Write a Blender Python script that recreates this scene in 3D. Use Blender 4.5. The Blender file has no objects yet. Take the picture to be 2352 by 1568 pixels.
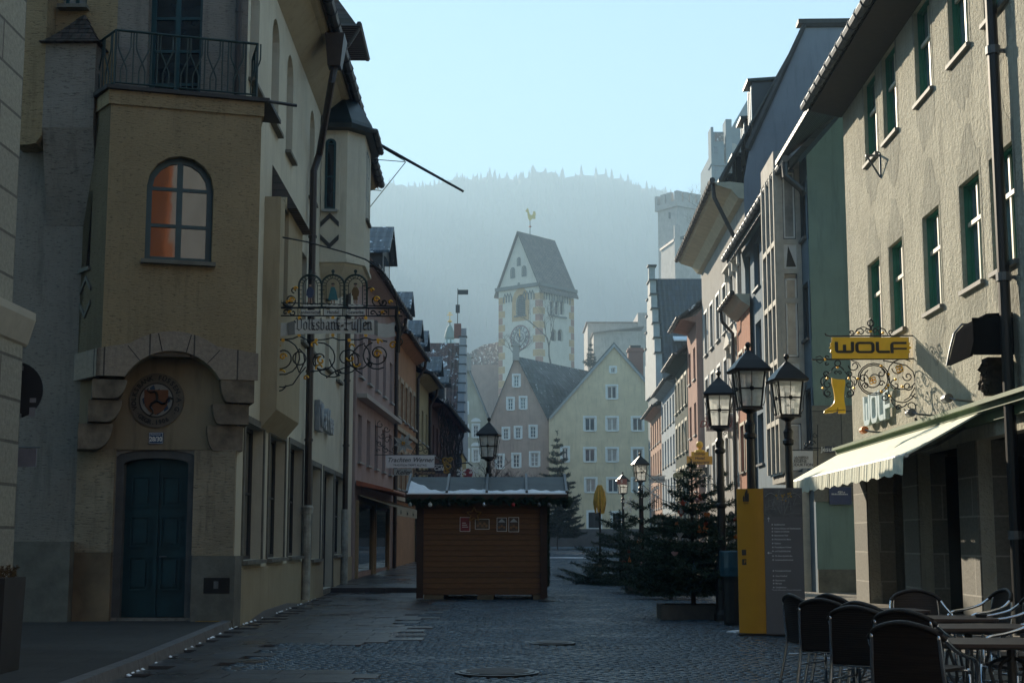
import bpy, math, random
import numpy as np
from mathutils import Vector, Matrix
from mathutils.geometry import tessellate_polygon
random.seed(7)
R=math.radians; PI=math.pi
sc=bpy.context.scene; COL=sc.collection
# ---------------------------------------------------------------- camera model (photo measured at 2352 x 1568)
FP=3300.0; TH=math.atan(454/3300); CH=1.5; CS,SN=math.cos(TH),math.sin(TH)
def ray(px,py):
    v=784-py; return Vector((px-1176, FP*CS-v*SN, FP*SN+v*CS))
def at(px,py,Y):
    r=ray(px,py); t=Y/r.y; return Vector((r.x*t, Y, CH+r.z*t))
def ground_at(px,py,z=0.0):
    r=ray(px,py); t=(z-CH)/r.z; return Vector((r.x*t,r.y*t,z))
# ---------------------------------------------------------------- object helpers
def tag(o,label=None,cat=None,group=None,kind=None):
    if label: o['label']=label
    if cat: o['category']=cat
    if group: o['group']=group
    if kind: o['kind']=kind
    return o
class MB:
    """collects faces and links them as one mesh object"""
    def __init__(s): s.v=[]; s.f=[]
    def face(s,pts):
        n=len(s.v); s.v+= [tuple(p) for p in pts]; s.f.append(tuple(range(n,n+len(pts)))); return s
    def mesh_(s,vs,fs):
        n=len(s.v); s.v+=[tuple(p) for p in vs]; s.f+=[tuple(i+n for i in f) for f in fs]; return s
    def box(s,x0,x1,y0,y1,z0,z1):
        if x0>x1:x0,x1=x1,x0
        if y0>y1:y0,y1=y1,y0
        if z0>z1:z0,z1=z1,z0
        vs=[(x,y,z) for z in(z0,z1) for y in(y0,y1) for x in(x0,x1)]
        return s.mesh_(vs,[(0,2,3,1),(4,5,7,6),(0,1,5,4),(2,6,7,3),(0,4,6,2),(1,3,7,5)])
    def hexa(s,b,t):
        """8 corner block: b, t = 4 bottom and 4 top points, same order"""
        vs=list(b)+list(t)
        return s.mesh_(vs,[(3,2,1,0),(4,5,6,7),(0,1,5,4),(1,2,6,5),(2,3,7,6),(3,0,4,7)])
    def rbox(s,c,w,d,h,rz=0,tx=0,ty=0):
        M=Matrix.Rotation(rz,3,'Z')@Matrix.Rotation(tx,3,'X')@Matrix.Rotation(ty,3,'Y'); c=Vector(c)
        vs=[c+M@Vector((x*w/2,y*d/2,z*h/2)) for z in(-1,1) for y in(-1,1) for x in(-1,1)]
        return s.mesh_(vs,[(0,2,3,1),(4,5,7,6),(0,1,5,4),(2,6,7,3),(0,4,6,2),(1,3,7,5)])
    def prism(s,poly,y0,y1,axis='y'):
        """poly = (a,b) outline; extruded along axis; y -> (a,y,b), x -> (x,a,b), z -> (a,b,z)"""
        m={'y':lambda a,b,t:(a,t,b),'x':lambda a,b,t:(t,a,b),'z':lambda a,b,t:(a,b,t)}[axis]
        n=len(poly); vs=[m(a,b,y0) for a,b in poly]+[m(a,b,y1) for a,b in poly]
        tr=tessellate_polygon([[Vector((a,b,0)) for a,b in poly]])
        fs=[tuple(t) for t in tr]+[tuple(i+n for i in t[::-1]) for t in tr]
        fs+=[(i,(i+1)%n,(i+1)%n+n,i+n) for i in range(n)]
        return s.mesh_(vs,fs)
    def panel(s,outer,holes,y=0.0,depth=0.0):
        """wall sheet in the local xz plane with openings; depth = reveal depth of the openings"""
        loops=[outer]+holes; flat=[p for l in loops for p in l]
        tr=tessellate_polygon([[Vector((a,b,0)) for a,b in l] for l in loops])
        s.mesh_([(a,y,b) for a,b in flat],[tuple(t) for t in tr])
        if depth:
            for h in holes:
                n=len(h); vs=[(a,y,b) for a,b in h]+[(a,y+depth,b) for a,b in h]
                s.mesh_(vs,[(i,(i+1)%n,(i+1)%n+n,i+n) for i in range(n)])
        return s
    def tube(s,pts,r,n=6,r2=None,closed=False,caps=True):
        pts=[Vector(p) for p in pts]; m=len(pts)
        if m<2: return s
        rings=[]; up=None
        for i,p in enumerate(pts):
            if closed: d=pts[(i+1)%m]-pts[i-1]
            else: d=pts[min(i+1,m-1)]-pts[max(i-1,0)]
            if d.length<1e-9: d=Vector((0,0,1))
            d.normalize()
            if up is None: up=Vector((0,0,1)) if abs(d.z)<.9 else Vector((0,1,0))
            a=d.cross(up)
            if a.length<1e-6: a=d.cross(Vector((1,0,0)))
            a.normalize(); b=a.cross(d); b.normalize(); up=b
            rr=r if r2 is None else r+(r2-r)*i/(m-1)
            rings.append([p+(a*math.cos(2*PI*k/n)+b*math.sin(2*PI*k/n))*rr for k in range(n)])
        vs=[q for ring in rings for q in ring]; fs=[]
        for i in range(m if closed else m-1):
            j=(i+1)%m
            for k in range(n):
                k2=(k+1)%n; fs.append((i*n+k,i*n+k2,j*n+k2,j*n+k))
        if caps and not closed: fs.append(tuple(range(n))[::-1]); fs.append(tuple(range((m-1)*n,m*n)))
        return s.mesh_(vs,fs)
    def lathe(s,prof,c=(0,0,0),n=12,a0=0):
        """prof = (radius,z) from bottom to top"""
        c=Vector(c); vs=[]; fs=[]
        for r,z in prof:
            for k in range(n):
                a=a0+2*PI*k/n; vs.append(c+Vector((r*math.cos(a),r*math.sin(a),z)))
        for i in range(len(prof)-1):
            for k in range(n):
                k2=(k+1)%n; fs.append((i*n+k,i*n+k2,(i+1)*n+k2,(i+1)*n+k))
        fs.append(tuple(range(n))[::-1]); fs.append(tuple(range((len(prof)-1)*n,len(prof)*n)))
        return s.mesh_(vs,fs)
    def disc(s,c,r,t,n=28,sx=1.0):
        """flat disc facing -y, thickness t"""
        return s.prism([(c[0]+r*sx*math.cos(2*PI*k/n),c[2]+r*math.sin(2*PI*k/n)) for k in range(n)],c[1],c[1]+t)
    def mesh(s,name,m,smooth=False):
        me=bpy.data.meshes.new(name); me.from_pydata(s.v,[],s.f); me.validate(); me.update()
        ms=m if isinstance(m,(list,tuple)) else [m]
        for q in ms: me.materials.append(q)
        if smooth: me.polygons.foreach_set('use_smooth',[True]*len(me.polygons))
        return me
    def build(s,name,m,parent=None,smooth=False,recalc=False):
        me=s.mesh(name,m,smooth)
        return link(name,me,parent)
def link(name,me,parent=None,loc=None,rz=None):
    o=bpy.data.objects.new(name,me); COL.objects.link(o)
    if parent is not None: o.parent=parent
    if loc is not None: o.location=loc
    if rz is not None: o.rotation_euler=(0,0,rz)
    return o
class Thing:
    """an Empty at the thing's base with a local frame: x along its front (to the right when facing it), y inwards, z up"""
    def __init__(s,name,label,cat,O,ang=0.0,group=None,kind=None):
        s.O=Vector(O); s.ang=ang
        s.e=link(name,None,None,s.O,ang); tag(s.e,label,cat,group,kind)
        s.M=Matrix.Translation(s.O)@Matrix.Rotation(ang,4,'Z'); s.I=s.M.inverted()
    def hit(s,px,py,n=0.0):
        r=s.I.to_3x3()@ray(px,py); c=s.I@Vector((0,0,CH)); t=(n-c.y)/r.y; p=c+r*t; return p.x,p.z
    def hitx(s,px,py,x=0.0):
        r=s.I.to_3x3()@ray(px,py); c=s.I@Vector((0,0,CH)); t=(x-c.x)/r.x; p=c+r*t; return p.y,p.z
    def P(s,px,py,n=0.0):
        u,z=s.hit(px,py,n); return Vector((u,n,z))
    def path(s,pp,n=0.0): return [s.P(a,b,n) for a,b in pp]
def copy_tree(o,parent=None,kids={}):
    c=o.copy(); COL.objects.link(c)
    if parent is not None: c.parent=parent
    for ch in [k for k in bpy.data.objects if k.parent==o]: copy_tree(ch,c)
    return c
def spiral(cx,cy,r0,r1,a0,a1,n=None):
    n=n or max(6,int(abs(a1-a0)/22)); out=[]
    for i in range(n+1):
        t=i/n; a=R(a0+(a1-a0)*t); r=r0+(r1-r0)*t; out.append((cx+r*math.cos(a),cy-r*math.sin(a)))
    return out
# ---------------------------------------------------------------- materials
def nt(name):
    m=bpy.data.materials.new(name); m.use_nodes=True; n=m.node_tree.nodes; l=m.node_tree.links
    return m,n,l,n['Principled BSDF']
def coords(n,l,scale=(1,1,1),swz=False,off=(0,0,0)):
    tc=n.new('ShaderNodeTexCoord'); src=tc.outputs['Object']
    if swz:
        sp=n.new('ShaderNodeSeparateXYZ'); cb=n.new('ShaderNodeCombineXYZ'); l.new(src,sp.inputs[0])
        ad=n.new('ShaderNodeMath'); ad.operation='ADD'; l.new(sp.outputs[0],ad.inputs[0]); l.new(sp.outputs[1],ad.inputs[1])
        l.new(ad.outputs[0],cb.inputs[0]); l.new(sp.outputs[2],cb.inputs[1]); src=cb.outputs[0]
    mp=n.new('ShaderNodeMapping'); mp.inputs['Scale'].default_value=scale; mp.inputs['Location'].default_value=off
    l.new(src,mp.inputs[0]); return mp.outputs[0]
def noise(n,l,vec,scale,det=4,rough=.6):
    t=n.new('ShaderNodeTexNoise'); t.inputs['Scale'].default_value=scale; t.inputs['Detail'].default_value=det; t.inputs['Roughness'].default_value=rough
    l.new(vec,t.inputs['Vector']); return t.outputs['Fac']
def ramp(n,l,fac,stops):
    r=n.new('ShaderNodeValToRGB'); e=r.color_ramp.elements
    while len(e)<len(stops): e.new(.5)
    for q,(p,c) in zip(e,stops): q.position=p; q.color=(*c,1) if len(c)==3 else c
    l.new(fac,r.inputs[0]); return r.outputs[0]
def mixc(n,l,fac,a,b,mode='MIX'):
    m=n.new('ShaderNodeMix'); m.data_type='RGBA'; m.blend_type=mode
    for i,v in ((0,fac),(6,a),(7,b)):
        if hasattr(v,'links') or hasattr(v,'is_linked'): l.new(v,m.inputs[i])
        elif i==0: m.inputs[0].default_value=v
        else: m.inputs[i].default_value=(*v,1)
    return m.outputs[2]
def mul(c,k): return tuple(min(1,x*k) for x in c)
def bumpn(n,l,b,h,strength,dist):
    q=n.new('ShaderNodeBump'); q.inputs['Strength'].default_value=strength; q.inputs['Distance'].default_value=dist
    l.new(h,q.inputs['Height']); l.new(q.outputs[0],b.inputs['Normal']); return q
def plaster(name,col,scale=30,bump=.5,dist=.01,var=.18,streak=False,stain=.0,rough=.9):
    m,n,l,b=nt(name); b.inputs['Roughness'].default_value=rough; b.inputs['Specular IOR Level'].default_value=.15
    v=coords(n,l); v2=coords(n,l,(1,1,5) if streak else (1,1,1))
    big=noise(n,l,v,.9,5,.65)
    c=ramp(n,l,big,[(.3,mul(col,1-var)),(.7,mul(col,1+var*.6))])
    drip=noise(n,l,coords(n,l,(3,3,.35)),1.6,4,.7)
    dr=ramp(n,l,drip,[(.52,(0,0,0)),(.75,(1,1,1))])
    c=mixc(n,l,dr,c,mul(col,max(.25,1-var*2.1-stain)))
    fine=noise(n,l,v2,scale,5,.7)
    if streak:
        cr=ramp(n,l,fine,[(.36,(1,1,1)),(.44,(0,0,0))]); c=mixc(n,l,cr,c,mul(col,.38))
    l.new(c,b.inputs['Base Color']); bumpn(n,l,b,fine,bump,dist); return m
def simple(name,col,rough=.6,metal=0.0,var=.12,scale=8,bump=0.0,spec=.5,bscale=40):
    m,n,l,b=nt(name); b.inputs['Roughness'].default_value=rough; b.inputs['Metallic'].default_value=metal; b.inputs['Specular IOR Level'].default_value=spec
    v=coords(n,l); f=noise(n,l,v,scale,4)
    l.new(ramp(n,l,f,[(.3,mul(col,1-var)),(.7,mul(col,1+var))]),b.inputs['Base Color'])
    if bump: bumpn(n,l,b,noise(n,l,v,bscale,4),bump,.01)
    return m
def tiles(name,col,w=.3,h=.33,snow=0.0,axis='x',var=.3,rough=.55):
    """roof tiles: rows along the slope (z), pans along the given local axis"""
    m,n,l,b=nt(name); b.inputs['Roughness'].default_value=rough
    tc=n.new('ShaderNodeTexCoord'); sp=n.new('ShaderNodeSeparateXYZ'); l.new(tc.outputs['Object'],sp.inputs[0])
    cb=n.new('ShaderNodeCombineXYZ'); l.new(sp.outputs[0 if axis=='x' else 1],cb.inputs[0]); l.new(sp.outputs[2],cb.inputs[1])
    br=n.new('ShaderNodeTexBrick'); br.inputs['Scale'].default_value=1; br.inputs['Brick Width'].default_value=w; br.inputs['Row Height'].default_value=h*.75
    br.inputs['Mortar Size'].default_value=.018; br.inputs['Mortar Smooth'].default_value=.6; br.inputs['Color1'].default_value=(*mul(col,1-var),1); br.inputs['Color2'].default_value=(*mul(col,1+var),1); br.inputs['Mortar'].default_value=(*mul(col,.3),1)
    l.new(cb.outputs[0],br.inputs['Vector'])
    big=noise(n,l,tc.outputs['Object'],.8,5,.7)
    c=mixc(n,l,ramp(n,l,big,[(.4,(0,0,0)),(.65,(1,1,1))]),br.outputs['Color'],mixc(n,l,.5,br.outputs['Color'],(.03,.04,.025)))
    if snow:
        s=noise(n,l,tc.outputs['Object'],2.3,6,.75); k=.66-snow*.3
        sf=ramp(n,l,s,[(k,(0,0,0)),(k+.05,(1,1,1))]); c=mixc(n,l,sf,c,(.75,.8,.85))
    l.new(c,b.inputs['Base Color'])
    # rounded rows
    fr=n.new('ShaderNodeMath'); fr.operation='FRACT'; dv=n.new('ShaderNodeMath'); dv.operation='DIVIDE'; dv.inputs[1].default_value=h*.75
    l.new(sp.outputs[2],dv.inputs[0]); l.new(dv.outputs[0],fr.inputs[0])
    sub=n.new('ShaderNodeMath'); sub.operation='SUBTRACT'; sub.inputs[0].default_value=1; l.new(fr.outputs[0],sub.inputs[1])
    wv=n.new('ShaderNodeTexWave'); wv.inputs['Scale'].default_value=1/w/3.14*1.0; wv.wave_type='BANDS'
    wv.inputs['Scale'].default_value=.314/w*1.0; l.new(cb.outputs[0],wv.inputs['Vector'])
    ad=n.new('ShaderNodeMath'); ad.operation='ADD'; l.new(sub.outputs[0],ad.inputs[0]); l.new(wv.outputs['Fac'],ad.inputs[1])
    bumpn(n,l,b,ad.outputs[0],.9,.05); return m
def blocks(name,c1,c2,w=.6,h=.3,mortar=(.1,.09,.08),msize=.012,bump=.5,rough=.85,swz=True):
    m,n,l,b=nt(name); b.inputs['Roughness'].default_value=rough
    v=coords(n,l,swz=swz); br=n.new('ShaderNodeTexBrick'); br.inputs['Scale'].default_value=1
    br.inputs['Brick Width'].default_value=w; br.inputs['Row Height'].default_value=h; br.inputs['Mortar Size'].default_value=msize
    br.inputs['Color1'].default_value=(*c1,1); br.inputs['Color2'].default_value=(*c2,1); br.inputs['Mortar'].default_value=(*mortar,1)
    l.new(v,br.inputs['Vector']); f=noise(n,l,v,14,6,.75)
    c=mixc(n,l,.6,br.outputs['Color'],ramp(n,l,f,[(.3,(.3,.3,.3)),(.7,(1,1,1))]),'MULTIPLY'); l.new(c,b.inputs['Base Color'])
    mx=n.new('ShaderNodeMath'); mx.operation='MULTIPLY_ADD'; mx.inputs[1].default_value=-1.2; l.new(br.outputs['Fac'],mx.inputs[0]); l.new(f,mx.inputs[2])
    bumpn(n,l,b,mx.outputs[0],bump,.02); return m
def glass(name,col=(.012,.016,.02),rough=.04):
    m,n,l,b=nt(name); b.inputs['Roughness'].default_value=rough; b.inputs['Specular IOR Level'].default_value=.8
    v=coords(n,l); f=noise(n,l,v,1.3,3); l.new(ramp(n,l,f,[(.35,mul(col,.5)),(.65,mul(col,1.8))]),b.inputs['Base Color'])
    bumpn(n,l,b,noise(n,l,v,1.5,2),.06,.02); return m
def planks(name,col,row=.13,axis=2,var=.3,rough=.65):
    m,n,l,b=nt(name); b.inputs['Roughness'].default_value=rough
    tc=n.new('ShaderNodeTexCoord'); sp=n.new('ShaderNodeSeparateXYZ'); l.new(tc.outputs['Object'],sp.inputs[0])
    dv=n.new('ShaderNodeMath'); dv.operation='DIVIDE'; dv.inputs[1].default_value=row; l.new(sp.outputs[axis],dv.inputs[0])
    fl=n.new('ShaderNodeMath'); fl.operation='FLOOR'; l.new(dv.outputs[0],fl.inputs[0]); fr=n.new('ShaderNodeMath'); fr.operation='FRACT'; l.new(dv.outputs[0],fr.inputs[0])
    wn=n.new('ShaderNodeTexWhiteNoise'); wn.noise_dimensions='1D'; l.new(fl.outputs[0],wn.inputs['W'])
    v=coords(n,l,(1.2,1.2,14) if axis==2 else (14,14,1.2)); g=noise(n,l,v,3,6,.7)
    c=ramp(n,l,g,[(.3,mul(col,1-var)),(.7,mul(col,1+var))]); c=mixc(n,l,.5,c,ramp(n,l,wn.outputs[0],[(0,(.45,.45,.45)),(1,(1,1,1))]),'MULTIPLY')
    gap=ramp(n,l,fr.outputs[0],[(.0,(0,0,0)),(.07,(1,1,1)),(.93,(1,1,1)),(1,(0,0,0))]); c=mixc(n,l,1.0,c,mixc(n,l,gap,(.25,.25,.25),(1,1,1)),'MULTIPLY')
    l.new(c,b.inputs['Base Color']); bumpn(n,l,b,gap,.8,.012); return m
M={}
M['dark_metal']=simple('dark_metal',(.012,.013,.014),.45,.0,.3,12)
M['pipe_brown']=simple('pipe_brown',(.03,.022,.018),.5,0,.3,6)
M['zinc']=simple('zinc',(.14,.15,.16),.45,.6,.2,5)
M['dark_zinc']=simple('dark_zinc',(.045,.048,.05),.45,.3,.3,5)
M['green_metal']=simple('green_metal',(.008,.028,.026),.5,0,.25,6)
M['teal_paint']=simple('teal_paint',(.008,.045,.052),.4,0,.25,5)
M['green_paint']=simple('green_paint',(.015,.17,.115),.45,0,.2,6)
M['white_paint']=simple('white_paint',(.72,.74,.72),.5,0,.08,6)
M['cream_paint']=simple('cream_paint',(.6,.56,.44),.5,0,.1,6)
M['grey_frame']=simple('grey_frame',(.28,.29,.28),.6,0,.15,6)
M['sill_grey']=simple('sill_grey',(.17,.17,.155),.7,0,.15,6); M['dark_frame']=simple('dark_frame',(.035,.035,.033),.6,0,.2,6)
M['gold']=simple('gold',(.75,.42,.06),.35,.7,.2,12)
M['yellow_enamel']=simple('yellow_enamel',(.80,.47,.02),.4,0,.08,4)
M['black_paint']=simple('black_paint',(.01,.01,.011),.4,0,.1,6)
M['glass']=glass('glass'); M['glass_mirror']=glass('window_glass_reflective'); M['glass_mirror'].node_tree.nodes['Principled BSDF'].inputs['IOR'].default_value=1.72; M['glass_blue']=glass('glass_blue',(.03,.05,.07),.08)
M['glass_sky']=simple('painted_sky_glass',(.16,.22,.24),.08,0,.4,1.2,spec=.9); M['glass_pale']=simple('curtained_glass',(.30,.31,.30),.12,0,.35,2.0,spec=.8)  # first glass has the sky's pale reflection put into its base colour
M['snow']=simple('snow',(.82,.86,.92),.7,0,.06,9,bump=.5,bscale=15)
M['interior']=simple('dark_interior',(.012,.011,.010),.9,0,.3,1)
M['sand_stone']=simple('sand_stone',(.33,.27,.19),.9,0,.35,3,bump=.7,bscale=18)
M['corbel_stone']=simple('corbel_stone',(.15,.12,.088),.9,0,.5,3.5,bump=.9,bscale=14)
M['grey_stone']=simple('grey_stone',(.13,.125,.105),.9,0,.3,3,bump=.6,bscale=20)
M['door_teal']=simple('door_teal',(.006,.035,.045),.45,0,.25,3,bump=.15,bscale=30)
M['roof_edge']=simple('roof_edge',(.03,.028,.026),.7,0,.3,5)
def text_mesh(s,size,shear=0,ext=.004,sx=1.0,off=0.0):
    cu=bpy.data.curves.new('lettering','FONT'); cu.body=s; cu.size=size; cu.shear=shear; cu.extrude=ext; cu.align_x='CENTER'; cu.align_y='CENTER'; cu.resolution_u=3; cu.offset=off
    o=bpy.data.objects.new('lettering',cu); me=bpy.data.meshes.new_from_object(o); me.name='lettering'
    me.transform(Matrix.Rotation(PI/2,4,'X')@Matrix.Diagonal((sx,1,1,1))); bpy.data.objects.remove(o); bpy.data.curves.remove(cu); return me
def text(s,size,mat,parent,loc,shear=0,ext=.004,sx=1.0,rz=0,off=0.0,name='lettering',ry=0):
    me=text_mesh(s,size,shear,ext,sx,off); me.materials.clear(); me.materials.append(mat)
    o=link(name,me,parent,loc,rz); o.rotation_euler=(0,ry,rz); return o
# ---------------------------------------------------------------- windows and houses
WCACHE={}
def arch_pts(u0,u1,z0,z1,n=8,rise=None):
    """opening outline with a round (or flat arc) head"""
    w=u1-u0; r=w/2 if rise is None else rise; c=(u0+u1)/2; zs=z1-r
    return [(u0,z0),(u1,z0)]+[(c+w/2*math.cos(PI*k/n),zs+r*math.sin(PI*k/n)) for k in range(n+1)]
def opening(w,arch): 
    u0,u1,z0,z1=w[:4]
    if arch: return arch_pts(u0,u1,z0,z1,rise=None if arch==1 else arch)
    return [(u0,z0),(u1,z0),(u1,z1),(u0,z1)]
def window_meshes(w,h,arch,nx,nz,fm,gm,sm,fr,sill,sur,surm,surw):
    key=(round(w,2),round(h,2),arch,nx,nz,fm,gm,sm,fr,sill,sur,surm,surw)
    if key in WCACHE: return WCACHE[key]
    f=MB(); out=opening((0,w,0,h),arch)
    cx,cz=w/2,h/2
    inn=opening((fr,w-fr,fr,h-fr),arch)
    # frame ring
    n=len(out); vs=[(a,0,b) for a,b in out]+[(a,0,b) for a,b in inn]+[(a,.05,b) for a,b in inn]
    f.mesh_(vs,[(i,(i+1)%n,(i+1)%n+n,i+n) for i in range(n)]+[(i+n,(i+1)%n+n,(i+1)%n+2*n,i+2*n) for i in range(n)])
    def topz(x):
        if not arch: return h-fr
        r=w/2 if arch==1 else arch; t=max(0,1-((x-w/2)/(w/2))**2); return h-r+r*math.sqrt(t)-fr
    for i in range(1,nx):
        x=w*i/nx; f.box(x-fr*.5,x+fr*.5,.004,.05,fr,topz(x))
    for j in range(1,nz):
        z=h*j/nz if not arch else (h-(w/2 if arch==1 else arch))*j/(nz-1 if nz>1 else 1)
        if z<h-fr: f.box(fr*.8,w-fr*.8,.008,.045,z-fr*.3,z+fr*.3)
    fme=f.mesh('window',M[fm])
    g=MB(); g.panel(opening((fr*.5,w-fr*.5,fr*.5,h-fr*.5),arch),[],.035); gme=g.mesh('pane',M[gm])
    sme=None
    if sill:
        s=MB(); s.box(-.06,w+.06,-sill,.0,-.07,-.003); sme=s.mesh('sill',M[sm])
    WCACHE[key]=(fme,gme,sme); return WCACHE[key]
def window(b,u0,u1,z0,z1,y=.12,arch=0,nx=2,nz=2,fm='white_paint',gm='glass',sm='grey_stone',fr=.06,sill=.08,sur=0,surm='white_paint',face=0.0,shut=None,label=None,parent=None,name='window'):
    w,h=u1-u0,z1-z0
    fme,gme,sme=window_meshes(w,h,arch,nx,nz,fm,gm,sm,fr,sill,0,0,0)
    o=link(name,fme,parent or b.e,(u0,y,z0)); link('pane',gme,o)
    if sme: link('sill',sme,o,(0,face-y-.003,0))
    if sur:
        s=MB(); oo=opening((-sur,w+sur,-sur*(0 if sill else 1),h+sur),arch); ii=opening((0,w,0,h),arch)
        n=len(oo); d=.03
        vs=[(a,-d,c) for a,c in oo]+[(a,-d,c) for a,c in ii]+[(a,0,c) for a,c in oo]+[(a,0.0,c) for a,c in ii]
        s.mesh_(vs,[(i,(i+1)%n,(i+1)%n+n,i+n) for i in range(n)]+[(i+2*n,(i+1)%n+2*n,(i+1)%n,i) for i in range(n)]+[(i+n,(i+1)%n+n,(i+1)%n+3*n,i+3*n) for i in range(n)])
        q=s.build('surround',M[surm],o); q.location=(0,face-y,0)
    if label: o['label']=label
    return o
def grid(u0,du,nu,w,z0,dz,nz,h):
    return [(u0+i*du,u0+i*du+w,z0+j*dz,z0+j*dz+h) for j in range(nz) for i in range(nu)]
def roof_slab(b,name,pts,t,m,parent=None):
    """pts = 4 corners of the roof plane (top side), slab thickness t downwards"""
    s=MB(); s.hexa([(p[0],p[1],p[2]-t) for p in pts],pts); return s.build(name,m,parent or b.e)
def gutter(b,p,q,r=.08,m='dark_zinc',name='gutter',sect=.6):
    s=MB(); s.tube([p,q],r,8); p,q=Vector(p),Vector(q); L=(q-p).length; k=int(L/sect)
    for i in range(1,k): 
        c=p.lerp(q,i/k); d=(q-p).normalized()*.02; s.tube([c-d,c+d],r*1.18,8)
    return s.build(name,M[m],b.e)
def pipe(b,pts,r=.05,m='pipe_brown',name='downpipe',n=8):
    s=MB(); s.tube(pts,r,n)
    P=[Vector(p) for p in pts]
    for a,c in zip(P,P[1:]):
        if (c-a).length>2.5:
            k=int((c-a).length/2)
            for i in range(1,k+1):
                q=a.lerp(c,i/(k+1)); d=(c-a).normalized()*.03; s.tube([q-d,q+d],r*1.25,n)
    return s.build(name,M[m],b.e)
def street_house(b,W,D,z0,ze,wins,wm,rm,pitch=45,over=.5,reveal=.12,ridge=None,style={},arch=0,gut=True,gable_over=0.15,verge='roof_edge',back=True,soffit=None,snowline=0):
    """eaves to the street: facade at y=0 from x=0..W"""
    f=MB(); f.panel([(0,z0),(W,z0),(W,ze),(0,ze)],[opening(w,w[4] if len(w)>4 else arch) for w in wins],0,reveal)
    zr=ridge if ridge else ze+D/2*math.tan(R(pitch))
    for x in(0,W):
        f.face([(x,0,z0),(x,D,z0),(x,D,ze),(x,D/2,zr),(x,0,ze)])
    f.face([(0,D,z0),(W,D,z0),(W,D,ze),(0,D,ze)])
    f.build('wall',wm,b.e)
    ov=over; sl=(zr-ze)/(D/2); g=gable_over
    roof_slab(b,'roof',[(-g,-ov,ze-ov*sl*.3+.12),(W+g,-ov,ze-ov*sl*.3+.12),(W+g,D/2,zr+.15),(-g,D/2,zr+.15)],.14,rm)
    roof_slab(b,'roof',[(-g,D/2,zr+.15),(W+g,D/2,zr+.15),(W+g,D+.3,ze),(-g,D+.3,ze)],.14,rm)
    if gut: gutter(b,(-g,-ov-.07,ze-ov*sl*.3+.04),(W+g,-ov-.07,ze-ov*sl*.3+.04))
    c=MB(); c.prism([(-ov*.75,ze-.02-ov*sl*.3+.0),(0-.004,ze-.35),(0-.004,ze-.04),(-ov*.9,ze-ov*sl*.3-.02)],0.02,W-.02,'x'); c.build('cornice',soffit or wm,b.e)
    for w in wins:
        window(b,*w[:4],y=reveal,arch=w[4] if len(w)>4 else arch,**style)
# ---------------------------------------------------------------- camera, sun, sky, haze
cam=bpy.data.cameras.new('camera'); co=bpy.data.objects.new('camera',cam); COL.objects.link(co); sc.camera=co
cam.sensor_width=36; cam.lens=36*FP/2352; cam.clip_end=6000; cam.clip_start=.1
co.location=(0,0,CH); co.rotation_euler=(PI/2+TH,0,0)
SUN_AZ=R(-22.0); SUN_EL=R(20.5)      # azimuth from +Y towards +X
sd=Vector((math.sin(SUN_AZ)*math.cos(SUN_EL),math.cos(SUN_AZ)*math.cos(SUN_EL),math.sin(SUN_EL)))
sl=bpy.data.lights.new('sun','SUN'); sl.energy=5; sl.angle=R(.53); sl.color=(1,.87,.68)
so=bpy.data.objects.new('sun',sl); COL.objects.link(so); so.rotation_euler=(-sd).to_track_quat('-Z','Y').to_euler()
w=bpy.data.worlds.new("World"); sc.world=w; w.use_nodes=True; wn=w.node_tree.nodes; wl=w.node_tree.links
sky=wn.new('ShaderNodeTexSky'); sky.sky_type='NISHITA'; sky.sun_disc=False; sky.sun_elevation=SUN_EL; sky.sun_rotation=SUN_AZ
sky.air_density=1.0; sky.dust_density=.1; sky.ozone_density=1.6; sky.altitude=800
bg=wn['Background']; bg.inputs[1].default_value=.05; tv=wn.new('ShaderNodeVectorMath'); tv.operation='MULTIPLY'; tv.inputs[1].default_value=(.80,1.04,1.05); wl.new(sky.outputs[0],tv.inputs[0]); wl.new(tv.outputs[0],bg.inputs[0])
sc.view_settings.view_transform='Standard'; sc.view_settings.look='None'; sc.view_settings.exposure=2.1; sc.view_settings.gamma=1
hz=MB(); hz.box(-900,900,-60,1800,-2,345); ho=hz.build('haze',None)
hm=bpy.data.materials.new('haze'); hm.use_nodes=True; hn=hm.node_tree.nodes; hl=hm.node_tree.links
for q in list(hn):
    if q.type!='OUTPUT_MATERIAL': hn.remove(q)
pv=hn.new('ShaderNodeVolumePrincipled'); pv.inputs['Density'].default_value=.00118; pv.inputs['Color'].default_value=(.57,.81,1,1); pv.inputs['Anisotropy'].default_value=.08
hl.new(pv.outputs[0],hn['Material Output'].inputs['Volume']); ho.data.materials.clear(); ho.data.materials.append(hm)
tag(ho,kind='stuff'); ho['label']='pale blue winter haze filling the street and valley'; ho['category']='haze'
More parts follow.
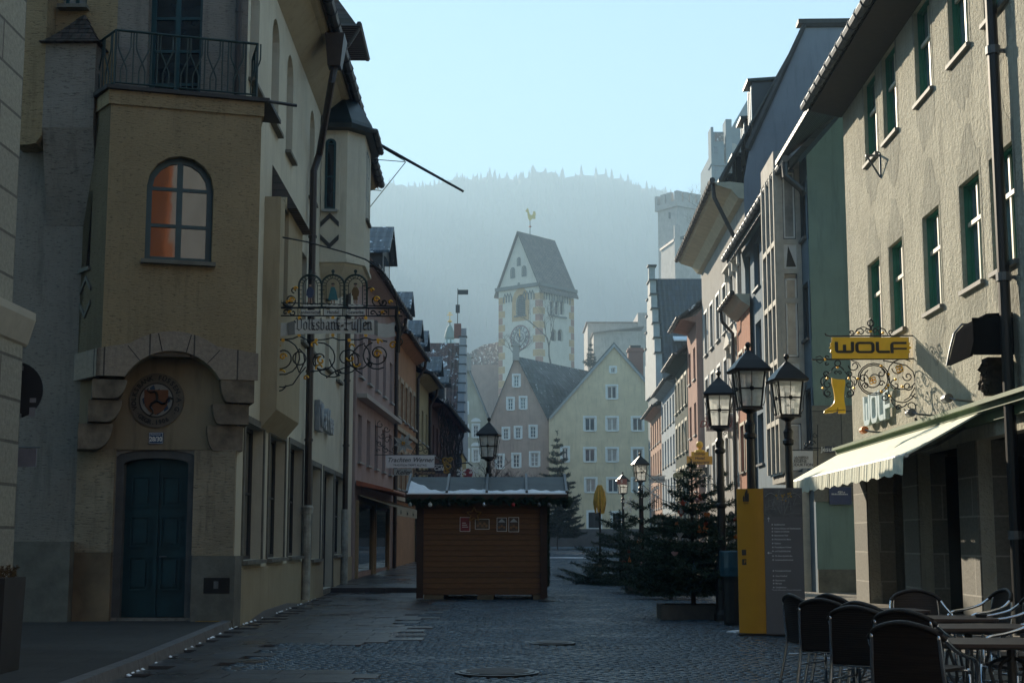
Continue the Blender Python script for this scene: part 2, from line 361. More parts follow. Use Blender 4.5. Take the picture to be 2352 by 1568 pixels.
# ---------------------------------------------------------------- ground
def gz(Y):      # the street climbs gently beyond the hut
    if Y<40: return 0.0
    return min(.9,(Y-40)/80*.9)
gm=simple('joint_sand',(.035,.035,.036),.8,0,.3,10,bump=.4)
g=MB()
ys=[-80,-20,0,10,20,30,40,60,80,100,120,130,200,400,1000,1500,1900]
for a,b in zip(ys,ys[1:]):
    za,zb=gz(a),gz(b)
    g.face([(-900,a,za-.03),(900,a,za-.03),(900,b,zb-.03),(-900,b,zb-.03)])
tag(g.build('ground',gm),kind='structure')
def paving(name,rects,sx,sy,mat,seed,hgt=.028,jit=.006,inset=.012,gap=.010,skip=None,z=0.0,rowoff=.5,tilt=.02,wjit=.0,ramp=None,straight=False):
    """individually laid stones; each one a raised, slightly tilted block, all in one sheet"""
    rs=np.random.RandomState(seed); V=[];C=[]
    for (x0,x1,y0,y1) in rects:
        ny=int((y1-y0)/sy); nx=int((x1-x0)/sx)+1
        for j in range(ny):
            yy=y0+(j+.5)*sy; off=(j%2)*rowoff*sx+rs.uniform(-.12,.12)*sx
            xs=x0+off+(np.arange(nx+1)-1)*sx+(0 if straight else 1)*rs.uniform(-.06,.06,nx+1)*sx
            for x in xs:
                if x<x0-(sx*.5 if straight else 0) or x>x1 or (skip and skip(x,yy)): continue
                C.append((x,yy))
    C=np.array(C); n=len(C)
    q_=0 if straight else 1; hx=(sx/2-gap/2)*(1-q_*rs.uniform(0,.12,n)); hy=(sy/2-gap/2)*(1-q_*rs.uniform(0,.10,n))
    zz=np.array([gz(y) for y in C[:,1]])+z+rs.uniform(-jit,jit,n)
    if ramp: zz=zz+np.clip((C[:,0]-ramp[0])*ramp[1],0,ramp[2])
    wob=(.02 if jit>.003 else 0)*np.sin(C[:,0]*1.9+np.sin(C[:,1]*.7)*2)*np.cos(C[:,1]*.9)*.6
    zz=zz+wob; cy=C[:,1]+ (.05*np.sin(C[:,0]*1.3+C[:,1]*.15) if jit>.003 else 0)
    tx=rs.uniform(-tilt,tilt,n); ty=rs.uniform(-tilt,tilt,n)
    P=np.zeros((n,8,3))
    for k,(a,b) in enumerate([(-1,-1),(1,-1),(1,1),(-1,1)]):
        P[:,k,0]=C[:,0]+a*hx; P[:,k,1]=cy+b*hy; P[:,k,2]=zz-hgt
        ix=a*(hx-inset); iy=b*(hy-inset)
        P[:,k+4,0]=C[:,0]+ix; P[:,k+4,1]=cy+iy; P[:,k+4,2]=zz+tx*ix+ty*iy
    Fq=np.array([(4,5,6,7),(0,1,5,4),(1,2,6,5),(2,3,7,6),(3,0,4,7)])
    faces=(Fq[None]+8*np.arange(n)[:,None,None]).reshape(-1,4)
    me=bpy.data.meshes.new(name); me.vertices.add(n*8); me.vertices.foreach_set('co',P.reshape(-1))
    me.loops.add(len(faces)*4); me.loops.foreach_set('vertex_index',faces.reshape(-1))
    me.polygons.add(len(faces)); me.polygons.foreach_set('loop_start',np.arange(len(faces))*4); me.polygons.foreach_set('loop_total',np.full(len(faces),4))
    me.update(calc_edges=True); me.materials.append(mat); me.validate()
    if straight: me.shade_flat()
    return tag(link(name,me),kind='structure')
def stone_mat(name,c1,c2,rough,bs=60):
    m,n,l,b=nt(name); b.inputs['Specular IOR Level'].default_value=.5
    gi=n.new('ShaderNodeNewGeometry'); v=coords(n,l)
    c=ramp(n,l,gi.outputs['Random Per Island'],[(0,c1),(1,c2)]); f=noise(n,l,v,bs,4,.7)
    c=mixc(n,l,.5,c,ramp(n,l,f,[(.3,(.4,.4,.4)),(.7,(1,1,1))]),'MULTIPLY'); l.new(c,b.inputs['Base Color'])
    big=noise(n,l,v,.5,4,.6); rr=ramp(n,l,big,[(.35,(rough-.13,)*3),(.65,(rough+.16,)*3)]); l.new(rr,b.inputs['Roughness'])
    bumpn(n,l,b,f,.45,.01); return m
cob=stone_mat('granite_cobble',(.025,.045,.065),(.08,.125,.165),.17)  # blue of the reflected sky is put into the stone colour
slb=stone_mat('stone_slab',(.058,.063,.07),(.068,.073,.08),.34,25)
slr=stone_mat('pale_slab',(.22,.20,.17),(.32,.29,.24),.65,25)
def sk(x,y): return (x<-2.15-(y-21)*-.02 and y<41 and not(x>-3.7 and 16.9<y<21.3))
paving('cobbled_road',[(-3.4,5.2,11,41),(-2.6,8.6,41,62)],.125,.115,cob,3,skip=sk)
paving('cobbled_road',[(-4.5,9.6,62,121)],.2,.18,cob,4)
def sk2(x,y): return (x>-3.3 and 17.2<y<21) or x<-4.0-(y*.022)
paving('slab_path',[(-5.2,-1.75,11,41)],.85,.50,slb,5,hgt=.03,jit=.0012,inset=.003,gap=.007,skip=sk2,tilt=.0015,straight=True,z=.006)
paving('slab_pavement',[(5.2,6.6,6,62)],.52,.30,slr,6,hgt=.03,jit=.0025,inset=.004,gap=.009,tilt=.004,straight=True)
paving('slab_pavement',[(6.75,30,6,62)],.52,.30,slr,8,hgt=.03,jit=.0025,inset=.004,gap=.009,tilt=.004,z=.17,straight=True,skip=lambda x,y: x>9.2 and not 31.9<y<36.5)
kr=MB(); kr.box(6.6,6.75,6,62,-.05,.18); tag(kr.build('basalt_kerb',simple('basalt',(.04,.04,.042),.7,0,.4,5,bump=.6)),kind='structure')
# raised pavement along the bank with its kerb, and the wider pavement beyond
def strip(name,pts_in,pts_out,z,mat,w=0):
    s=MB()
    for i in range(len(pts_in)-1):
        a,b,c,d=pts_in[i],pts_in[i+1],pts_out[i+1],pts_out[i]
        bt=[(p[0],p[1],-.05) for p in(a,b,c,d)]; tp=[(p[0],p[1],z+gz(p[1])) for p in(a,b,c,d)]; s.hexa(bt,tp)
    return tag(s.build(name,mat),kind='structure')
pv_mat=blocks('asphalt_slabs',(.035,.034,.033),(.05,.048,.045),.9,.6,(.015,.015,.015),.012,.4,.8,swz=False)
K=[(-4.05,8),(-4.18,13),(-4.32,17),(-4.55,21),(-4.80,25),(-4.85,30),(-5.02,36),(-5.2,41)]
strip('pavement',[(-9,y) for x,y in K],[(x-.16,y) for x,y in K],.105,pv_mat)
kb=simple('granite_kerb',(.11,.11,.115),.55,0,.3,9,bump=.5)
kk=MB()
for (x0,y0),(x1,y1) in zip(K,K[1:]):
    n=max(1,int((y1-y0)/.95))
    for i in range(n):
        t0,t1=i/n,(i+1)/n-.012/(y1-y0); ax,ay=x0+(x1-x0)*t0,y0+(y1-y0)*t0; bx,by=x0+(x1-x0)*t1,y0+(y1-y0)*t1
        kk.hexa([(ax-.157,ay,-.05),(bx-.157,by,-.05),(bx+.02,by,-.05),(ax+.02,ay,-.05)],[(ax-.157,ay,.13),(bx-.157,by,.13),(bx-.01,by,.125),(ax-.01,ay,.125)])
tag(kk.build('kerb',kb),kind='structure')
# snow line melting along the kerb
sn=MB(); rs=random.Random(4)
for (x0,y0),(x1,y1) in zip(K,K[1:]):
    n=int((y1-y0)/.12)
    for i in range(n):
        if rs.random()<.85: continue
        t0,t1=i/n,(i+1)/n; a=rs.uniform(.0,.02)
        ax,ay=x0+(x1-x0)*t0,y0+(y1-y0)*t0; bx,by=x0+(x1-x0)*t1,y0+(y1-y0)*t1
        sn.hexa([(ax+.021,ay,0),(bx+.021,by,0),(bx+.04+a,by,0),(ax+.04+a,ay,0)],[(ax+.021,ay,.02),(bx+.021,by,.02),(bx+.03,by,.012),(ax+.03,ay,.012)])
tag(sn.build('kerb_snow',M['snow']),kind='stuff')
plat=[(-5.9,41.2),(-5.6,60),(-5.0,80),(-4.4,100)]; plo=[(-2.7,41.2),(-2.7,60),(-2.8,80),(-2.9,100)]
strip('pavement',plat,plo,.13,slb)
yel=planks('tactile_strip',(.33,.20,.03),.16,1,.4,.8); yy=MB()
for i,(x,y) in enumerate(K[4:-1]):
    x2,y2=K[4:][i+1]
    yy.hexa([(x-.62,y,.106),(x2-.5,y2,.106),(x2-.17,y2,.106),(x-.17,y,.106)],[(x-.62,y,.118),(x2-.5,y2,.118),(x2-.17,y2,.118),(x-.17,y,.118)])
tag(yy.build('yellow_strip',yel),kind='structure')
# manhole covers
for i,(px,py,r,lb) in enumerate([(1142,1546,.42,'large round iron manhole cover in the cobbles nearest the camera'),(1268,1478,.28,'small iron drain cover in the cobbles in front of the hut'),(1262,1381,.2,'small dark drain cover beside the corner of the hut')]):
    p=ground_at(px,py); mh=Thing('manhole_cover',lb,'manhole cover',(p.x,p.y,0)); s=MB(); s.lathe([(r+.06,-.03),(r+.06,.022),(r+.01,.024),(r+.01,.015),(r,.015),(r,.03),(0.01,.03)],n=28); s.build('rim',M['dark_metal'],mh.e)
    s=MB()
    for k in range(-3,4): 
        hw=math.sqrt(max(0,r*r-(k*r/3.6)**2))*.85; s.box(-hw,hw,k*r/3.6-.015,k*r/3.6+.015,.031,.038)
    s.build('cover_ribs',M['zinc'],mh.e)
# patches of old snow, and sunlight streaks on the cobbles painted as snow
def snow_sunstreak_patch(px,py,wx,wy,seed,z=.0):
    r=random.Random(seed); p=ground_at(px,py,z); s=MB(); n=26; a=[]; b=[]
    ph=r.random()*9
    for k in range(n):
        t=2*PI*k/n; q=1+.35*math.sin(3*t+ph)+.25*math.sin(7*t+ph*2)+r.uniform(-.15,.15)
        a.append((p.x+wx*q*math.cos(t),p.y+wy*q*math.sin(t),z+gz(p.y)-.01)); b.append((p.x+wx*.8*q*math.cos(t),p.y+wy*.8*q*math.sin(t),z+gz(p.y)+.03))
    c=(p.x,p.y,z+gz(p.y)+.045)
    for k in range(n): s.face([a[k],a[(k+1)%n],b[(k+1)%n],b[k]]); s.face([b[k],b[(k+1)%n],c])
    return tag(s.build('snow_sunstreak_patch',M['snow'],smooth=True),kind='stuff')
for i,a in enumerate([(1740,1446,.28,.10),(1700,1452,.2,.08),(1790,1455,.5,.09),(1340,1258,2.4,.5),(1300,1300,1.8,.25),(1470,1302,.7,.22),(1440,1322,.8,.2),(1510,1360,.5,.12)]):
    snow_sunstreak_patch(*a,i)
# ---------------------------------------------------------------- wooded hills across the valley
def hill(name,Y,prof,mat,thick,seed):
    s=MB(); r=random.Random(seed)
    top=[]
    for i in range(len(prof)-1):
        (x0,y0),(x1,y1)=prof[i],prof[i+1]; n=14
        for k in range(n):
            t=k/n; p=at(x0+(x1-x0)*t,y0+(y1-y0)*t,Y); top.append(Vector((p.x,Y,p.z+r.uniform(-1,1))))
    rows=14
    G=[]
    for j in range(rows+1):
        t=j/rows; G.append([Vector((p.x+r.uniform(-4,4),Y-thick*t+r.uniform(-6,6)+60*t*math.sin(p.x*.012+t*3),p.z*(1-t)**1.15*(1+.12*math.sin(p.x*.02+5*t)*(t>0)))) for p in top])
    for j in range(rows):
        for i in range(len(top)-1): s.face([G[j+1][i],G[j+1][i+1],G[j][i+1],G[j][i]])
    back=[Vector((p.x,Y+220,-5)) for p in top]
    for i in range(len(top)-1): s.face([G[0][i],G[0][i+1],back[i+1],back[i]])
    o=tag(s.build(name,mat,smooth=True),kind='structure')
    # spruces along the crest and scattered down the slope
    t=MB()
    def tree(x,y,z,h):
        w=h*.2
        for q in range(3):
            zb=z+h*(.1+.25*q); ww=w*(1-.25*q); zt=z+h*(.55+.225*q)
            for k in range(5):
                a=2*PI*k/5+q; b2=2*PI*(k+1)/5+q
                t.face([(x+ww*math.cos(a),y+ww*math.sin(a),zb),(x+ww*math.cos(b2),y+ww*math.sin(b2),zb),(x,y,zt)])
    for i in range(len(top)-1):
        p,q=top[i],top[i+1]; n=max(1,int((q.x-p.x)/1.5))
        for k in range(n): 
            if r.random()<.15+.3*max(0,math.sin(p.x*.05+1)): continue
            c=p.lerp(q,(k+r.random())/n);  tree(c.x,c.y+r.uniform(-8,1),c.z-5,r.uniform(6,10) if r.random()<.9 else r.uniform(9,12.5))
    for j in range(rows-1):
        for i in range(0,len(top)-1):
            for k in range(1):
                a=G[j][i].lerp(G[j][i+1],r.random()).lerp(G[j+1][i],r.random()); tree(a.x,a.y,a.z-4,r.uniform(9,15))
    tag(t.build('conifer_forest',mat),kind='stuff')
fm=simple('spruce_forest',(.020,.034,.026),.95,0,.5,.05,bump=.0)
hill('far_hill',1280,[(-300,560),(300,470),(700,440),(860,418),(960,431),(1050,411),(1120,408),(1230,415),(1300,447),(1420,432),(1510,436),(1560,452),(1700,500),(2200,640),(2700,800)],fm,520,2)
# ================================================================= RIGHT SIDE OF THE STREET
RA=R(-91.6)                                   # facades face the street (-X)
def lineR(Y): return 6.707+.0279*Y
def rthing(name,label,Y,cat='building',off=0,group=None): return Thing(name,label,cat,(lineR(Y)+off,Y,0),RA,group)
# ---------------------------------------------------------------- rough plastered shop with green windows
wolf_wall=plaster('rough_plaster',(.57,.55,.45),9,1.0,.11,.2)
_m,_n,_l,_b=wolf_wall,wolf_wall.node_tree.nodes,wolf_wall.node_tree.links,wolf_wall.node_tree.nodes['Principled BSDF']
def add_patches(m,col,lo,hi,scale,seed,bumpcut=None):
    n=m.node_tree.nodes; l=m.node_tree.links; b=n['Principled BSDF']; src=b.inputs['Base Color'].links[0].from_socket
    v=coords(n,l,(1,1,.6),off=(seed,0,seed)); f=noise(n,l,v,scale,2,.5); k=ramp(n,l,f,[(lo,(0,0,0)),(hi,(1,1,1))])
    l.new(mixc(n,l,k,src,col),b.inputs['Base Color'])
wb=Thing('shop_building','rough beige plastered shop building with dark green windows and an awning','building',(lineR(32),32,0),RA)
def hit2(b,a,c,n=0): 
    u0,z0=b.hit(*a,n); u1,z1=b.hit(*c,n); return u0,u1,(z0+z1)/2
rowT=[((1989,380),(2020,350)),((2032,335),(2072,302)),((2105,227),(2145,189)),((2182,138),(2230,98)),((2262,54),(2303,10))]
wins=[]
for a,c in rowT:
    u0,u1,z=hit2(wb,a,c); wins.append([u0,u1,z])
zT=sum(w_[2] for w_ in wins)/5
wT=[(w_[0],w_[0]+1.12,zT,zT+1.75) for w_ in wins]
rowM=[((1999,790),(2031,760)),((2048,767),(2081,741)),((2127,722),(2168,700)),((2213,674),(2252,650)),((2283,624),(2325,600))]
uM=[wb.hit(*a) for a,c in rowM]; zM=sum(q[1] for q in uM[1:])/4
wM=[(q[0],q[0]+1.12,zM,zM+1.75) for q in uM]
print('WOLF rows',zT,zM,[round(q[0],2) for q in uM],[round(q[0],2) for q in wins])
L=18.0; zE=wb.hit(1962,205)[1]; zAw=3.45
p1=wb.hit(1998,1300)[0]; p2a=wb.hit(2082,1300)[0]; p2b=wb.hit(2117,1300)[0]; p3a=wb.hit(2213,1300)[0]; p3b=wb.hit(2256,1300)[0]
print('WOLF eave',zE,p1,p2a,p2b,p3a,p3b)
arc=[(p1,p2a-.0,.04,3.05),(p2b,p3a,.04,3.05),(p3b,L-.6,.04,3.05)]
extra=[(w_[0]+2.6*(i+1)+0,w_[1]+2.6*(i+1),w_[2],w_[3]) for i in (0,1) for w_ in (wT[-1],wM[-1])]
allw=[w_ for w_ in wT+wM+extra if w_[1]<L-.2]
f=MB(); f.panel([(0,-.1),(L,-.1),(L,zE),(0,zE)],[opening(w_,0) for w_ in allw+arc],0,.22)
f.face([(0,0,-.1),(0,9,-.1),(0,9,zE),(0,0,zE)]); f.face([(L,0,-.1),(L,9,-.1),(L,9,zE),(L,0,zE)]); f.face([(0,9,-.1),(L,9,-.1),(L,9,zE),(0,9,zE)])
f.build('wall',wolf_wall,wb.e)
# smooth painted bands round the openings, irregular hems of darker plaster under each sill
pm=plaster('smooth_grey_plaster',(.42,.41,.34),9,1.0,.08,.25)
r=random.Random(3)
def ragged(u0,u1,z0,z1,down):
    a=[]; n=9
    for i in range(n+1):
        t=i/n; s=math.sin(PI*t); a.append((u0+(u1-u0)*t+r.uniform(-.04,.04),(z0-(z0-z1)*(.35+.65*s)*r.uniform(.75,1.05)) ))
    return a
for w_ in allw:
    hm_=MB(); u0,u1,z0,z1=w_; m_=.09
    hm_.panel([(u0-m_,z0-m_),(u1+m_,z0-m_),(u1+m_,z1+m_),(u0-m_,z1+m_)],[[(u0,z0),(u1,z0),(u1,z1),(u0,z1)]],-.005)
    bot=ragged(u0-.05,u1+.1,z0-.12,z0-1.05,1); hm_.panel([(u0-.05,z0-m_-.002)]+bot+[(u1+.1,z0-m_-.002)],[],-.003)
    top=[(u0-.1,z1+m_+.002)]+[(u0-.1+(u1-u0+.2)*k/8+r.uniform(-.03,.03),z1+.15+(.75 if k in(3,4,5) else .45 if k in (2,6) else .2)*r.uniform(.8,1.15)) for k in range(9)]+[(u1+.1,z1+m_+.002)]
    hm_.panel(top[::-1],[],-.0035); hm_.build('plaster_band',pm,wb.e)
for w_ in allw: 
    o=window(wb,*w_,y=.15,nx=2,nz=1,fm='green_paint',gm='glass_sky',sm='sill_grey',fr=.07,sill=.07)
    s=MB(); h=w_[3]-w_[2]; ww=w_[1]-w_[0]
    s.box(ww/2-.035,ww/2+.035,-.03,.0,.07,h-.07); s.box(.05,ww-.05,-.045,.0,h*.62-.035,h*.62+.035); s.build('crossbar',M['cream_paint'],o)
    s=MB(); s.box(0.005,.03,-.08,0,.01,h-.01); s.box(ww-.03,ww-.005,-.08,0,.01,h-.01); s.box(.005,ww-.005,-.08,0,h-.03,h-.005); s.build('reveal_lining',M['green_paint'],o)
# roof, gutter and snow guard
rt=tiles('dark_tiles',(.05,.045,.04),.3,.33)
roof_slab(wb,'roof',[(-5.2,-.75,zE+.1),(L+.4,-.75,zE+.1),(L+.4,4.6,zE+4.2),(-5.2,4.6,zE+4.2)],.12,rt)
sf=MB(); sf.prism([(-.72,zE-.05),(-.003,zE-.22),(-.003,zE+.45),(-.72,zE-.0)],-.15,L+.3,'x'); sf.build('soffit',simple('dark_soffit',(.05,.045,.04),.8),wb.e)
gutter(wb,(-.2,-.84,zE+.05),(L+.4,-.84,zE+.05),.1,'zinc')
sg=MB(); 
for z in(.0,.09,.18,.3): sg.tube([(-.15,-.45,zE+.42+z),(L,-.45,zE+.42+z)],.009,4)
for i in range(int(L/.9)): x=i*.9; sg.tube([(x,-.45,zE+.2),(x,-.45,zE+.75)],.014,4); sg.tube([(x,-.45,zE+.72),(x+.25,-.3,zE+.4)],.012,4)
for i in range(int(L/.12)): x=i*.12; sg.tube([(x,-.45,zE+.42),(x,-.45,zE+.72)],.005,3,caps=False)
sg.build('snow_guard',M['zinc'],wb.e)
# arcade behind the pillars
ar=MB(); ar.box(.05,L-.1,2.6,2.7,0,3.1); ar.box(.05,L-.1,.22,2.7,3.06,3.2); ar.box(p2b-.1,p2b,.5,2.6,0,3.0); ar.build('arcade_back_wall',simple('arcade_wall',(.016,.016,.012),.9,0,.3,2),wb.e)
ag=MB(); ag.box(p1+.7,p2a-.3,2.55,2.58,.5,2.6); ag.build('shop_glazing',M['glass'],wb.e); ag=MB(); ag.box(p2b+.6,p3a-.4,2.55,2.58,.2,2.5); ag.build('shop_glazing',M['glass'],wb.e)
pst=blocks('pillar_stone',(.27,.26,.22),(.20,.195,.17),3,.62,(.5,.48,.42),.014,.5)
for i,(a,c) in enumerate([(0.0,p1),(p2a,p2b),(p3a,p3b)]):
    s=MB(); s.box(a-.02 if i==0 else a+.002,c-.002,-.03,.55,-.05,3.05); s.build('pillar',pst,wb.e)
# hanging street lamp iron under the first window, floodlights
fx=MB(); p=wb.P(2022,352,0); q=wb.P(2035,392,0)
fx.tube([(p.x,0,p.z-.05),(p.x,-.3,p.z-.05)],.025,6); fx.tube([(p.x,-.28,p.z-.05),(p.x,-.02,p.z-.5)],.02,6); fx.tube([(p.x,-.01,p.z),(p.x,-.01,p.z-.52)],.02,6); fx.build('flag_bracket',M['zinc'],wb.e)
# ---------------------------------------------------------------- awning
aw=Thing('awning','pale cream cloth awning with ribbed valance over the arcade of the beige shop','awning',(lineR(32),32,0),RA)
cl=simple('awning_cloth',(.82,.83,.66),.8,0,.05,3,bump=.3); cl.node_tree.nodes['Principled BSDF'].inputs['Transmission Weight'].default_value=0
gm_=simple('awning_green',(.10,.16,.08),.5,0,.2,4)
x0,x1=-.55,wb.hitx(2095,1045,0)[0]*0+10.3
zw,zf,pr=3.42,2.78,1.35
s=MB()
nseg=3; xs=[x0+(x1-x0)*i/nseg for i in range(nseg+1)]
s.hexa([(x0,-.2,zw-.03),(x1,-.2,zw-.03),(x1,-pr,zf-.03),(x0,-pr,zf-.03)],[(x0,-.2,zw),(x1,-.2,zw),(x1,-pr,zf),(x0,-pr,zf)]); s.build('cloth',cl,aw.e)
s=MB(); s.tube([(x0,-pr,zf-.02),(x1,-pr,zf-.02)],.035,8); s.build('front_bar',M['white_paint'],aw.e)
s=MB(); n=240
for i in range(n):
    a=x0+(x1-x0)*i/n; c=x0+(x1-x0)*(i+1)/n
    ya,yc=-pr-.05-.007*math.sin(i*1.9)-.01*math.sin(i*.5),-pr-.05-.007*math.sin((i+1)*1.9)-.01*math.sin((i+1)*.5)
    if abs(i-110)<1: continue
    s.face([(a,ya,zf-.03),(c,yc,zf-.03),(c,yc-.02,zf-.30-.02*math.sin(i*.35)),(a,ya-.02,zf-.30-.02*math.sin((i-1)*.35))])
    s.face([(a,ya+.006,zf-.03),(c,yc+.006,zf-.03),(c,yc-.014,zf-.30-.02*math.sin(i*.35)),(a,ya-.014,zf-.30-.02*math.sin((i-1)*.35))])
s.build('valance',cl,aw.e)
s=MB(); s.box(-.7,L-.4,-.26,-.02,zw-.02,zw+.07); s.box(-.72,L-.3,-.34,-.02,zw+.07,zw+.13); s.box(-.7,L-.4,-.12,-.01,zw-.16,zw-.02); s.build('cassette',gm_,aw.e)
for x in (x0+1.2,x1-1.2):
    s=MB(); s.tube([(x,-.1,zw-.15),(x+.6,-pr*.55,(zw+zf)/2-.15),(x,-pr+.05,zf-.05)],.025,6); s.build('arm',M['zinc'],aw.e)
# ---------------------------------------------------------------- black metal hood with its worn timber post
hd=Thing('wall_hood','black curved metal hood on the beige wall beside the downpipe','hood',(lineR(32),32,0),RA)
u0=wb.hit(2247,790,-.35)[0]; zt=wb.hit(2247,718,-.5)[1]; zb=wb.hit(2247,820,-.5)[1]
s=MB(); prof=[(-.02,zt+.0),(-.40,zt-.02),(-.52,zt-.14),(-.60,zt-.42),(-.66,zb),(-.62,zb),(-.56,zt-.42),(-.48,zt-.17),(-.38,zt-.06),(-.02,zt-.05)]
s.prism(prof,u0-.55,u0+.62,'x'); s.box(u0+.58,u0+.62,-.6,-.02,zb+.02,zt-.08); s.build('hood',simple('matt_black',(.012,.012,.013),.9,0,.2,5,spec=.0),hd.e)
s=MB(); s.tube([(u0-.57,-.02,zt),(u0-.57,-.42,zt-.0),(u0-.57,-.54,zt-.14),(u0-.57,-.62,zt-.42),(u0-.57,-.67,zb)],.018,6); s.build('rim',M['zinc'],hd.e)
pt=Thing('timber_post','worn dark timber bracket below the black metal hood','post',wb.M@Vector((u0+.15,-.2,0)),RA)
s=MB(); s.box(-.13,.17,-.12,.19,zAw+.15,zb+.02); 
rr=random.Random(5)
for i in range(26):
    z=zAw+.2+(zb-zAw-.25)*i/26; s.rbox((rr.uniform(-.12,.15),rr.uniform(-.15,-.1),z),.06,.08,.1,rr.random(),rr.random(),rr.random())
s.build('post',simple('worn_timber',(.06,.045,.03),.9,0,.5,9,bump=1),pt.e)
# thick black downpipe at the right edge of the picture
dp=Thing('drainpipe','thick black drainpipe running down the whole beige facade at the right edge','drainpipe',wb.M@Vector((wb.hit(2329,600)[0],-.16,0)),RA)
s=MB(); s.tube([(0,0,0),(0,0,zE-.5),(0,-.25,zE-.2),(0,-.6,zE+.0)],.085,12); s.build('pipe',M['black_paint'],dp.e)
for z in(1.5,5.2,8.6): s=MB(); s.tube([(0,0,z),(0,0,z+.12)],.11,12); s.box(-.03,.03,0,.16,z+.03,z+.08); s.build('clamp',M['zinc'],dp.e)
# wall letters
lt=Thing('wall_letters','pale blue white shop letters standing off the beige wall below the scrolls','lettering',(lineR(32),32,0),RA)
def geo_letters(parent,ox,oz,y,w,h,st,mat,ext,sx=1.0,gap=.12):
    """the four fat rounded letters W O L F"""
    def rnd(x0,z0,x1,z1,r,n=5,cor=(1,1,1,1)):
        o=[]
        for (cx,cz,a0,k) in((x1-r,z1-r,0,cor[0]),(x0+r,z1-r,90,cor[1]),(x0+r,z0+r,180,cor[2]),(x1-r,z0+r,270,cor[3])):
            if k: o+=[(cx+r*math.cos(R(a0+90*i/n)),cz+r*math.sin(R(a0+90*i/n))) for i in range(n+1)]
            else: o.append((cx+(r if a0 in(0,270) else -r),cz+(r if a0 in(0,90) else -r)))
        return o
    def add(outer,hole=None):
        s=MB(); loops=[outer]+([hole] if hole else [])
        s.panel(outer,[hole] if hole else [],-ext,0); 
        for lp in loops:
            n=len(lp); vs=[(a,-ext,b) for a,b in lp]+[(a,0,b) for a,b in lp]; s.mesh_(vs,[(i,(i+1)%n,(i+1)%n+n,i+n) for i in range(n)])
        o=s.build('letter',mat,parent); o.location=(ox,y,oz); return o
    g=gap; x=0; q=st
    # W : one outline
    r=h*.32
    W=[(0,h),(q*1.1,h),(q*1.1,q*.85)]+[(w*.5-q*.55,q*.85),(w*.5-q*.55,h*.75),(w*.5+q*.55,h*.75),(w*.5+q*.55,q*.85),(w-q*1.1,q*.85),(w-q*1.1,h),(w,h)]
    W+= [(w-r+r*math.cos(R(-90*i/5)),r+r*math.sin(R(-90*i/5))) for i in range(6)]+[(r+r*math.cos(R(270-90*i/5)),r+r*math.sin(R(270-90*i/5))) for i in range(6)]
    add([(a*sx,b) for a,b in W]); x=w+g
    o1=rnd(x,0,x+w,h,h*.32); o2=rnd(x+q*1.1,q*.75,x+w-q*1.1,h-q*.75,h*.12)
    add([(a*sx,b) for a,b in o1],[(a*sx,b) for a,b in o2]); x+=w+g
    wl_=w*.72; Lp=[(x,h),(x+q*1.1,h),(x+q*1.1,q*.85),(x+wl_,q*.85),(x+wl_,0)]+[(x+r+r*math.cos(R(270-90*i/5)),r+r*math.sin(R(270-90*i/5))) for i in range(6)]
    add([(a*sx,b) for a,b in Lp]); x+=wl_+g*.5
    wf=w*.85; Fp=[(x,0),(x+q*1.1,0),(x+q*1.1,h*.32),(x+wf,h*.32),(x+wf,h*.32+q*.6),(x+q*1.1,h*.32+q*.6),(x+q*1.1,h-q*.8),(x+wf,h-q*.8),(x+wf,h)]+[(x+r+r*math.cos(R(90+90*i/5)),h-r+r*math.sin(R(90+90*i/5))) for i in range(6)]
    add([(a*sx,b) for a,b in Fp])
    return (x+wf)*sx
ua,za=wb.hit(1999,985); ub,zb2=wb.hit(2062,945)
geo_letters(lt.e,ua,(za+.05),-.06,(ub-ua)/3.85,.62,.13,simple('pale_blue_letters',(.55,.68,.72),.4),.08,gap=.05)
sp=[]
for k,(px,py) in enumerate([(2030,988),(2145,948),(2235,915)]):
    q=wb.P(px,py,0); t=Thing('spotlight',['small round copper spotlight under the pale wall letters','small grey spotlight right of the scroll bracket above the awning','grey spotlight arm beside the black hood above the awning'][k],'spotlight',wb.M@Vector((q.x,0,q.z)),RA)
    s=MB(); s.tube([(0,0,-.05),(0.0,-.28,-.02),(-.1,-.36,.02)],.02,6); s.build('arm',M['zinc'],t.e)
    s=MB(); s.tube([(-.30,-.36,.02),(-.08,-.36,.02)],.075,12); s.build('lamp_head',simple('copper',(.5,.17,.06),.4,.5) if k==0 else M['zinc'],t.e)
# ---------------------------------------------------------------- house with concrete bays and green gable across the lane
YB=36.8
gb=rthing('bay_house','blue grey house with concrete glazed bays and a green gable wall on the side lane',YB)
zE2=gb.hit(1810,353,-.5)[1]; LB=13.2; print('bay eave',zE2)
XL=lambda px,py: gb.hit(px,py)[0]
bl=plaster('blue_grey_plaster',(.17,.23,.28),40,.3,.008); gn=plaster('green_plaster',(.22,.315,.27),45,.35,.008,.12)
conc=simple('bay_concrete',(.33,.32,.29),.85,0,.25,2.5,bump=.4,bscale=25)
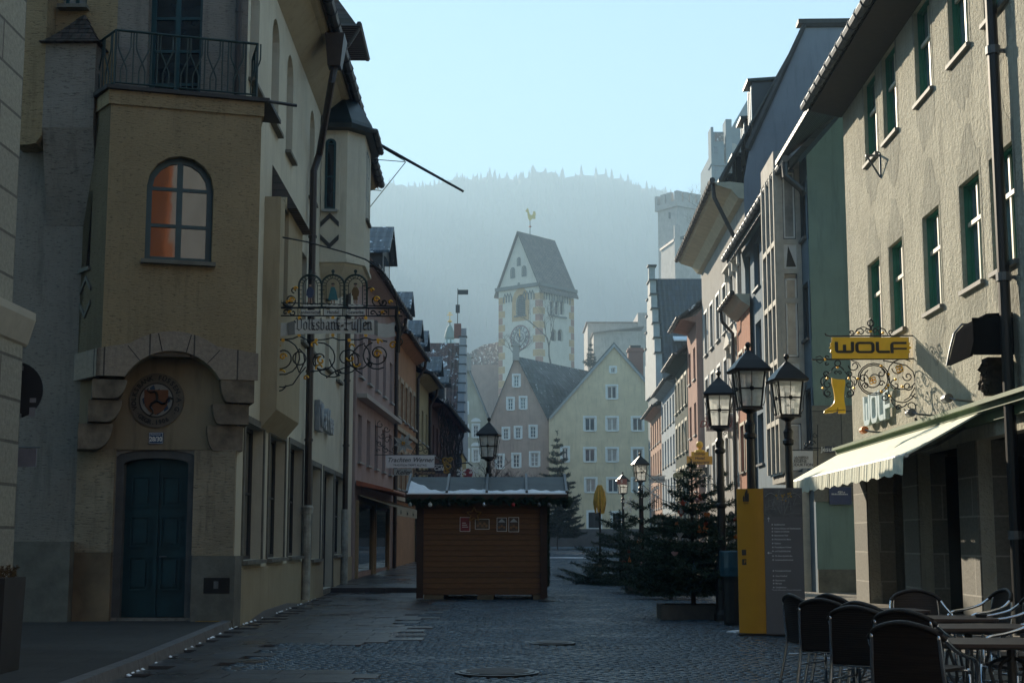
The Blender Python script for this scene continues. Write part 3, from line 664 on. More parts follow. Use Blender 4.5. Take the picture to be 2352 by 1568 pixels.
# local x runs towards the camera: 0 at the gable, negative further away
wv=[]
for zz in (3.9,6.7,9.4):
    wv+= [(-1.35,-.25,zz,zz+1.5)]
wv+=[(-LB+1.0,-LB+2.3,zz,zz+1.6) for zz in(3.9,6.9,9.6)]+[(-LB+3.2,-LB+4.5,zz,zz+1.6) for zz in(3.9,6.9,9.6)]+[(-LB+5.6,-LB+6.9,zz,zz+1.6) for zz in(3.9,6.9,9.6)]
shop=[(-LB+.8,-LB+3.6,.1,2.7),(-LB+4.4,-LB+7.4,.1,2.7)]
f=MB(); f.panel([(-LB,-.1),(0,-.1),(0,zE2),(-LB,zE2)],[opening(q,0) for q in wv+shop],0,.14); f.build('street_wall',bl,gb.e)
for q in wv: window(gb,*q,y=.13,nx=2,nz=1,fm='zinc',gm='glass_blue',sm='zinc')
for q in shop: window(gb,*q,y=.13,nx=3,nz=1,fm='dark_frame',gm='glass',sill=0)
zr=zE2+7.5*1.15
f=MB(); f.face([(0,0.02,-.1),(0,12,-.1),(0,12,zE2),(0,7.5,zr),(0,.02,zE2)]); f.build('gable_wall',gn,gb.e); f=MB(); f.face([(-LB,0.02,-.1),(-LB,12,-.1),(-LB,12,zE2),(-LB,7.5,zr),(-LB,.02,zE2)]); f.build('gable_wall',gn,gb.e)
f=MB(); clad=blocks('travertine_cladding',(.27,.26,.21),(.22,.215,.18),1.5,.95,(.06,.06,.05),.012,.3)
f.box(.003,.05,-.04,2.35,2.45,4.9); f.build('stone_cladding',clad,gb.e)
f=MB(); f.box(.0,.06,.0,9,-.05,.75); f.build('plinth',simple('damp_plinth',(.16,.155,.12),.9,0,.4,3,bump=.6),gb.e)
roof_slab(gb,'roof',[(-LB,-.5,zE2-.2),(.35,-.5,zE2-.2),(.35,7.5,zr+.1),(-LB,7.5,zr+.1)],.22,rt)
gutter(gb,(-LB-.1,-.6,zE2-.18),(.4,-.6,zE2-.18),.1,'zinc')
f=MB()
for z in(0,.1,.2,.3): f.tube([(-LB,-.4,zE2+.05+z),(.2,-.4,zE2+.05+z)],.009,4)
for i in range(int(LB/.14)): f.tube([(-i*.14,-.4,zE2-.05),(-i*.14,-.4,zE2+.37)],.006,3,caps=False)
f.build('snow_guard',M['zinc'],gb.e)
pipe(gb,[(.25,-.6,zE2-.25),(.25,-.6,zE2-.6),(.12,-.15,zE2-.95),(-.05,-.1,zE2-1.0)],.09,'dark_zinc')
# concrete glazed bay: near face towards the camera, lattice to the street
xa=gb.hit(1845,700)[0]; xb=gb.hit(1757,700,-.67)[0]; ztop=gb.hitx(1800,347,xa)[1]; pb=.70
print('bay',xa,xb,ztop)
bay=MB(); 
bay.box(xb,xa,-pb+.12,-.01,3.0,3.25); bay.build('bay_slab',conc,gb.e); bay=MB(); bay.box(xb,xa,-pb,-.005,ztop-.5,ztop)
bay.build('bay_slab',conc,gb.e)
lat=MB(); nz_=[3.25,4.6,6.2,7.8,9.4,ztop-.5]
for x in [xb,xb+(xa-xb)*.33,xb+(xa-xb)*.66,xa-.12]: lat.box(x,x+.11,-pb-.02,-pb+.12,3.25,ztop-.5)
for z in nz_[1:-1]: lat.box(xb,xa,-pb-.01,-pb+.1,z-.07,z+.07)
lat.box(xa-.1,xa+.004,-pb+.1,-pb+.22,3.0,ztop-.5); lat.box(xa-.1,xa+.004,-.14,-.01,3.0,ztop-.5)
for z in nz_[1:-1]+[5.4,8.6]: lat.box(xa-.1,xa+.002,-pb+.2,-.14,z-.07,z+.07)
lat.build('bay_lattice',simple('pale_concrete',(.5,.48,.42),.8,0,.15,4,bump=.3),gb.e)
g_=MB(); g_.box(xb+.1,xa-.1,-pb+.05,-pb+.09,3.2,ztop-.4); g_.box(xa-.08,xa-.05,-pb+.2,-.1,3.1,ztop-.4); g_.build('bay_glazing',M['glass_blue'],gb.e)
for k,z in enumerate([5.4+.07,8.6+.07]):
    h=.7; g_=MB(); g_.box(xa-.048,xa-.03,-pb+.22,-.14,z,z+h); g_.build('spandrel_panel',M['white_paint'],gb.e)
    g_=MB(); g_.prism([(-pb+.28,z+.05),(-.16,z+.05),(-.36,z+.62)],xa-.028,xa-.012,'x'); g_.build('triangle_motif',M['black_paint'],gb.e)
for k,(za_,zb_) in enumerate([(3.3,4.5),(6.3,8.4),(9.5,ztop-.6)]):
    g_=MB(); g_.box(xa-.045,xa-.02,-pb+.24,-pb+.28,za_,zb_); g_.box(xa-.045,xa-.02,-.2,-.16,za_,zb_); g_.box(xa-.045,xa-.02,-pb+.24,-.16,za_,za_+.04); g_.box(xa-.045,xa-.02,-pb+.24,-.16,zb_-.04,zb_); g_.build('bay_window_frame',M['white_paint'],gb.e)
    g_=MB(); g_.box(xa-.046,xa-.036,-pb+.28,-.2,za_+.04,zb_-.04); g_.build('bay_pane',M['glass_pale'],gb.e)
# ice parlour front below the bay: white fascia
g_=MB(); g_.box(xb-.4,xa+.5,-.10,-.01,2.75,2.98); g_.box(xa-.25,xa+.15,-.25,-.012,0,2.74); g_.box(xb-.5,xb-.15,-.25,-.012,0,2.74); g_.build('shopfront',M['cream_paint'],gb.e)
# ---------------------------------------------------------------- tall house with blue-grey gable
tg=rthing('tall_gabled_house','tall grey house with wide cream soffit, black dormers and a big shaded gable',50.6,off=.25)
LT=15.0; zE3=tg.hit(1712,430)[1]; zR3=tg.hitx(1848,57,0)[1]; yR=tg.hitx(1848,57,0)[0]; yV=tg.hitx(1722,338,0)
print('tall',zE3,zR3,yR,yV)
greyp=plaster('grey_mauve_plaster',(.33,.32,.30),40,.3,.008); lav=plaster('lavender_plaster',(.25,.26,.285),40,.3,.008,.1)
zE3=tg.hit(1712,400,0)[1]-.2
wv=[]
for k in range(6):
    x=-LT+1.0+k*2.35
    for z,h in ((3.6,1.9),(6.7,1.9),(9.7,1.9)): wv.append((x,x+1.15,z,z+h))
sh=[(-LT+.7+3.6*k,-LT+3.4+3.6*k,.15,2.6) for k in range(4)]
f=MB(); f.panel([(-LT,-.1),(0,-.1),(0,zE3),(-LT,zE3)],[opening(q,0) for q in wv]+[opening(q,.45) for q in sh],0,.14); f.build('street_wall',greyp,tg.e)
for q in wv: window(tg,*q,y=.13,nx=2,nz=2,fm='white_paint',gm='glass',sm='grey_frame',sur=.12,surm='white_paint',sill=.1)
for q in sh: window(tg,*q,y=.13,arch=.45,nx=2,nz=1,fm='dark_frame',gm='glass',sill=0)
# pediments over the nearer windows
for q in wv:
    if q[0]>-6.5:
        s=MB(); c=(q[0]+q[1])/2; t=q[3]+.2
        s.box(c-.85,c+.85,-.28,-.035,t,t+.1)
        if q[2]<8: s.prism([(c-.9,t+.1),(c+.9,t+.1),(c,t+.55)],-.26,-.03)
        s.box(c-.8,c-.62,-.2,-.035,t-.35,t); s.box(c+.62,c+.8,-.2,-.035,t-.35,t)
        s.build('pediment',simple('white_stucco_trim',(.52,.5,.45),.8,0,.15,5,bump=.4) if 'white_stucco_trim' not in bpy.data.materials else bpy.data.materials['white_stucco_trim'],tg.e)
f=MB(); zv=yV[1]
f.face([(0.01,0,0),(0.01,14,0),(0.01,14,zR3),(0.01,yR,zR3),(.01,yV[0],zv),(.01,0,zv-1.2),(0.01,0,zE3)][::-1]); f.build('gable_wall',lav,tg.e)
f=MB(); f.tube([(.03,yV[0]-.1,zv-.1),(.03,yR,zR3),(.03,14,zR3)],.14,6); f.build('verge_trim',M['roof_edge'],tg.e)
f=MB(); f.box(-.4,.18,yR-.25,14,zR3,zR3+.16); f.build('ridge_cap',M['roof_edge'],tg.e)
roof_slab(tg,'roof',[(-LT,-.9,zE3+.15),(-.02,-.9,zE3+.15),(-.02,yR,zR3),(-LT,yR,zR3)],.15,rt)
f=MB(); f.prism([(-1.05,zE3+.02),(-.95,zE3-.08),(-.45,zE3-.25),(-.2,zE3-.55),(-.003,zE3-.6),(-.003,zE3-.02),(-.5,zE3+.05)],-LT,-.02,'x'); f.build('soffit',simple('cream_soffit',(.52,.46,.33),.8,0,.12,3),tg.e)
gutter(tg,(-LT-.1,-1.13,zE3+.1),(0.0,-1.13,zE3+.1),.11,'pipe_brown')
pipe(tg,[(-.2,-1.1,zE3+.02),(-.2,-1.05,zE3-.5),(-.2,-.2,zE3-2.3),(-.2,-.12,zE3-3.0),(-.2,-.12,0.2)],.075,'pipe_brown')
# dormers on the street slope
for k,(x,w_,h) in enumerate([(-1.3,1.0,3.0),(-3.4,1.0,2.2),(-6.2,1.1,1.5),(-9.5,1.1,1.5)]):
    y0=.5; zb=zE3+1.0; d=MB(); d.box(x-w_/2,x+w_/2,y0,y0+2.6,zb,zb+h); o=d.build('dormer',M['black_paint'],tg.e)
    d=MB(); d.hexa([(x-w_/2-.15,y0-.2,zb+h),(x+w_/2+.15,y0-.2,zb+h),(x+w_/2+.15,y0+3,zb+h+.2),(x-w_/2-.15,y0+3,zb+h+.2)],[(x-w_/2-.15,y0-.2,zb+h+.1),(x+w_/2+.15,y0-.2,zb+h+.1),(x+w_/2+.15,y0+3,zb+h+.3),(x-w_/2-.15,y0+3,zb+h+.3)]); d.build('dormer_roof',M['green_metal'],o)
    d=MB(); d.box(x-w_/2+.12,x+w_/2-.12,y0-.03,y0-.005,zb+.5,zb+h-.2); d.build('dormer_window',M['glass_blue'],o)
    d=MB(); d.box(x-.03,x+.03,y0-.05,y0-.03,zb+.5,zb+h-.2); d.box(x-w_/2+.08,x-w_/2+.14,y0-.05,y0-.01,zb+.4,zb+h-.1); d.box(x+w_/2-.14,x+w_/2-.08,y0-.05,y0-.01,zb+.4,zb+h-.1); d.build('dormer_frame',M['white_paint'],o)
# terracotta front between bay house and tall house
tc=rthing('terracotta_house','narrow terracotta house front with small gutter next to the concrete bays',47.2,off=-.12)
ter=plaster('terracotta_plaster',(.42,.19,.12),40,.3,.008)
wv=[(-2.9,-1.9,z,z+1.6) for z in(3.8,6.3)]+[(-1.3,-.4,z,z+1.6) for z in(3.8,6.3)]
zt_=tc.hit(1727,642,-.3)[1]
f=MB(); f.panel([(-3.4,-.1),(0,-.1),(0,zt_),(-3.4,zt_)],[opening(q,0) for q in wv]+[[(-2.8,.1),(-.5,.1),(-.5,2.6),(-2.8,2.6)]],0,.11); f.build('wall',ter,tc.e)
for q in wv: window(tc,*q,y=.10,nx=2,nz=2,fm='white_paint',sur=.1,surm='cream_paint')
window(tc,-2.8,-.5,.1,2.6,y=.10,nx=2,nz=1,fm='dark_frame',sill=0)
f=MB(); f.prism([(-.5,zt_+.02),(-.3,zt_-.2),(-.003,zt_-.4),(-.003,zt_+.02)],-3.5,.1,'x'); f.build('cornice',M['cream_paint'],tc.e)
gutter(tc,(-3.6,-.58,zt_+.05),(.1,-.58,zt_+.05),.09,'pipe_brown'); pipe(tc,[(-3.45,-.55,zt_),(-3.45,-.5,zt_-.4),(-3.45,-.14,zt_-.8),(-3.45,-.14,.3)],.06,'pipe_brown')
# ---------------------------------------------------------------- farther houses
def far_house(name,label,Y0,Y1,ze_,col,nfl,pitch,wst,rm,wins_z,ncol,D=9,wn_w=1.0,wn_h=1.5,off=0,over=.5,shopm='dark_frame',ridge=None):
    b=rthing(name,label,Y1,off=off); b.e.location.z=gz(Y0)*.8; W=Y1-Y0
    # local x=0 is at the far end here
    du=W/ncol; ws=[]
    for z in wins_z:
        for k in range(ncol): ws.append((k*du+(du-wn_w)/2,k*du+(du-wn_w)/2+wn_w,z,z+wn_h))
    sh=[(k*W/3+.35,(k+1)*W/3-.35,.12,2.45) for k in range(3)]
    pm_=plaster(name+'_plaster',col,30,.25,.01)
    st=dict(wst); 
    allw=ws+sh
    street_house(b,W,D,-.6,ze_,ws,pm_,rm,pitch,over,.12,style=st,ridge=ridge)
    for q in sh:
        s=MB(); s.box(q[0],q[1],-.02,-.004,q[2],q[3]); o=s.build('shop_window',M['glass'],b.e)
        s=MB(); s.box(q[0]-.06,q[0],-.05,-.003,0,q[3]+.06); s.box(q[1],q[1]+.06,-.05,-.003,0,q[3]+.06); s.box(q[0],q[1],-.05,-.003,q[3],q[3]+.1); s.build('frame',M[shopm],o)
    return b
rt2=tiles('old_dark_tiles',(.07,.06,.055),.3,.33,.35)
cr_st=dict(nx=2,nz=2,fm='white_paint',gm='glass',sm='grey_frame',sill=.08)
h1=far_house('pink_house','pale pink house with deep eaves left of the tall gabled house on the right side',66,70.5,11.6,(.40,.24,.19),3,40,cr_st,rt2,(3.5,6.1,8.7),2,over=.8)
h2=far_house('green_house','dark green house with cream window frames on the right side of the street',70.7,78,10.4,(.035,.06,.05),3,40,dict(nx=2,nz=2,fm='cream_paint',gm='glass',sm='cream_paint',sur=.16,surm='cream_paint',sill=.1),rt2,(3.3,5.6,7.9),4,over=.6)
h3=far_house('blue_house','long pale blue plastered house with even window rows on the right side',78.2,88,9.9,(.36,.42,.46),3,40,cr_st,rt2,(3.1,5.4,7.6),5)
h4=far_house('salmon_house','salmon pink house at the far end of the right side of the street',88.2,98,9.3,(.48,.30,.22),3,40,cr_st,rt2,(3.0,5.1,7.1),5)
# big blue tiled roof house
bt=tiles('blue_glazed_tiles',(.022,.04,.058),.33,.55,.0,rough=.3)
bb=Thing('blue_roof_house','tall house with stepped gable and shiny blue grey glazed tile roof above the right row','building',(at(1510,900,100).x,100,0),0)
zT7=at(1503,640,103.5).z; zE7=at(1503,826,100).z
f=MB(); f.box(0,16,0,7,0,zE7); 
f.build('wall',plaster('grey_blue_plaster',(.20,.23,.24),30,.3,.01),bb.e)
roof_slab(bb,'roof',[(.35,-.4,zE7-.2),(16,-.4,zE7-.2),(16,3.5,zT7),(.35,3.5,zT7)],.2,bt); roof_slab(bb,'roof',[(.35,3.52,zT7),(16,3.52,zT7),(16,7.4,zE7-.2),(.35,7.4,zE7-.2)],.2,bt)
f=MB(); stp=[]; ns=6
pts=[(0,0),(-.0,zE7)]
prof=[(-.6,zE7-2.2),(-.6,zE7+.4)]
for k in range(ns):
    y=-.6+4.1*(k+1)/ns; z=zE7+.4+(zT7+.9-zE7-.4)*(k+1)/ns; prof+=[(y-.0,prof[-1][1]),(y,z)]
prof+=[(4.0,prof[-1][1])]
for k in range(ns): y=4.0+3.5*(k+1)/ns; prof+=[(prof[-1][0],prof[-1][1]-(zT7+.5-zE7)/ns),(y,prof[-1][1]-(zT7+.5-zE7)/ns)]
prof+=[(prof[-1][0],zE7-2.2)]
f.prism(prof,-.15,.3,'x'); f.build('stepped_gable',simple('gable_render',(.34,.36,.36),.85,0,.15,2),bb.e)
f=MB()
for i in range(2,len(prof)-2,2): y,z=prof[i]; f.box(-.25,.4,y-.9,y+.1,z+.0,z+.08)
f.build('gable_coping',M['dark_zinc'],bb.e)
f=MB(); zz=zE7+1.6; f.hexa([(1.2,-.25,zz-.3),(8,-.25,zz-.3),(8,.6,zz),(1.2,.6,zz)],[(1.2,-.3,zz-.2),(8,-.3,zz-.2),(8,.6,zz+.15),(1.2,.6,zz+.15)])
f.build('snow_shelf',M['snow'],bb.e)
f=MB(); f.box(3.5,6,.9,1.6,zE7+2.6,zE7+4.5); o=f.build('skylight',M['dark_zinc'],bb.e); f=MB(); f.box(3.7,5.8,.86,.9,zE7+2.8,zE7+4.3); f.build('pane',M['glass_blue'],o)
# ================================================================= LEFT SIDE OF THE STREET
class Sub(Thing):
    """a second working frame of the same building; flatten() hands its parts to the building's root"""
    def __init__(s,root,O,ang):
        s.root=root; s.O=Vector(O); s.e=link('frame_helper',None,None,s.O,ang)
        s.M=Matrix.Translation(s.O)@Matrix.Rotation(ang,4,'Z'); s.I=s.M.inverted()
    def flatten(s):
        rel=s.root.I@s.M
        for c in [o for o in bpy.data.objects if o.parent==s.e]:
            mb=Matrix.LocRotScale(c.location,c.rotation_euler,c.scale); c.parent=s.root.e; c.matrix_basis=rel@mb
        bpy.data.objects.remove(s.e)
mauve=plaster('mauve_streaked_plaster',(.27,.245,.215),9,1.0,.035,.18,True)
tan=plaster('tan_streaked_plaster',(.34,.265,.16),9,1.0,.035,.16,True)
cream=plaster('cream_plaster',(.56,.53,.43),34,.7,.018,.12)
pier=plaster('pier_plaster',(.34,.28,.20),8,1.0,.035,.3,True)
ochre=plaster('ochre_plaster',(.36,.31,.215),34,.6,.015,.12)
old_t=tiles('old_red_brown_tiles',(.075,.05,.042),.17,.2,.0)
bk=Thing('bank_building','tan and cream bank building with corner oriel, teal door and iron balcony','building',(-4.83,25.25,0),R(91.15))
A=Sub(bk,(-4.83,25.25,0),0)
uL=A.hit(30,800)[0]; TOP=14.5
door=(A.hit(262,1200)[0],A.hit(445,1200)[0],.16,A.hit(350,1033)[1])
bd=(A.hit(337,150)[0],A.hit(462,150)[0],A.hit(400,232)[1]-.25,A.hit(400,232)[1]+2.9)
tw=(A.hit(147,0)[0],A.hit(200,0)[0],A.hit(170,18)[1],A.hit(170,18)[1]+1.7)
f=MB(); f.panel([(uL-14,0),(0,0),(0,TOP),(uL-14,TOP)],[opening(door,.12),opening(bd,0),opening(tw,0)],0,.30)  # runs on unseen to the left, added to block sun from the lane
f.face([(uL,0,0),(uL,10,0),(uL,10,TOP),(uL,0,TOP)]); f.build('front_wall',mauve,A.e)
# piers, plinths
f=MB(); f.box(A.hit(175,1200)[0],door[0]-.002,-.10,-.003,1.28,A.hit(200,1030)[1]); f.build('pier',pier,A.e)
f=MB(); f.box(door[1]+.002,.0,-.12,-.003,1.22,A.hit(500,1034)[1]); f.build('pier',pier,A.e)
f=MB(); f.box(uL-.05,A.hit(177,1200)[0],-.34,-.003,0,A.hit(100,1243)[1]); f.build('plinth',M['grey_stone'],A.e)
f=MB(); f.box(A.hit(178,1200)[0],door[0]-.002,-.12,-.003,0,1.275); f.build('plinth',simple('rusty_plinth',(.16,.115,.07),.9,0,.45,1.3,bump=.7),A.e)
f=MB(); f.box(A.hit(441,1300,-.2)[0],.06,-.24,.4,0,1.215); f.build('plinth',M['grey_stone'],A.e)
f=MB(); a=A.hit(468,1326,-.25); c=A.hit(527,1362,-.25); f.box(a[0],c[0],-.25,-.235,c[1],a[1]); o=f.build('letter_slot',M['black_paint'],A.e)
f=MB(); f.box((a[0]+c[0])/2-.05,(a[0]+c[0])/2+.03,-.262,-.25,c[1]+.08,a[1]-.06); f.build('flap',M['zinc'],o)
f=MB(); f.box(A.hit(175,1200)[0],.05,-.55,-.345,0,.09); f.build('step',M['grey_stone'],A.e)
# door with stone frame
ds=simple('door_stone',(.085,.085,.085),.85,0,.25,3,bump=.4)
f=MB(); o_=opening(door,.12); i_=opening((door[0]+.13,door[1]-.13,door[2],door[3]-.14),.10); n=len(o_)
f.mesh_([(x,.03,z) for x,z in o_]+[(x,.03,z) for x,z in i_]+[(x,.24,z) for x,z in i_],[(i,(i+1)%n,(i+1)%n+n,i+n) for i in range(n)]+[(i+n,(i+1)%n+n,(i+1)%n+2*n,i+2*n) for i in range(n)]); f.build('door_frame',ds,A.e)
dx0,dx1,dz0,dz1=door[0]+.13,door[1]-.13,door[2],door[3]-.14
f=MB(); f.panel(opening((dx0,dx1,dz0,dz1),.10),[],.2); 
f.box((dx0+dx1)/2-.03,(dx0+dx1)/2+.03,.17,.195,dz0,dz1-.12)
dd=f.build('door',M['door_teal'],A.e)
for k in(0,1):
    a=dx0+.1 if k==0 else (dx0+dx1)/2+.07; c=a+(dx1-dx0)/2-.2
    for z0,z1 in((.45,1.05),(1.2,1.75),(1.9,2.45)):
        s=MB(); w_=.03; s.panel([(a,dz0+z0),(c,dz0+z0),(c,dz0+z1),(a,dz0+z1)],[[(a+w_,dz0+z0+w_),(c-w_,dz0+z0+w_),(c-w_,dz0+z1-w_),(a+w_,dz0+z1-w_)]],.168,.03)
        s.box(a+.07,c-.07,.175,.199,dz0+z0+.07,dz0+z1-.07); s.build('door_panel',M['door_teal'],dd)
s=MB(); hx=(dx0+dx1)/2+.09; s.tube([(hx,.16,1.2),(hx,.11,1.2),(hx+.12,.11,1.2)],.012,6); s.build('handle',M['zinc'],dd)
# turret with little tiled roof, tan bay top left
tA,tB=A.hit(101,200,-.5)[0],A.hit(217,200,-.5)[0]; zt=A.hit(150,100,-.5)[1]
f=MB(); f.box(tA,tB,-.5,-.003,A.hit(150,330,-.5)[1]+.3,zt); f.prism([(-.5,A.hit(150,330,-.5)[1]+.3),(-.003,A.hit(150,330,-.5)[1]+.3),(-.003,A.hit(150,520)[1])],tA,tB,'x'); f.build('turret',mauve,A.e)
f=MB(); tc_=((tA+tB)/2+.05,-.1)
def pyr(f,x0,x1,y0,y1,z0,ap,steps=7):
    for i in range(steps):
        t0=i/steps; t1=(i+1)/steps; q0=t0**.85; q1=t1**.85
        def ring(t,z,ex): return [(x0+(ap[0]-x0)*t-ex,y0+(ap[1]-y0)*t-ex,z),(x1+(ap[0]-x1)*t+ex,y0+(ap[1]-y0)*t-ex,z),(x1+(ap[0]-x1)*t+ex,y1,z),(x0+(ap[0]-x0)*t-ex,y1,z)]
        za=z0+(ap[2]-z0)*t0**1.25; zb_=z0+(ap[2]-z0)*t1**1.25
        f.hexa(ring(t0,za,.035),ring(t1,zb_,.02))
pyr(f,tA-.06,tB+.06,-.6,-.01,zt+.002,(tc_[0]+.05,-.12,A.hit(180,28,-.3)[1])); f.build('turret_roof',old_t,A.e)
bA,bB=A.hit(38,200,-.5)[0],A.hit(99,200,-.5)[0]; zb_=A.hit(60,312,-.5)[1]
f=MB(); f.box(uL+.02,tA-.004,-.5,-.004,zb_,TOP); f.build('bay',tan,A.e)
f=MB(); f.prism([(uL+.02,zb_-.003),(tA-.004,zb_-.003),(tA-.1,zb_-.14),(tA-.25,zb_-.17),(uL+.02,zb_-.17)],-.52,-.004); f.build('bay_moulding',tan,A.e)
f=MB(); f.panel([(tA-.002,zt+.05),(A.hit(268,100)[0],zt-1.2),(A.hit(268,100)[0],TOP),(tA-.002,TOP)],[[(tw[0],tw[2]),(tw[1],tw[2]),(tw[1],tw[3]),(tw[0],tw[3])]],-.012,.02); f.build('tan_wall_field',tan,A.e)
window(A,*tw,y=.12,nx=2,nz=2,fm='teal_paint',gm='glass_pale',sm='grey_stone',sill=.2,face=-.012)
f=MB(); f.box(A.hit(262,100)[0],A.hit(270,100)[0],-.02,-.013,zt-1.2,TOP)
# balcony door
o=window(A,*bd,y=.22,nx=2,nz=5,fm='teal_paint',gm='glass',fr=.09,sill=0,name='balcony_door')
pipe(A,[(A.hit(551,50)[0],-.1,A.hit(551,240)[1]),(A.hit(551,50)[0],-.1,TOP)],.055,'pipe_brown')
A.flatten()
# ---- corner oriel, front face turned towards the street
OL=at(233,800,24.35); OR=at(588,800,25.12); oa=math.atan2(OR.y-OL.y,OR.x-OL.x)
O=Sub(bk,(OL.x,OL.y,0),oa); Wd=(OR.xy-OL.xy).length
z0=O.hit(300,810)[1]; z1=O.hit(300,243)[1]; zc=O.hit(300,222)[1]
back=O.I@Vector((at(180,800,25.25).x,25.24,0)); rb=O.I@Vector((-4.86,26.3,0))
aw_=(O.hit(335,500)[0],O.hit(489,500)[0],O.hit(400,600)[1],O.hit(400,357)[1])
f=MB(); f.panel([(0,z0),(Wd,z0),(Wd,z1),(0,z1)],[opening(aw_,1)],0,.26)
f.face([(Wd,0,z0),(rb.x,rb.y,z0),(rb.x,rb.y,z1),(Wd,0,z1)]); f.face([(0,0,z0),(Wd,0,z0),(rb.x,rb.y,z0),(back.x,back.y,z0)]); f.build('oriel',tan,O.e)
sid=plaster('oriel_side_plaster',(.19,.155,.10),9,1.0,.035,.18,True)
# left flank with slit window and carved ornament
dv=Vector((0,0,0))-Vector((back.x,back.y,0)); fl=MB(); Lf=dv.length
Fk=Sub(bk,O.M@Vector((back.x,back.y,0)),oa+math.atan2(dv.y,dv.x))
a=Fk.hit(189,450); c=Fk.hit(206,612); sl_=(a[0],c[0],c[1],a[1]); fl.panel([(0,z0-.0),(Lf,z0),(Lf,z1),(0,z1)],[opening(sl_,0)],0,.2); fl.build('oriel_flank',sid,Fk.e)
window(Fk,*sl_,y=.18,nx=1,nz=2,fm='teal_paint',sill=.05,sm='grey_stone')
s=MB(); a=Fk.hit(184,640,-.03); c=Fk.hit(204,725,-.03); mx=(a[0]+c[0])/2; mz=(a[1]+c[1])/2
for sgn in(1,-1):
    s.prism([(a[0],mz+sgn*.08),(mx,mz+sgn*.30),(c[0],mz+sgn*.08),(c[0],mz+sgn*.16),(mx,mz+sgn*.38),(a[0],mz+sgn*.16)],-.03,-.002)
s.build('carved_ornament',M['grey_stone'],Fk.e); Fk.flatten()
window(O,*aw_,y=.17,arch=1,nx=2,nz=3,fm='teal_paint',gm='glass_mirror',sm='grey_stone',fr=.10,sill=.14)
# arch band of stone under the oriel
st_=MB(); bz0=O.hit(400,868)[1]; bz1=O.hit(250,800)[1]; ux=lambda px: O.hit(px,830,-.03)[0]
a0,a1=ux(288),ux(506); cx=(a0+a1)/2; hw=(a1-a0)/2; rise=O.hit(400,806)[1]-bz0; t_=.34; n=14
Rr=(hw*hw+rise*rise)/(2*rise); half=math.asin(hw/Rr); cz=bz0+rise-Rr
arc_i=[(cx+Rr*math.sin(-half+2*half*i/n),cz+Rr*math.cos(-half+2*half*i/n)) for i in range(n+1)]
bs=blocks('band_stone',(.33,.27,.21),(.27,.22,.17),.75,3,(.07,.06,.05),.014,.7)
Ro=Rr+t_; ho=half*1.02; arc_o=[(cx+Ro*math.sin(-ho+2*ho*i/n),cz+Ro*math.cos(-ho+2*ho*i/n)) for i in range(n+1)]
poly=[(-.06,bz0)]+arc_i+[(Wd+.04,bz0),(Wd+.04,bz1)]+[p for p in arc_o[::-1] if p[1]>bz1 and 0<p[0]<Wd]+[(-.06,bz1)]
st_.prism(poly,-.05,-.004); st_.prism([(arc_i[0][0],bz0)]+arc_i[1:-1]+[(arc_i[-1][0],bz0)]+[(arc_i[-1][0]+.1,bz0),(arc_i[-1][0]+.1,z0),(arc_i[0][0]-.1,z0),(arc_i[0][0]-.1,bz0)],0.0,.02)
st_.build('stone_arch_band',bs,O.e)
# soffit vault of the arch, side faces of the band
v=MB()
for (xa,za),(xb_,zb2) in zip(arc_i,arc_i[1:]): v.face([(xa,0.02,za),(xb_,0.02,zb2),(xb_,1.0,zb2),(xa,1.0,za)])
v.build('arch_soffit',ochre,O.e)
v=MB(); v.box(-.06,-.004,-.05,.55,bz0,bz1); v.rbox((back.x/2-.02,back.y/2,(bz0+bz1)/2),.1,Lf*.95,bz1-bz0,math.atan2(dv.y,dv.x)+PI/2); v.build('band_return',bs,O.e)
# keystone joints
v=MB()
for k in(-.62,-.2,.22,.64):
    a=k*half*1.0; v.hexa([(cx+(Rr)*math.sin(a)-.008,-.054,cz+Rr*math.cos(a)),(cx+Rr*math.sin(a)+.008,-.054,cz+Rr*math.cos(a)),(cx+Rr*math.sin(a)+.008,-.049,cz+Rr*math.cos(a)),(cx+Rr*math.sin(a)-.008,-.049,cz+Rr*math.cos(a))],[(cx+Ro*math.sin(a)-.008,-.054,cz+Ro*math.cos(a)-.02),(cx+Ro*math.sin(a)+.008,-.054,cz+Ro*math.cos(a)-.02),(cx+Ro*math.sin(a)+.008,-.049,cz+Ro*math.cos(a)-.02),(cx+Ro*math.sin(a)-.008,-.049,cz+Ro*math.cos(a)-.02)])
v.build('arch_joint',M['interior'],O.e)
# three stepped corbels each side
def corbel(pxs,side):
    for k,(pa,pb,ya,yb) in enumerate(pxs):
        xa,za=O.hit(pa,ya,-.02*0); xb_,zb2=O.hit(pb,yb)
        h=za-zb2; w_=xb_-xa; r_=min(h,.42)
        if side==0: # rounded at the inner (right) lower corner
            pl=[(xa,zb2),(xb_-r_*.7,zb2)]+[(xb_-r_*.7+r_*.7*math.sin(R(90*i/6)),zb2+r_-r_*math.cos(R(90*i/6))) for i in range(1,7)]+[(xb_,za),(xa,za)]
        else: pl=[(xb_,zb2),(xa+r_*.35,zb2)]+[(xa+r_*.35-r_*.35*math.sin(R(90*i/6)),zb2+r_-r_*math.cos(R(90*i/6))) for i in range(1,7)]+[(xa,za),(xb_,za)]
        s=MB(); s.prism([(p,q-.002*(1)) for p,q in pl],-.03+.10*k,1.0); s.build('corbel',M['corbel_stone'],O.e)
corbel([(212,290,870,915),(203,279,916,968),(180,258,969,1030)],0)
corbel([(507,583,870,925),(490,572,926,974),(478,560,975,1034)],1)
O.flatten()
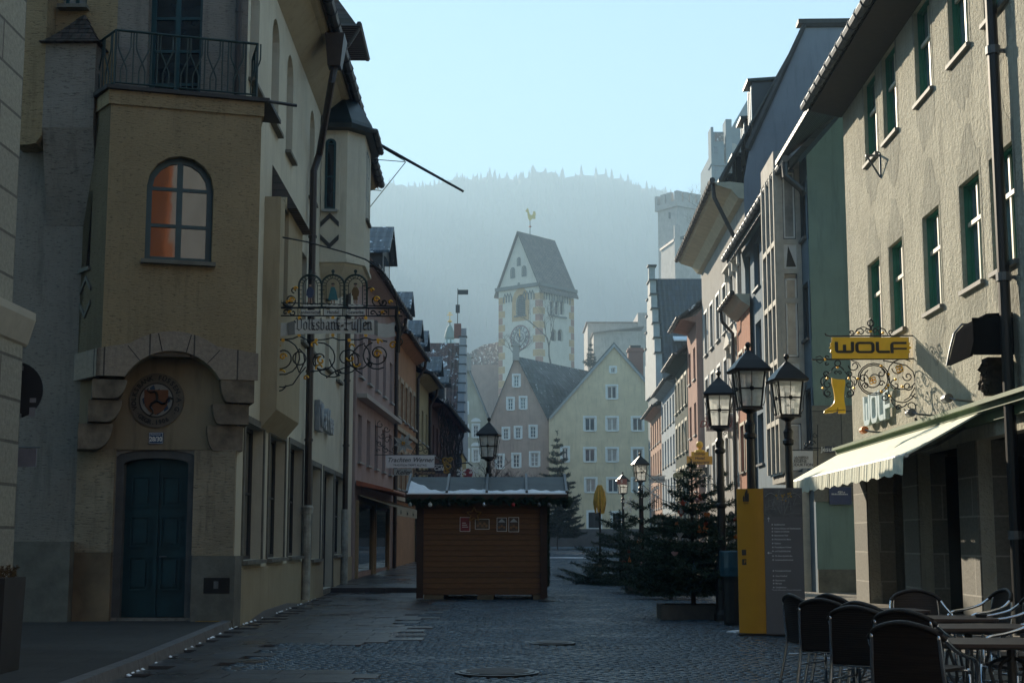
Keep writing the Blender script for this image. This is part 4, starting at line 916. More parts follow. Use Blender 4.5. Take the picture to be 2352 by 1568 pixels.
# niche wall with emblem and house number is the front wall; recess reads between the corbels
N=Sub(bk,(-4.83,25.25-.03,0),0)
ew=plaster('niche_plaster',(.27,.22,.15),34,.5,.01,.15)
s=MB(); s.box(N.hit(182,950)[0],-.02,0,.026,door[3]+.004,z0-.01); s.build('niche_wall',ew,N.e)
ex,ez=N.hit(360,919,-.02); er=.48
s=MB(); s.disc((ex,-.04,ez),er,.038,40); em=s.build('emblem',simple('emblem_ring',(.13,.11,.085),.8,0,.2,6,bump=.4),N.e)
s=MB(); s.disc((ex,-.052,ez),er*.64,.01,36); s.build('emblem_rim',simple('emblem_dark',(.035,.03,.025),.8),em)
s=MB(); rr=er*.59; cnt=0
for i in range(-5,6):       # slanted lozenges
    for j in range(-5,6):
        px_,pz_=i*.10+j*.03,j*.13+(i%2)*.065
        P4=[(px_-.05,pz_+.02),(px_+.02,pz_+.075),(px_+.05,pz_-.02),(px_-.02,pz_-.075)]
        if all(math.hypot(a,b)<rr for a,b in P4): s.prism([(ex+a,ez+b) for a,b in P4],-.058,-.0535)
s.build('lozenges',simple('emblem_blue',(.02,.05,.10),.7,0,.2,5),em)
s=MB(); s.disc((ex,-.0535,ez),rr,.001,36); s.build('lozenge_ground',simple('emblem_white',(.24,.24,.22),.7),em)
s=MB(); sh_=[(-.21,.18),(.21,.18),(.21,0),(.19,-.10),(.12,-.19),(0,-.26),(-.12,-.19),(-.19,-.10),(-.21,0)]
s.prism([(ex+a,ez+b) for a,b in sh_],-.070,-.059); s.build('shield',simple('emblem_orange',(.15,.055,.018),.6,0,.15,6),em)
s=MB()
for k in range(3):
    a=R(90+120*k-10); rot=lambda x,z,a=a: (ex+.02+x*math.cos(a)-z*math.sin(a),-.078,ez-.01+x*math.sin(a)+z*math.cos(a))
    s.tube([rot(0,0),rot(.10,.02),rot(.15,.06)],.026,6,.02); s.tube([rot(.15,.06),rot(.12,.14),rot(.14,.20)],.018,6,.012); s.tube([rot(.14,.19),rot(.19,.20)],.012,5)
s.build('three_legs',M['black_paint'],em)
ltm=simple('emblem_letters',(.022,.02,.018),.7)
def ring_text(st,r_,a0,a1,size,par,flip=False):
    n=len(st)
    for i,ch in enumerate(st):
        if ch==' ': continue
        a=a0+(a1-a0)*i/(n-1); t=text(ch,size,ltm,par,(ex+r_*math.cos(R(a)),-.046,ez+r_*math.sin(R(a))),ext=.003,off=.004)
        t.rotation_euler=(0,-R(a-90) if not flip else -R(a+90),0)
ring_text('VOLKSBANK FÜSSEN·A·G·',er*.82,200,-35,.115,em); ring_text('·GEGR.1906',er*.82,217,300,.105,em,True)
for dxx in(-.018,.018):
    pass
nx_,nz2=N.hit(359,1006); s=MB(); s.box(nx_-.125,nx_+.125,-.03,-.003,nz2-.1,nz2+.1); nb=s.build('house_number',simple('enamel_blue',(.02,.06,.17),.35),N.e)
text('28/30',.115,M['white_paint'],nb,(nx_,-.036,nz2-.02),sx=.85,off=.003); text('Reichenstr.',.042,M['white_paint'],nb,(nx_,-.036,nz2+.062))
s=MB(); s.panel([(nx_-.118,nz2-.093),(nx_+.118,nz2-.093),(nx_+.118,nz2+.093),(nx_-.118,nz2+.093)],[[(nx_-.112,nz2-.087),(nx_+.112,nz2-.087),(nx_+.112,nz2+.087),(nx_-.112,nz2+.087)]],-.034); s.build('border',M['white_paint'],nb)
N.flatten()
# ---- balcony slab and railing on the oriel
Bf=Sub(bk,(OL.x,OL.y,0),oa)
s=MB(); pl=[(-.08,-.12),(Wd+.12,-.12),(rb.x+.5,rb.y),(back.x-.12,back.y)]
s.prism([(a,b) for a,b in pl],zc+.09,zc+.16,'z'); s.build('balcony_slab',M['roof_edge'],Bf.e)
s=MB(); s.prism([(a*1.0,b+.06) for a,b in [(-.04,-.10),(Wd+.04,-.10),(rb.x+.1,rb.y),(back.x-.04,back.y)]],z1+.0,zc+.088,'z'); s.build('balcony_moulding',tan,Bf.e)
s=MB(); s.tube([(Wd+.1,-.1,zc+.1),(Wd+.62,-.06,zc+.08)],.03,6); s.build('spout',M['dark_zinc'],Bf.e)
zr0=zc+.24; zr1=Bf.hit(262,68)[1]; print('rail',zc,zr1)
rl=MB(); c0=(.04,.02); c1=(Wd-.10,.02)
cb=(back.x*.85+.02,back.y-.1); cb2=(Wd-.08,.95)
def rail_side(p,q,n,pat):
    p=Vector((*p,0)); q=Vector((*q,0)); d=q-p
    for z,r_ in((zr0,.016),(zr1,.024)): rl.tube([p+Vector((0,0,z)),q+Vector((0,0,z))],r_,6)
    Ht=zr1-zr0
    for i in range(n+1):
        b_=p+d*(i/n)
        if pat[i%len(pat)]=='|' : rl.tube([b_+Vector((0,0,zr0)),b_+Vector((0,0,zr1))],.014,5)
        else:
            sg=1 if pat[i%len(pat)]=='>' else -1; e=d.normalized()*(d.length/n)*1.55*sg
            z=lambda t: Vector((0,0,zr0+Ht*t))
            rl.tube([b_+z(0),b_+z(.24),b_+e*.12+z(.32),b_+e*.88+z(.62),b_+e+z(.70),b_+e+z(1)],.014,5)
rail_side(c0,c1,24,'|><|><||><|>'); rail_side(cb,c0,7,'|><|><|'); rail_side(cb2,c1,6,'|><|><|')
for c_ in(c0,c1,cb,cb2): rl.tube([(c_[0],c_[1],zc+.16),(c_[0],c_[1],zr1)],.02,6)
rl.build('balcony_railing',M['green_metal'],Bf.e)
Bf.flatten()
# ---- street facade of the bank
H=lambda px,py,n=0: bk.hit(px,py,n)
LB2=22.3; zEb=13.25
gw=[]
for (xa,xb_,yt,yb) in [(557,600,944,1250),(614,651,968,1258),(661,692,990,1262),(713,734,1040,1277),(741,764,1052,1338),(767,790,1068,1274)]:
    u0=H(xa,1200)[0]; u1=H(xb_,1200)[0]; gw.append([u0,u1,1.12,3.62])
gw[3][2]=1.0; gw[3][3]=3.35; gw[4][2]=.16; gw[4][3]=3.35; gw[5][2]=1.05; gw[5][3]=3.35
print('bank ground windows',[[round(q,2) for q in g_] for g_ in gw])
up=[]
for xs in [(618,634),(688,702),(712,724),(748,757),(774,782)]:
    u0=H(xs[0],750)[0]; u1=min(H(xs[1],750)[0],u0+1.3); u1=max(u1,u0+1.0); up.append((u0,u1,6.15,8.3))
r3=[]
for xs in [(570,593),(622,641),(658,668)]:
    u0=H(xs[0],250)[0]; u1=u0+1.05; r3.append((u0,u1,9.9,12.2,.52))
r3+=[(9.4,10.4,9.9,12.2,.5),(18.2,19.2,9.9,12.2,.5),(20.2,21.2,9.9,12.2,.5)]
allb=[tuple(g_) for g_ in gw]+up+r3
f=MB(); f.panel([(0,0),(LB2,0),(LB2,zEb),(0,zEb)],[opening(q,q[4] if len(q)>4 else 0) for q in allb],0,.22)
f.face([(LB2,0,0),(LB2,10,0),(LB2,10,zEb),(LB2,0,zEb)]); f.build('street_wall',cream,bk.e)
for i,q in enumerate(gw):
    o=window(bk,*q,y=.2,nx=2 if i!=4 else 1,nz=2 if i!=4 else 1,fm='dark_frame',gm='glass',sm='grey_stone',fr=.07,sill=.12 if i!=4 else 0,sur=.13,surm='dark_frame' if 0 else 'grey_stone',name='window' if i!=4 else 'side_door')
for q in up: window(bk,*q,y=.2,nx=2,nz=3,fm='teal_paint',sm='grey_stone',sill=.12)
for q in r3: window(bk,*q[:4],y=.2,arch=q[4],nx=2,nz=3,fm='teal_paint',sm='grey_stone',sill=.12)
f=MB(); f.prism([(-.75,zEb+.12),(-.62,zEb-.02),(-.5,zEb-.05),(-.12,zEb-.5),(-.003,zEb-.62),(-.003,zEb+.12)],2.2,LB2,'x'); f.build('cove_soffit',ochre,bk.e)
gutter(bk,(2.0,-.85,zEb+.14),(LB2,-.85,zEb+.14),.12,'dark_zinc',sect=.8)
roof_slab(bk,'roof',[(2.0,-.75,zEb+.1),(LB2,-.75,zEb+.1),(LB2,5,zEb+6.5),(2.0,5,zEb+6.5)],.12,old_t)
roof_slab(bk,'roof',[(2.0,5.01,zEb+6.5),(LB2,5.01,zEb+6.5),(LB2,10,zEb),(2.0,10,zEb)],.12,old_t)
f=MB(); f.box(0.0,2.2,.01,9.9,zEb-.01,TOP+3); f.build('corner_block',mauve,bk.e)
# hopper and the two downpipes
uh=H(740,130,-.5)[0]
f=MB(); f.hexa([(uh-.2,-.95,zEb-.75),(uh+.2,-.95,zEb-.75),(uh+.2,-.65,zEb-.75),(uh-.2,-.65,zEb-.75)],[(uh-.38,-1.05,zEb-.02),(uh+.38,-1.05,zEb-.02),(uh+.38,-.6,zEb-.02),(uh-.38,-.6,zEb-.02)]); f.build('rain_hopper',M['pipe_brown'],bk.e)
u1_=H(712,800,-.14)[0]
pipe(bk,[(uh,-.8,zEb-.7),(uh-.1,-.75,zEb-1.1),(u1_+.25,-.25,zEb-2.3),(u1_,-.15,zEb-2.8),(u1_,-.15,2.2)],.085,'pipe_brown')
pc=simple('pale_pipe',(.33,.33,.29),.7,0,.45,3.5,bump=.5)
f=MB(); f.tube([(u1_,-.15,2.2),(u1_,-.15,.1)],.10,10); f.lathe([(.13,2.1),(.15,2.25),(.11,2.3)],(u1_,-.15,0)); f.build('standpipe',pc,bk.e)
u2_=H(796,900,-.14)[0]
pipe(bk,[(u2_,-.15,zEb-1.0),(u2_,-.15,2.35)],.085,'pipe_brown'); f=MB(); f.tube([(u2_,-.15,2.4),(u2_,-.15,.1)],.11,10); f.build('standpipe',pc,bk.e)
# plinth of the street side
f=MB(); f.box(.06,gw[4][0]-.05,-.05,-.003,0,.98); f.build('street_plinth',ochre,bk.e)
f=MB(); f.box(gw[4][1]+.05,LB2-.1,-.05,-.003,0,.95); f.build('street_plinth',ochre,bk.e)
# tan bay with little tiled roof
ub0=H(640,600,-.3)[0]; ub1=H(692,600,-.3)[0]; zb0=H(660,955,-.3)[1]; zb1=H(665,488,-.3)[1]
print('tan bay',ub0,ub1,zb0,zb1)
f=MB(); f.panel([(ub0,zb0),(ub1,zb0),(ub1,zb1),(ub0,zb1)],[opening((ub0+.6,ub0+1.2,6.2,8.4),.3)],-.32,.2); f.box(ub0,ub0+.02,-.318,-.003,zb0,zb1); f.box(ub1-.02,ub1,-.318,-.003,zb0,zb1); f.box(ub0,ub1,-.318,-.003,zb0-.02,zb0); 
f.prism([(-.318,zb0-.022),(-.003,zb0-.022),(-.003,zb0-.4)],ub0,ub1,'x'); f.build('shallow_bay',ochre,bk.e)
window(bk,ub0+.6,ub0+1.2,6.2,8.4,y=-.2,arch=.3,nx=1,nz=3,fm='teal_paint',sill=.1,face=-.32)
f=MB()
for k in range(6):
    t0=k/6; f.hexa([(ub0+.9,-.52+.085*k,zb1-.02+.15*k),(ub1+.08,-.52+.085*k,zb1-.02+.15*k),(ub1+.08,-.003,zb1-.02+.15*k),(ub0+.9,-.003,zb1-.02+.15*k)],[(ub0+.9,-.42+.085*k,zb1+.13+.15*k),(ub1+.08,-.42+.085*k,zb1+.13+.15*k),(ub1+.08,-.003,zb1+.13+.15*k),(ub0+.9,-.003,zb1+.13+.15*k)])
f.build('bay_roof',old_t,bk.e)
# polygonal oriel with dark dome roof
ua=H(737,400)[0]; PR=1.12; dw=3.0; zo0=H(737,600)[1]; zo1=H(760,262,-.4)[1]
print('oriel2',ua,zo0,zo1)
pl=[(ua,-.003),(ua+.45-.45,-PR*.62),(ua+.5,-PR),(ua+dw-.5,-PR),(ua+dw,-PR*.62),(ua+dw,-.003)]
f=MB(); f.prism(pl,zo0,zo1,'z')
for k in range(5):
    t0=k/5; t1=(k+1)/5; s0=1-t0**1.6*.85; s1=1-t1**1.6*.85; c_=(ua+dw/2,0)
    R0=[(c_[0]+(a-c_[0])*s0,min(-.003,b*s0),zo0-.003-.85*t0) for a,b in pl]; R1=[(c_[0]+(a-c_[0])*s1,min(-.003,b*s1),zo0-.003-.85*t1) for a,b in pl]; n=len(pl)
    for i in range(n): f.face([R0[i],R0[(i+1)%n],R1[(i+1)%n],R1[i]])
f.build('polygonal_oriel',cream,bk.e)
mld=MB(); mld.prism([(ua-.05,-.003),(ua-.05,-PR*.62-.03),(ua+.48,-PR-.05),(ua+dw-.48,-PR-.05),(ua+dw+.05,-PR*.62-.03),(ua+dw+.05,-.003)],zo0-.1,zo0-.002,'z'); mld.build('oriel_moulding',cream,bk.e)
dm=MB(); R_=[]
for t,q in((-.12,1.18),(.0,1.2),(.12,1.16),(.45,1.0),(.8,.82),(1.15,.66),(1.5,.52)):
    R_.append([(ua+dw/2+(a-ua-dw/2)*q,min(0,b*q) if b<-.01 else -.004,zo1+.13+t) for a,b in pl])
for A_,B_ in zip(R_,R_[1:]):
    for i in range(len(pl)-1): dm.face([A_[i],A_[i+1],B_[i+1],B_[i]])
dm.face(R_[0][::-1]); dm.face(R_[-1]); dm.build('oriel_roof',simple('patina_metal',(.02,.03,.032),.45,.2,.3,3),bk.e)
gutter(bk,(ua-.15,-.75,zo1+.1),(ua+.42,-PR-.28,zo1+.1),.07); gutter(bk,(ua+.42,-PR-.28,zo1+.1),(ua+dw-.4,-PR-.28,zo1+.1),.08)
# its windows: camera side, and the chamfer/street side
Fc=Sub(bk,bk.M@Vector((ua-.004,0,0)),R(91.15)-PI/2)   # plane facing the camera
fu=Fc.hit(748,400)[0]; 
f=MB()
wz0=Fc.hit(760,482)[1]; wz1=Fc.hit(760,320)[1]; c_=PR*.62*.5
nw=(Fc.hit(747,400)[0],Fc.hit(772,400)[0]); print('oriel win',nw,wz0,wz1)
o=window(Fc,nw[0],nw[1],wz0,wz1,y=-.075,arch=.14,nx=1,nz=3,fm='teal_paint',sm='grey_frame',sill=.1,face=-.03)
s=MB(); oo=opening((nw[0]-.1,nw[1]+.1,wz0-.02,wz1+.1),.2); ii=opening((nw[0],nw[1],wz0,wz1),.14); n=len(oo)
s.mesh_([(a,-.06,b) for a,b in oo]+[(a,-.06,b) for a,b in ii]+[(a,0,b) for a,b in oo]+[(a,-.02,b) for a,b in ii],[(i,(i+1)%n,(i+1)%n+n,i+n) for i in range(n)]+[(i,(i+1)%n,(i+1)%n+2*n,i+2*n) for i in range(n)]+[(i+n,(i+1)%n+n,(i+1)%n+3*n,i+3*n) for i in range(n)]); s.build('window_surround',cream,Fc.e)
s=MB(); zc_=Fc.hit(760,530)[1]; mx=(nw[0]+nw[1])/2
for sg in(1,-1): s.prism([(mx-.24,zc_+sg*.10),(mx,zc_+sg*.34),(mx+.24,zc_+sg*.10),(mx+.24,zc_+sg*.24),(mx,zc_+sg*.48),(mx-.24,zc_+sg*.24)],-.025,-.001)
s.build('carved_ornament',M['dark_frame'],Fc.e); Fc.flatten()
window(bk,ua+1.0,ua+1.9,wz0,wz1,y=-PR-.01,nx=2,nz=3,fm='teal_paint',sill=.08,face=-PR)
# wall dormer and dark timber dormer above the eaves
zt1=17.5
f=MB(); u0=H(742,60,0)[0]-1.2; f.panel([(u0-1.0,zEb-.3),(u0+3.0,zEb-.3),(u0+3.0,zt1),(u0-1.0,zt1)],[opening((u0+.3,u0+1.3,zEb+.9,zEb+2.9),.5)],-.02,.2); f.box(u0+2.98,u0+3.0,0,3,zEb-.3,zt1); f.build('wall_dormer',cream,bk.e)
window(bk,u0+.3,u0+1.3,zEb+.9,zEb+2.9,y=.15,arch=.5,nx=2,nz=2,fm='teal_paint',sill=.1,face=-.02)
f=MB(); ud=u0+3.3; f.box(ud,ud+2.4,-.1,3,zEb+.4,zEb+2.7); dmo=f.build('timber_dormer',M['dark_frame'],bk.e)
f=MB(); f.hexa([(ud-.3,-.75,zEb+2.55),(ud+2.7,-.75,zEb+2.55),(ud+2.7,3.4,zEb+2.55),(ud-.3,3.4,zEb+2.55)],[(ud+.5,.3,zEb+4.2),(ud+1.9,.3,zEb+4.2),(ud+1.9,3,zEb+4.2),(ud+.5,3,zEb+4.2)]); f.build('dormer_roof',old_t,dmo)
f=MB(); f.tube([(ud-.3,-.8,zEb+2.6),(ud+2.7,-.8,zEb+2.6)],.08,6); f.tube([(ud-.2,-.8,zEb+2.5),(ud-.2,-.5,zEb+2.0),(ud-.1,-.18,zEb+1.7),(ud-.1,-.18,zEb+.6)],.05,6); f.build('dormer_gutter',M['pipe_brown'],dmo)
# ---------------------------------------------------------------- flagpole on the oriel
fp=Thing('flagpole','long dark slanting flagpole with thin stay wires high above the street','flagpole',at(850,320,41),0)
s=MB(); p0=Vector((0,0,0)); p1_=fp.P(1065,440,0); s.tube([p0,p1_],.05,8,.035); s.build('pole',M['dark_metal'],fp.e)
s=MB(); 
for a,c in [((882,342),(816,432)),((932,372),(848,478)),((856,366),(932,372)),((848,478),(816,520)),((816,432),(876,438)),((882,342),(930,370))]: s.tube([fp.P(*a),fp.P(*c)],.012,4)
s.build('stay_wires',M['dark_metal'],fp.e)
# ================================================================= farther houses on the left
LA=math.atan2(1,.027)
def lineL(Y): return -6.48+.027*Y
def left_house(name,label,Y0,Y1,ze_,col,wz,ncol,rm,over=.5,D=9,pitch=40,st=None,sh=True,ww=1.0,wh=1.6,off=0,ridge=None,soffit=None):
    b=Thing(name,label,'building',(lineL(Y0)+off,Y0,gz(Y0)),LA); W=Y1-Y0; du=W/ncol
    ws=[(k*du+(du-ww)/2,k*du+(du-ww)/2+ww,z,z+wh) for z in wz for k in range(ncol)]
    street_house(b,W,D,-.6,ze_,ws,plaster(name+'_plaster',col,30,.3,.01),rm,pitch,over,.14,style=st or dict(nx=2,nz=2,fm='white_paint',gm='glass',sm='grey_frame',sill=.1),ridge=ridge,soffit=soffit)
    return b,W
ltt=tiles('brown_tiles_snowed',(.07,.055,.05),.3,.33,.3)
b1,W1=left_house('shop_house','pale pink house with wide cornice and a small red awning beyond the bank',47.6,59.2,10.6,(.36,.28,.26),(4.0,6.9),5,ltt,over=.6,ridge=13.2,soffit=simple('pink_cornice',(.33,.26,.24),.8))
f=MB(); f.box(.2,W1-.1,-.35,-.02,6.1,6.25); f.build('string_course',simple('pale_trim',(.36,.33,.30),.8),b1.e)
for (a,c) in((.5,4.6),(5.4,9.6)):
    s=MB(); s.box(a,c,-.02,-.003,.35,2.5); o=s.build('shop_window',M['glass'],b1.e); s=MB(); s.box(a-.15,a,-.1,-.003,0,2.6); s.box(c,c+.15,-.1,-.003,0,2.6); s.box(a-.15,c+.15,-.1,-.003,2.601,2.7); s.build('frame',simple('ochre_frame',(.30,.22,.12),.8),o)
f=MB(); f.box(.2,1.6,-1.9,-.05,.0,.06); 
# small red canopy and the folding sun blind under it
cn=Thing('canopy','narrow red tiled canopy over the shop windows beyond the bank','canopy',b1.O,LA)
s=MB(); s.hexa([(.05,-.05,3.18),(W1-.6,-.05,3.18),(W1-.6,-1.2,2.98),(.05,-1.2,2.98)],[(.05,-.05,3.35),(W1-.6,-.05,3.35),(W1-.6,-1.2,3.06),(.05,-1.2,3.06)]); s.build('roof',simple('red_sheet',(.30,.085,.04),.5,0,.25,3),cn.e)
s=MB(); s.tube([(.0,-1.25,3.0),(W1-.55,-1.25,3.0)],.05,8); s.build('gutter',simple('copper_gutter',(.28,.10,.05),.5),cn.e)
bl_=Thing('shop_blind','beige shop blind with faint lettering beneath the red canopy','awning',b1.O,LA)
s=MB(); bc=simple('beige_cloth',(.28,.25,.18),.85,0,.1,4); s.hexa([(.5,-.1,2.85),(W1-1.6,-.1,2.85),(W1-1.6,-1.35,2.45),(.5,-1.35,2.45)],[(.5,-.1,2.9),(W1-1.6,-.1,2.9),(W1-1.6,-1.35,2.5),(.5,-1.35,2.5)]); s.build('cloth',bc,bl_.e)
s=MB(); s.box(.5,W1-1.6,-1.37,-1.352,2.2,2.5); o=s.build('valance',bc,bl_.e)
for k in range(4): text(['Café','Tracht','Mode','Leder'][k],.2,M['dark_frame'],o,(1.6+k*2.2,-1.38,2.33),ext=.002)
st_o=dict(nx=2,nz=2,fm='dark_frame',gm='glass',sm='grey_frame',sill=.14,sur=.2,surm='sand_stone')
b2,W2=left_house('orange_house','ornate orange brown house with moulded window surrounds',59.4,68.8,9.9,(.36,.21,.12),(3.4,6.4),5,ltt,over=.55,ridge=13.0,st=st_o)
for z in (3.0,5.9): f=MB(); f.box(0,W2,-.14,-.003,z-.1,z+.08); f.build('string_course',M['sand_stone'],b2.e)
b3,W3=left_house('cream_house','small cream house with deep brown gutter on the left side',69,76,9.2,(.33,.28,.16),(3.2,6.0),3,ltt,over=.7,ridge=11.8)
b4,W4=left_house('timber_house','dark brown brick and timber house hung with bare vines',76.2,96.5,8.4,(.10,.055,.045),(2.9,5.6),8,ltt,over=.8,ridge=12.0,off=.15)
vn=MB(); r=random.Random(8)
for k in range(46):
    x=1+r.random()*18; z=8.6; P_=[(x,-.5-r.random()*.3,z)]
    for j in range(9): x+=r.uniform(-.25,.25); z-=r.uniform(.25,.6); P_.append((x,-.25-r.random()*.3,z))
    vn.tube(P_,.03,4,.01,caps=False)
tag(vn.build('bare_vines',simple('vine',(.03,.025,.02),.9),None),'bare brown vines hanging from the eaves of the dark timber house','vine'); bpy.data.objects['bare_vines'].matrix_world=b4.M
# downpipes on each
for b,W_,ze_ in((b1,W1,10.6),(b2,W2,9.9),(b3,W3,9.2),(b4,W4,8.4)):
    pipe(b,[(W_-.3,-.5,ze_-.05),(W_-.3,-.45,ze_-.5),(W_-.3,-.13,ze_-1.0),(W_-.3,-.13,.2)],.075,'pipe_brown')
# dormers on the left roofs
def dormer(b,x,y,z,w_,h,m,dep=2.5,front='camera'):
    s=MB(); s.box(x-w_/2,x+w_/2,y,y+dep,z,z+h); s.prism([(x-w_/2,z+h),(x+w_/2,z+h),(x,z+h+w_*.45)],y,y+dep); o=s.build('dormer',M['dark_frame'],b.e)
    s=MB(); s.hexa([(x-w_/2-.2,y-.3,z+h-.1),(x,y-.3,z+h+w_*.45),(x,y+dep,z+h+w_*.45),(x-w_/2-.2,y+dep,z+h-.1)],[(x-w_/2-.2,y-.3,z+h),(x,y-.3,z+h+w_*.45+.1),(x,y+dep,z+h+w_*.45+.1),(x-w_/2-.2,y+dep,z+h)]); s.build('dormer_roof',m,o)
    s=MB(); s.hexa([(x+w_/2+.2,y-.3,z+h-.1),(x,y-.3,z+h+w_*.45),(x,y+dep,z+h+w_*.45),(x+w_/2+.2,y+dep,z+h-.1)],[(x+w_/2+.2,y-.3,z+h),(x,y-.3,z+h+w_*.45+.1),(x,y+dep,z+h+w_*.45+.1),(x+w_/2+.2,y+dep,z+h)]); s.build('dormer_roof',m,o)
    s=MB(); s.box(x-w_*.3,x+w_*.3,y-.03,y-.003,z+.3,z+h-.1); s.build('dormer_window',M['glass_blue'],o)
bt2=tiles('blue_grey_tiles',(.05,.07,.09),.3,.36,.25,axis='y',rough=.35)
dormer(b1,10.0,.2,11.1,2.6,1.7,bt2,3)
dormer(b2,5.5,.1,10.3,1.8,1.3,bt2); dormer(b3,1.0,.1,9.7,1.7,1.3,bt2); dormer(b3,4.6,.1,9.7,1.7,1.3,bt2); dormer(b4,3.5,.0,9.0,1.8,1.3,bt2); dormer(b4,9.5,.0,9.0,1.8,1.3,bt2)
# snow rails on the eaves
for b,W_,ze_ in((b1,W1,10.6),(b2,W2,9.9)):
    f=MB(); 
    for z in(.0,.14,.28): f.tube([(.2,-.15,ze_+.35+z),(W_-.2,-.15,ze_+.35+z)],.014,4)
    for i in range(int(W_/.5)): f.tube([(.2+i*.5,-.15,ze_+.1),(.2+i*.5,-.15,ze_+.66)],.012,4)
    f.build('snow_rail',simple('rusty_rail',(.10,.045,.03),.8),b.e)
# ---------------------------------------------------------------- stepped gable house with painted quoins
gx=at(1062,1200,100).x
sg_=Thing('stepped_gable_house','yellow house with blue grey painted quoins and a stepped gable under a snowy red roof','building',(gx,98,gz(98)),R(0))
zE8=at(1050,1000,98).z-gz(98); ztp=at(1025,770,98).z-gz(98)
f=MB(); f.box(-9,0,0.3,9.7,-.3,zE8); f.prism([(.3,zE8),(9.7,zE8),(5,ztp)],-9,-.35,'x'); f.build('wall',plaster('ochre_yellow',(.36,.27,.12),30,.3,.01),sg_.e)
rr_t=tiles('snowy_red_tiles',(.12,.06,.05),.26,.32,.3,axis='x')
roof_slab(sg_,'roof',[(-9,-.3,zE8-.2),(-.4,-.3,zE8-.2),(-.4,5,ztp+.15),(-9,5,ztp+.15)],.15,rr_t); roof_slab(sg_,'roof',[(-9,5.01,ztp+.15),(-.4,5.01,ztp+.15),(-.4,10.3,zE8-.2),(-9,10.3,zE8-.2)],.15,rr_t)
ns=11; prof=[(-.2,-.3)]; prof=[(0.0,zE8-1.2)]
y=-.3; z=zE8+.2; prof=[(y,zE8-1.2),(y,z)]
for k in range(ns): y+=5.1/ns; prof.append((y,z)); z+=(ztp+1.0-zE8)/ns; prof.append((y,z))
prof.append((y+.5,z)); y+=.5
for k in range(ns): z-=(ztp+1.0-zE8)/ns; prof.append((y,z)); y+=5.1/ns; prof.append((y,z))
prof.append((y,zE8-1.2)); f=MB(); f.prism(prof,-.35,.12,'x'); f.build('stepped_gable',simple('pale_grey_gable',(.30,.31,.33),.85,0,.1,3),sg_.e)
f=MB(); y=-.3; z=zE8+.2
for k in range(ns): y+=5.1/ns; f.box(-.42,.2,y-.5,y+.02,z+.002,z+.09); z+=(ztp+1.0-zE8)/ns
f.build('coping',M['dark_zinc'],sg_.e)
f=MB(); qm=simple('painted_quoin',(.13,.14,.20),.8)
for k in range(9): z=.3+k*.9; f.box(-.9 if k%2 else -.6,-.0,.28-.01,.297,z,z+.62)
f.build('quoins',qm,sg_.e)
f=MB()
for k in range(9): z=.42+k*.9; f.box(-.7 if k%2 else -.45,-.14,.26,.277,z,z+.36)
f.build('quoin_panels',simple('painted_quoin_pale',(.20,.21,.27),.8),sg_.e)
f=MB(); f.box(-1.0,-.4,.4,1.4,ztp-1.5,ztp+1.6) if 0 else f.box(-.75,-.25,4.5,5.1,ztp+.5,ztp+1.5); f.build('chimney',simple('chimney_brick',(.22,.10,.08),.9),sg_.e)
f=MB(); zt_=ztp+1.5; f.tube([(-.5,4.7,zt_),(-.5,4.7,zt_+2.6)],.03,5); f.box(-.5,.25,4.69,4.71,zt_+2.15,zt_+2.5); f.box(-.65,-.35,4.66,4.74,zt_+.8,zt_+1.4); f.build('weather_vane',M['dark_metal'],sg_.e)
# ---------------------------------------------------------------- sandstone house at the near left edge
sh_=Thing('stone_house','pale rusticated stone house at the left edge of the picture','building',(at(34,1200,18.9).x,18.9,0),PI/2-.0)
rst=blocks('rusticated_stone',(.40,.39,.32),(.34,.33,.28),1.6,.55,(.16,.15,.13),.02,.9)
zl=at(34,752,18.9).z
f=MB(); f.box(-40,0,0,5,0,zl-.25); f.build('ground_floor_wall',rst,sh_.e)  # both walls extended unseen behind the camera to block sky
f=MB(); f.box(-40,-.0,-.0+.0,5,zl+.2,16); f.build('upper_wall',rst,sh_.e).location.y=.17
f=MB(); f.prism([(.0,zl-.25),(-.03,zl-.22),(-.12,zl+.1),(-.12,zl+.2),(.3,zl+.2),(.3,zl-.25)],-40,.1,'x'); f.build('string_course',simple('smooth_course',(.40,.38,.32),.85,0,.1,4,bump=.2),sh_.e)
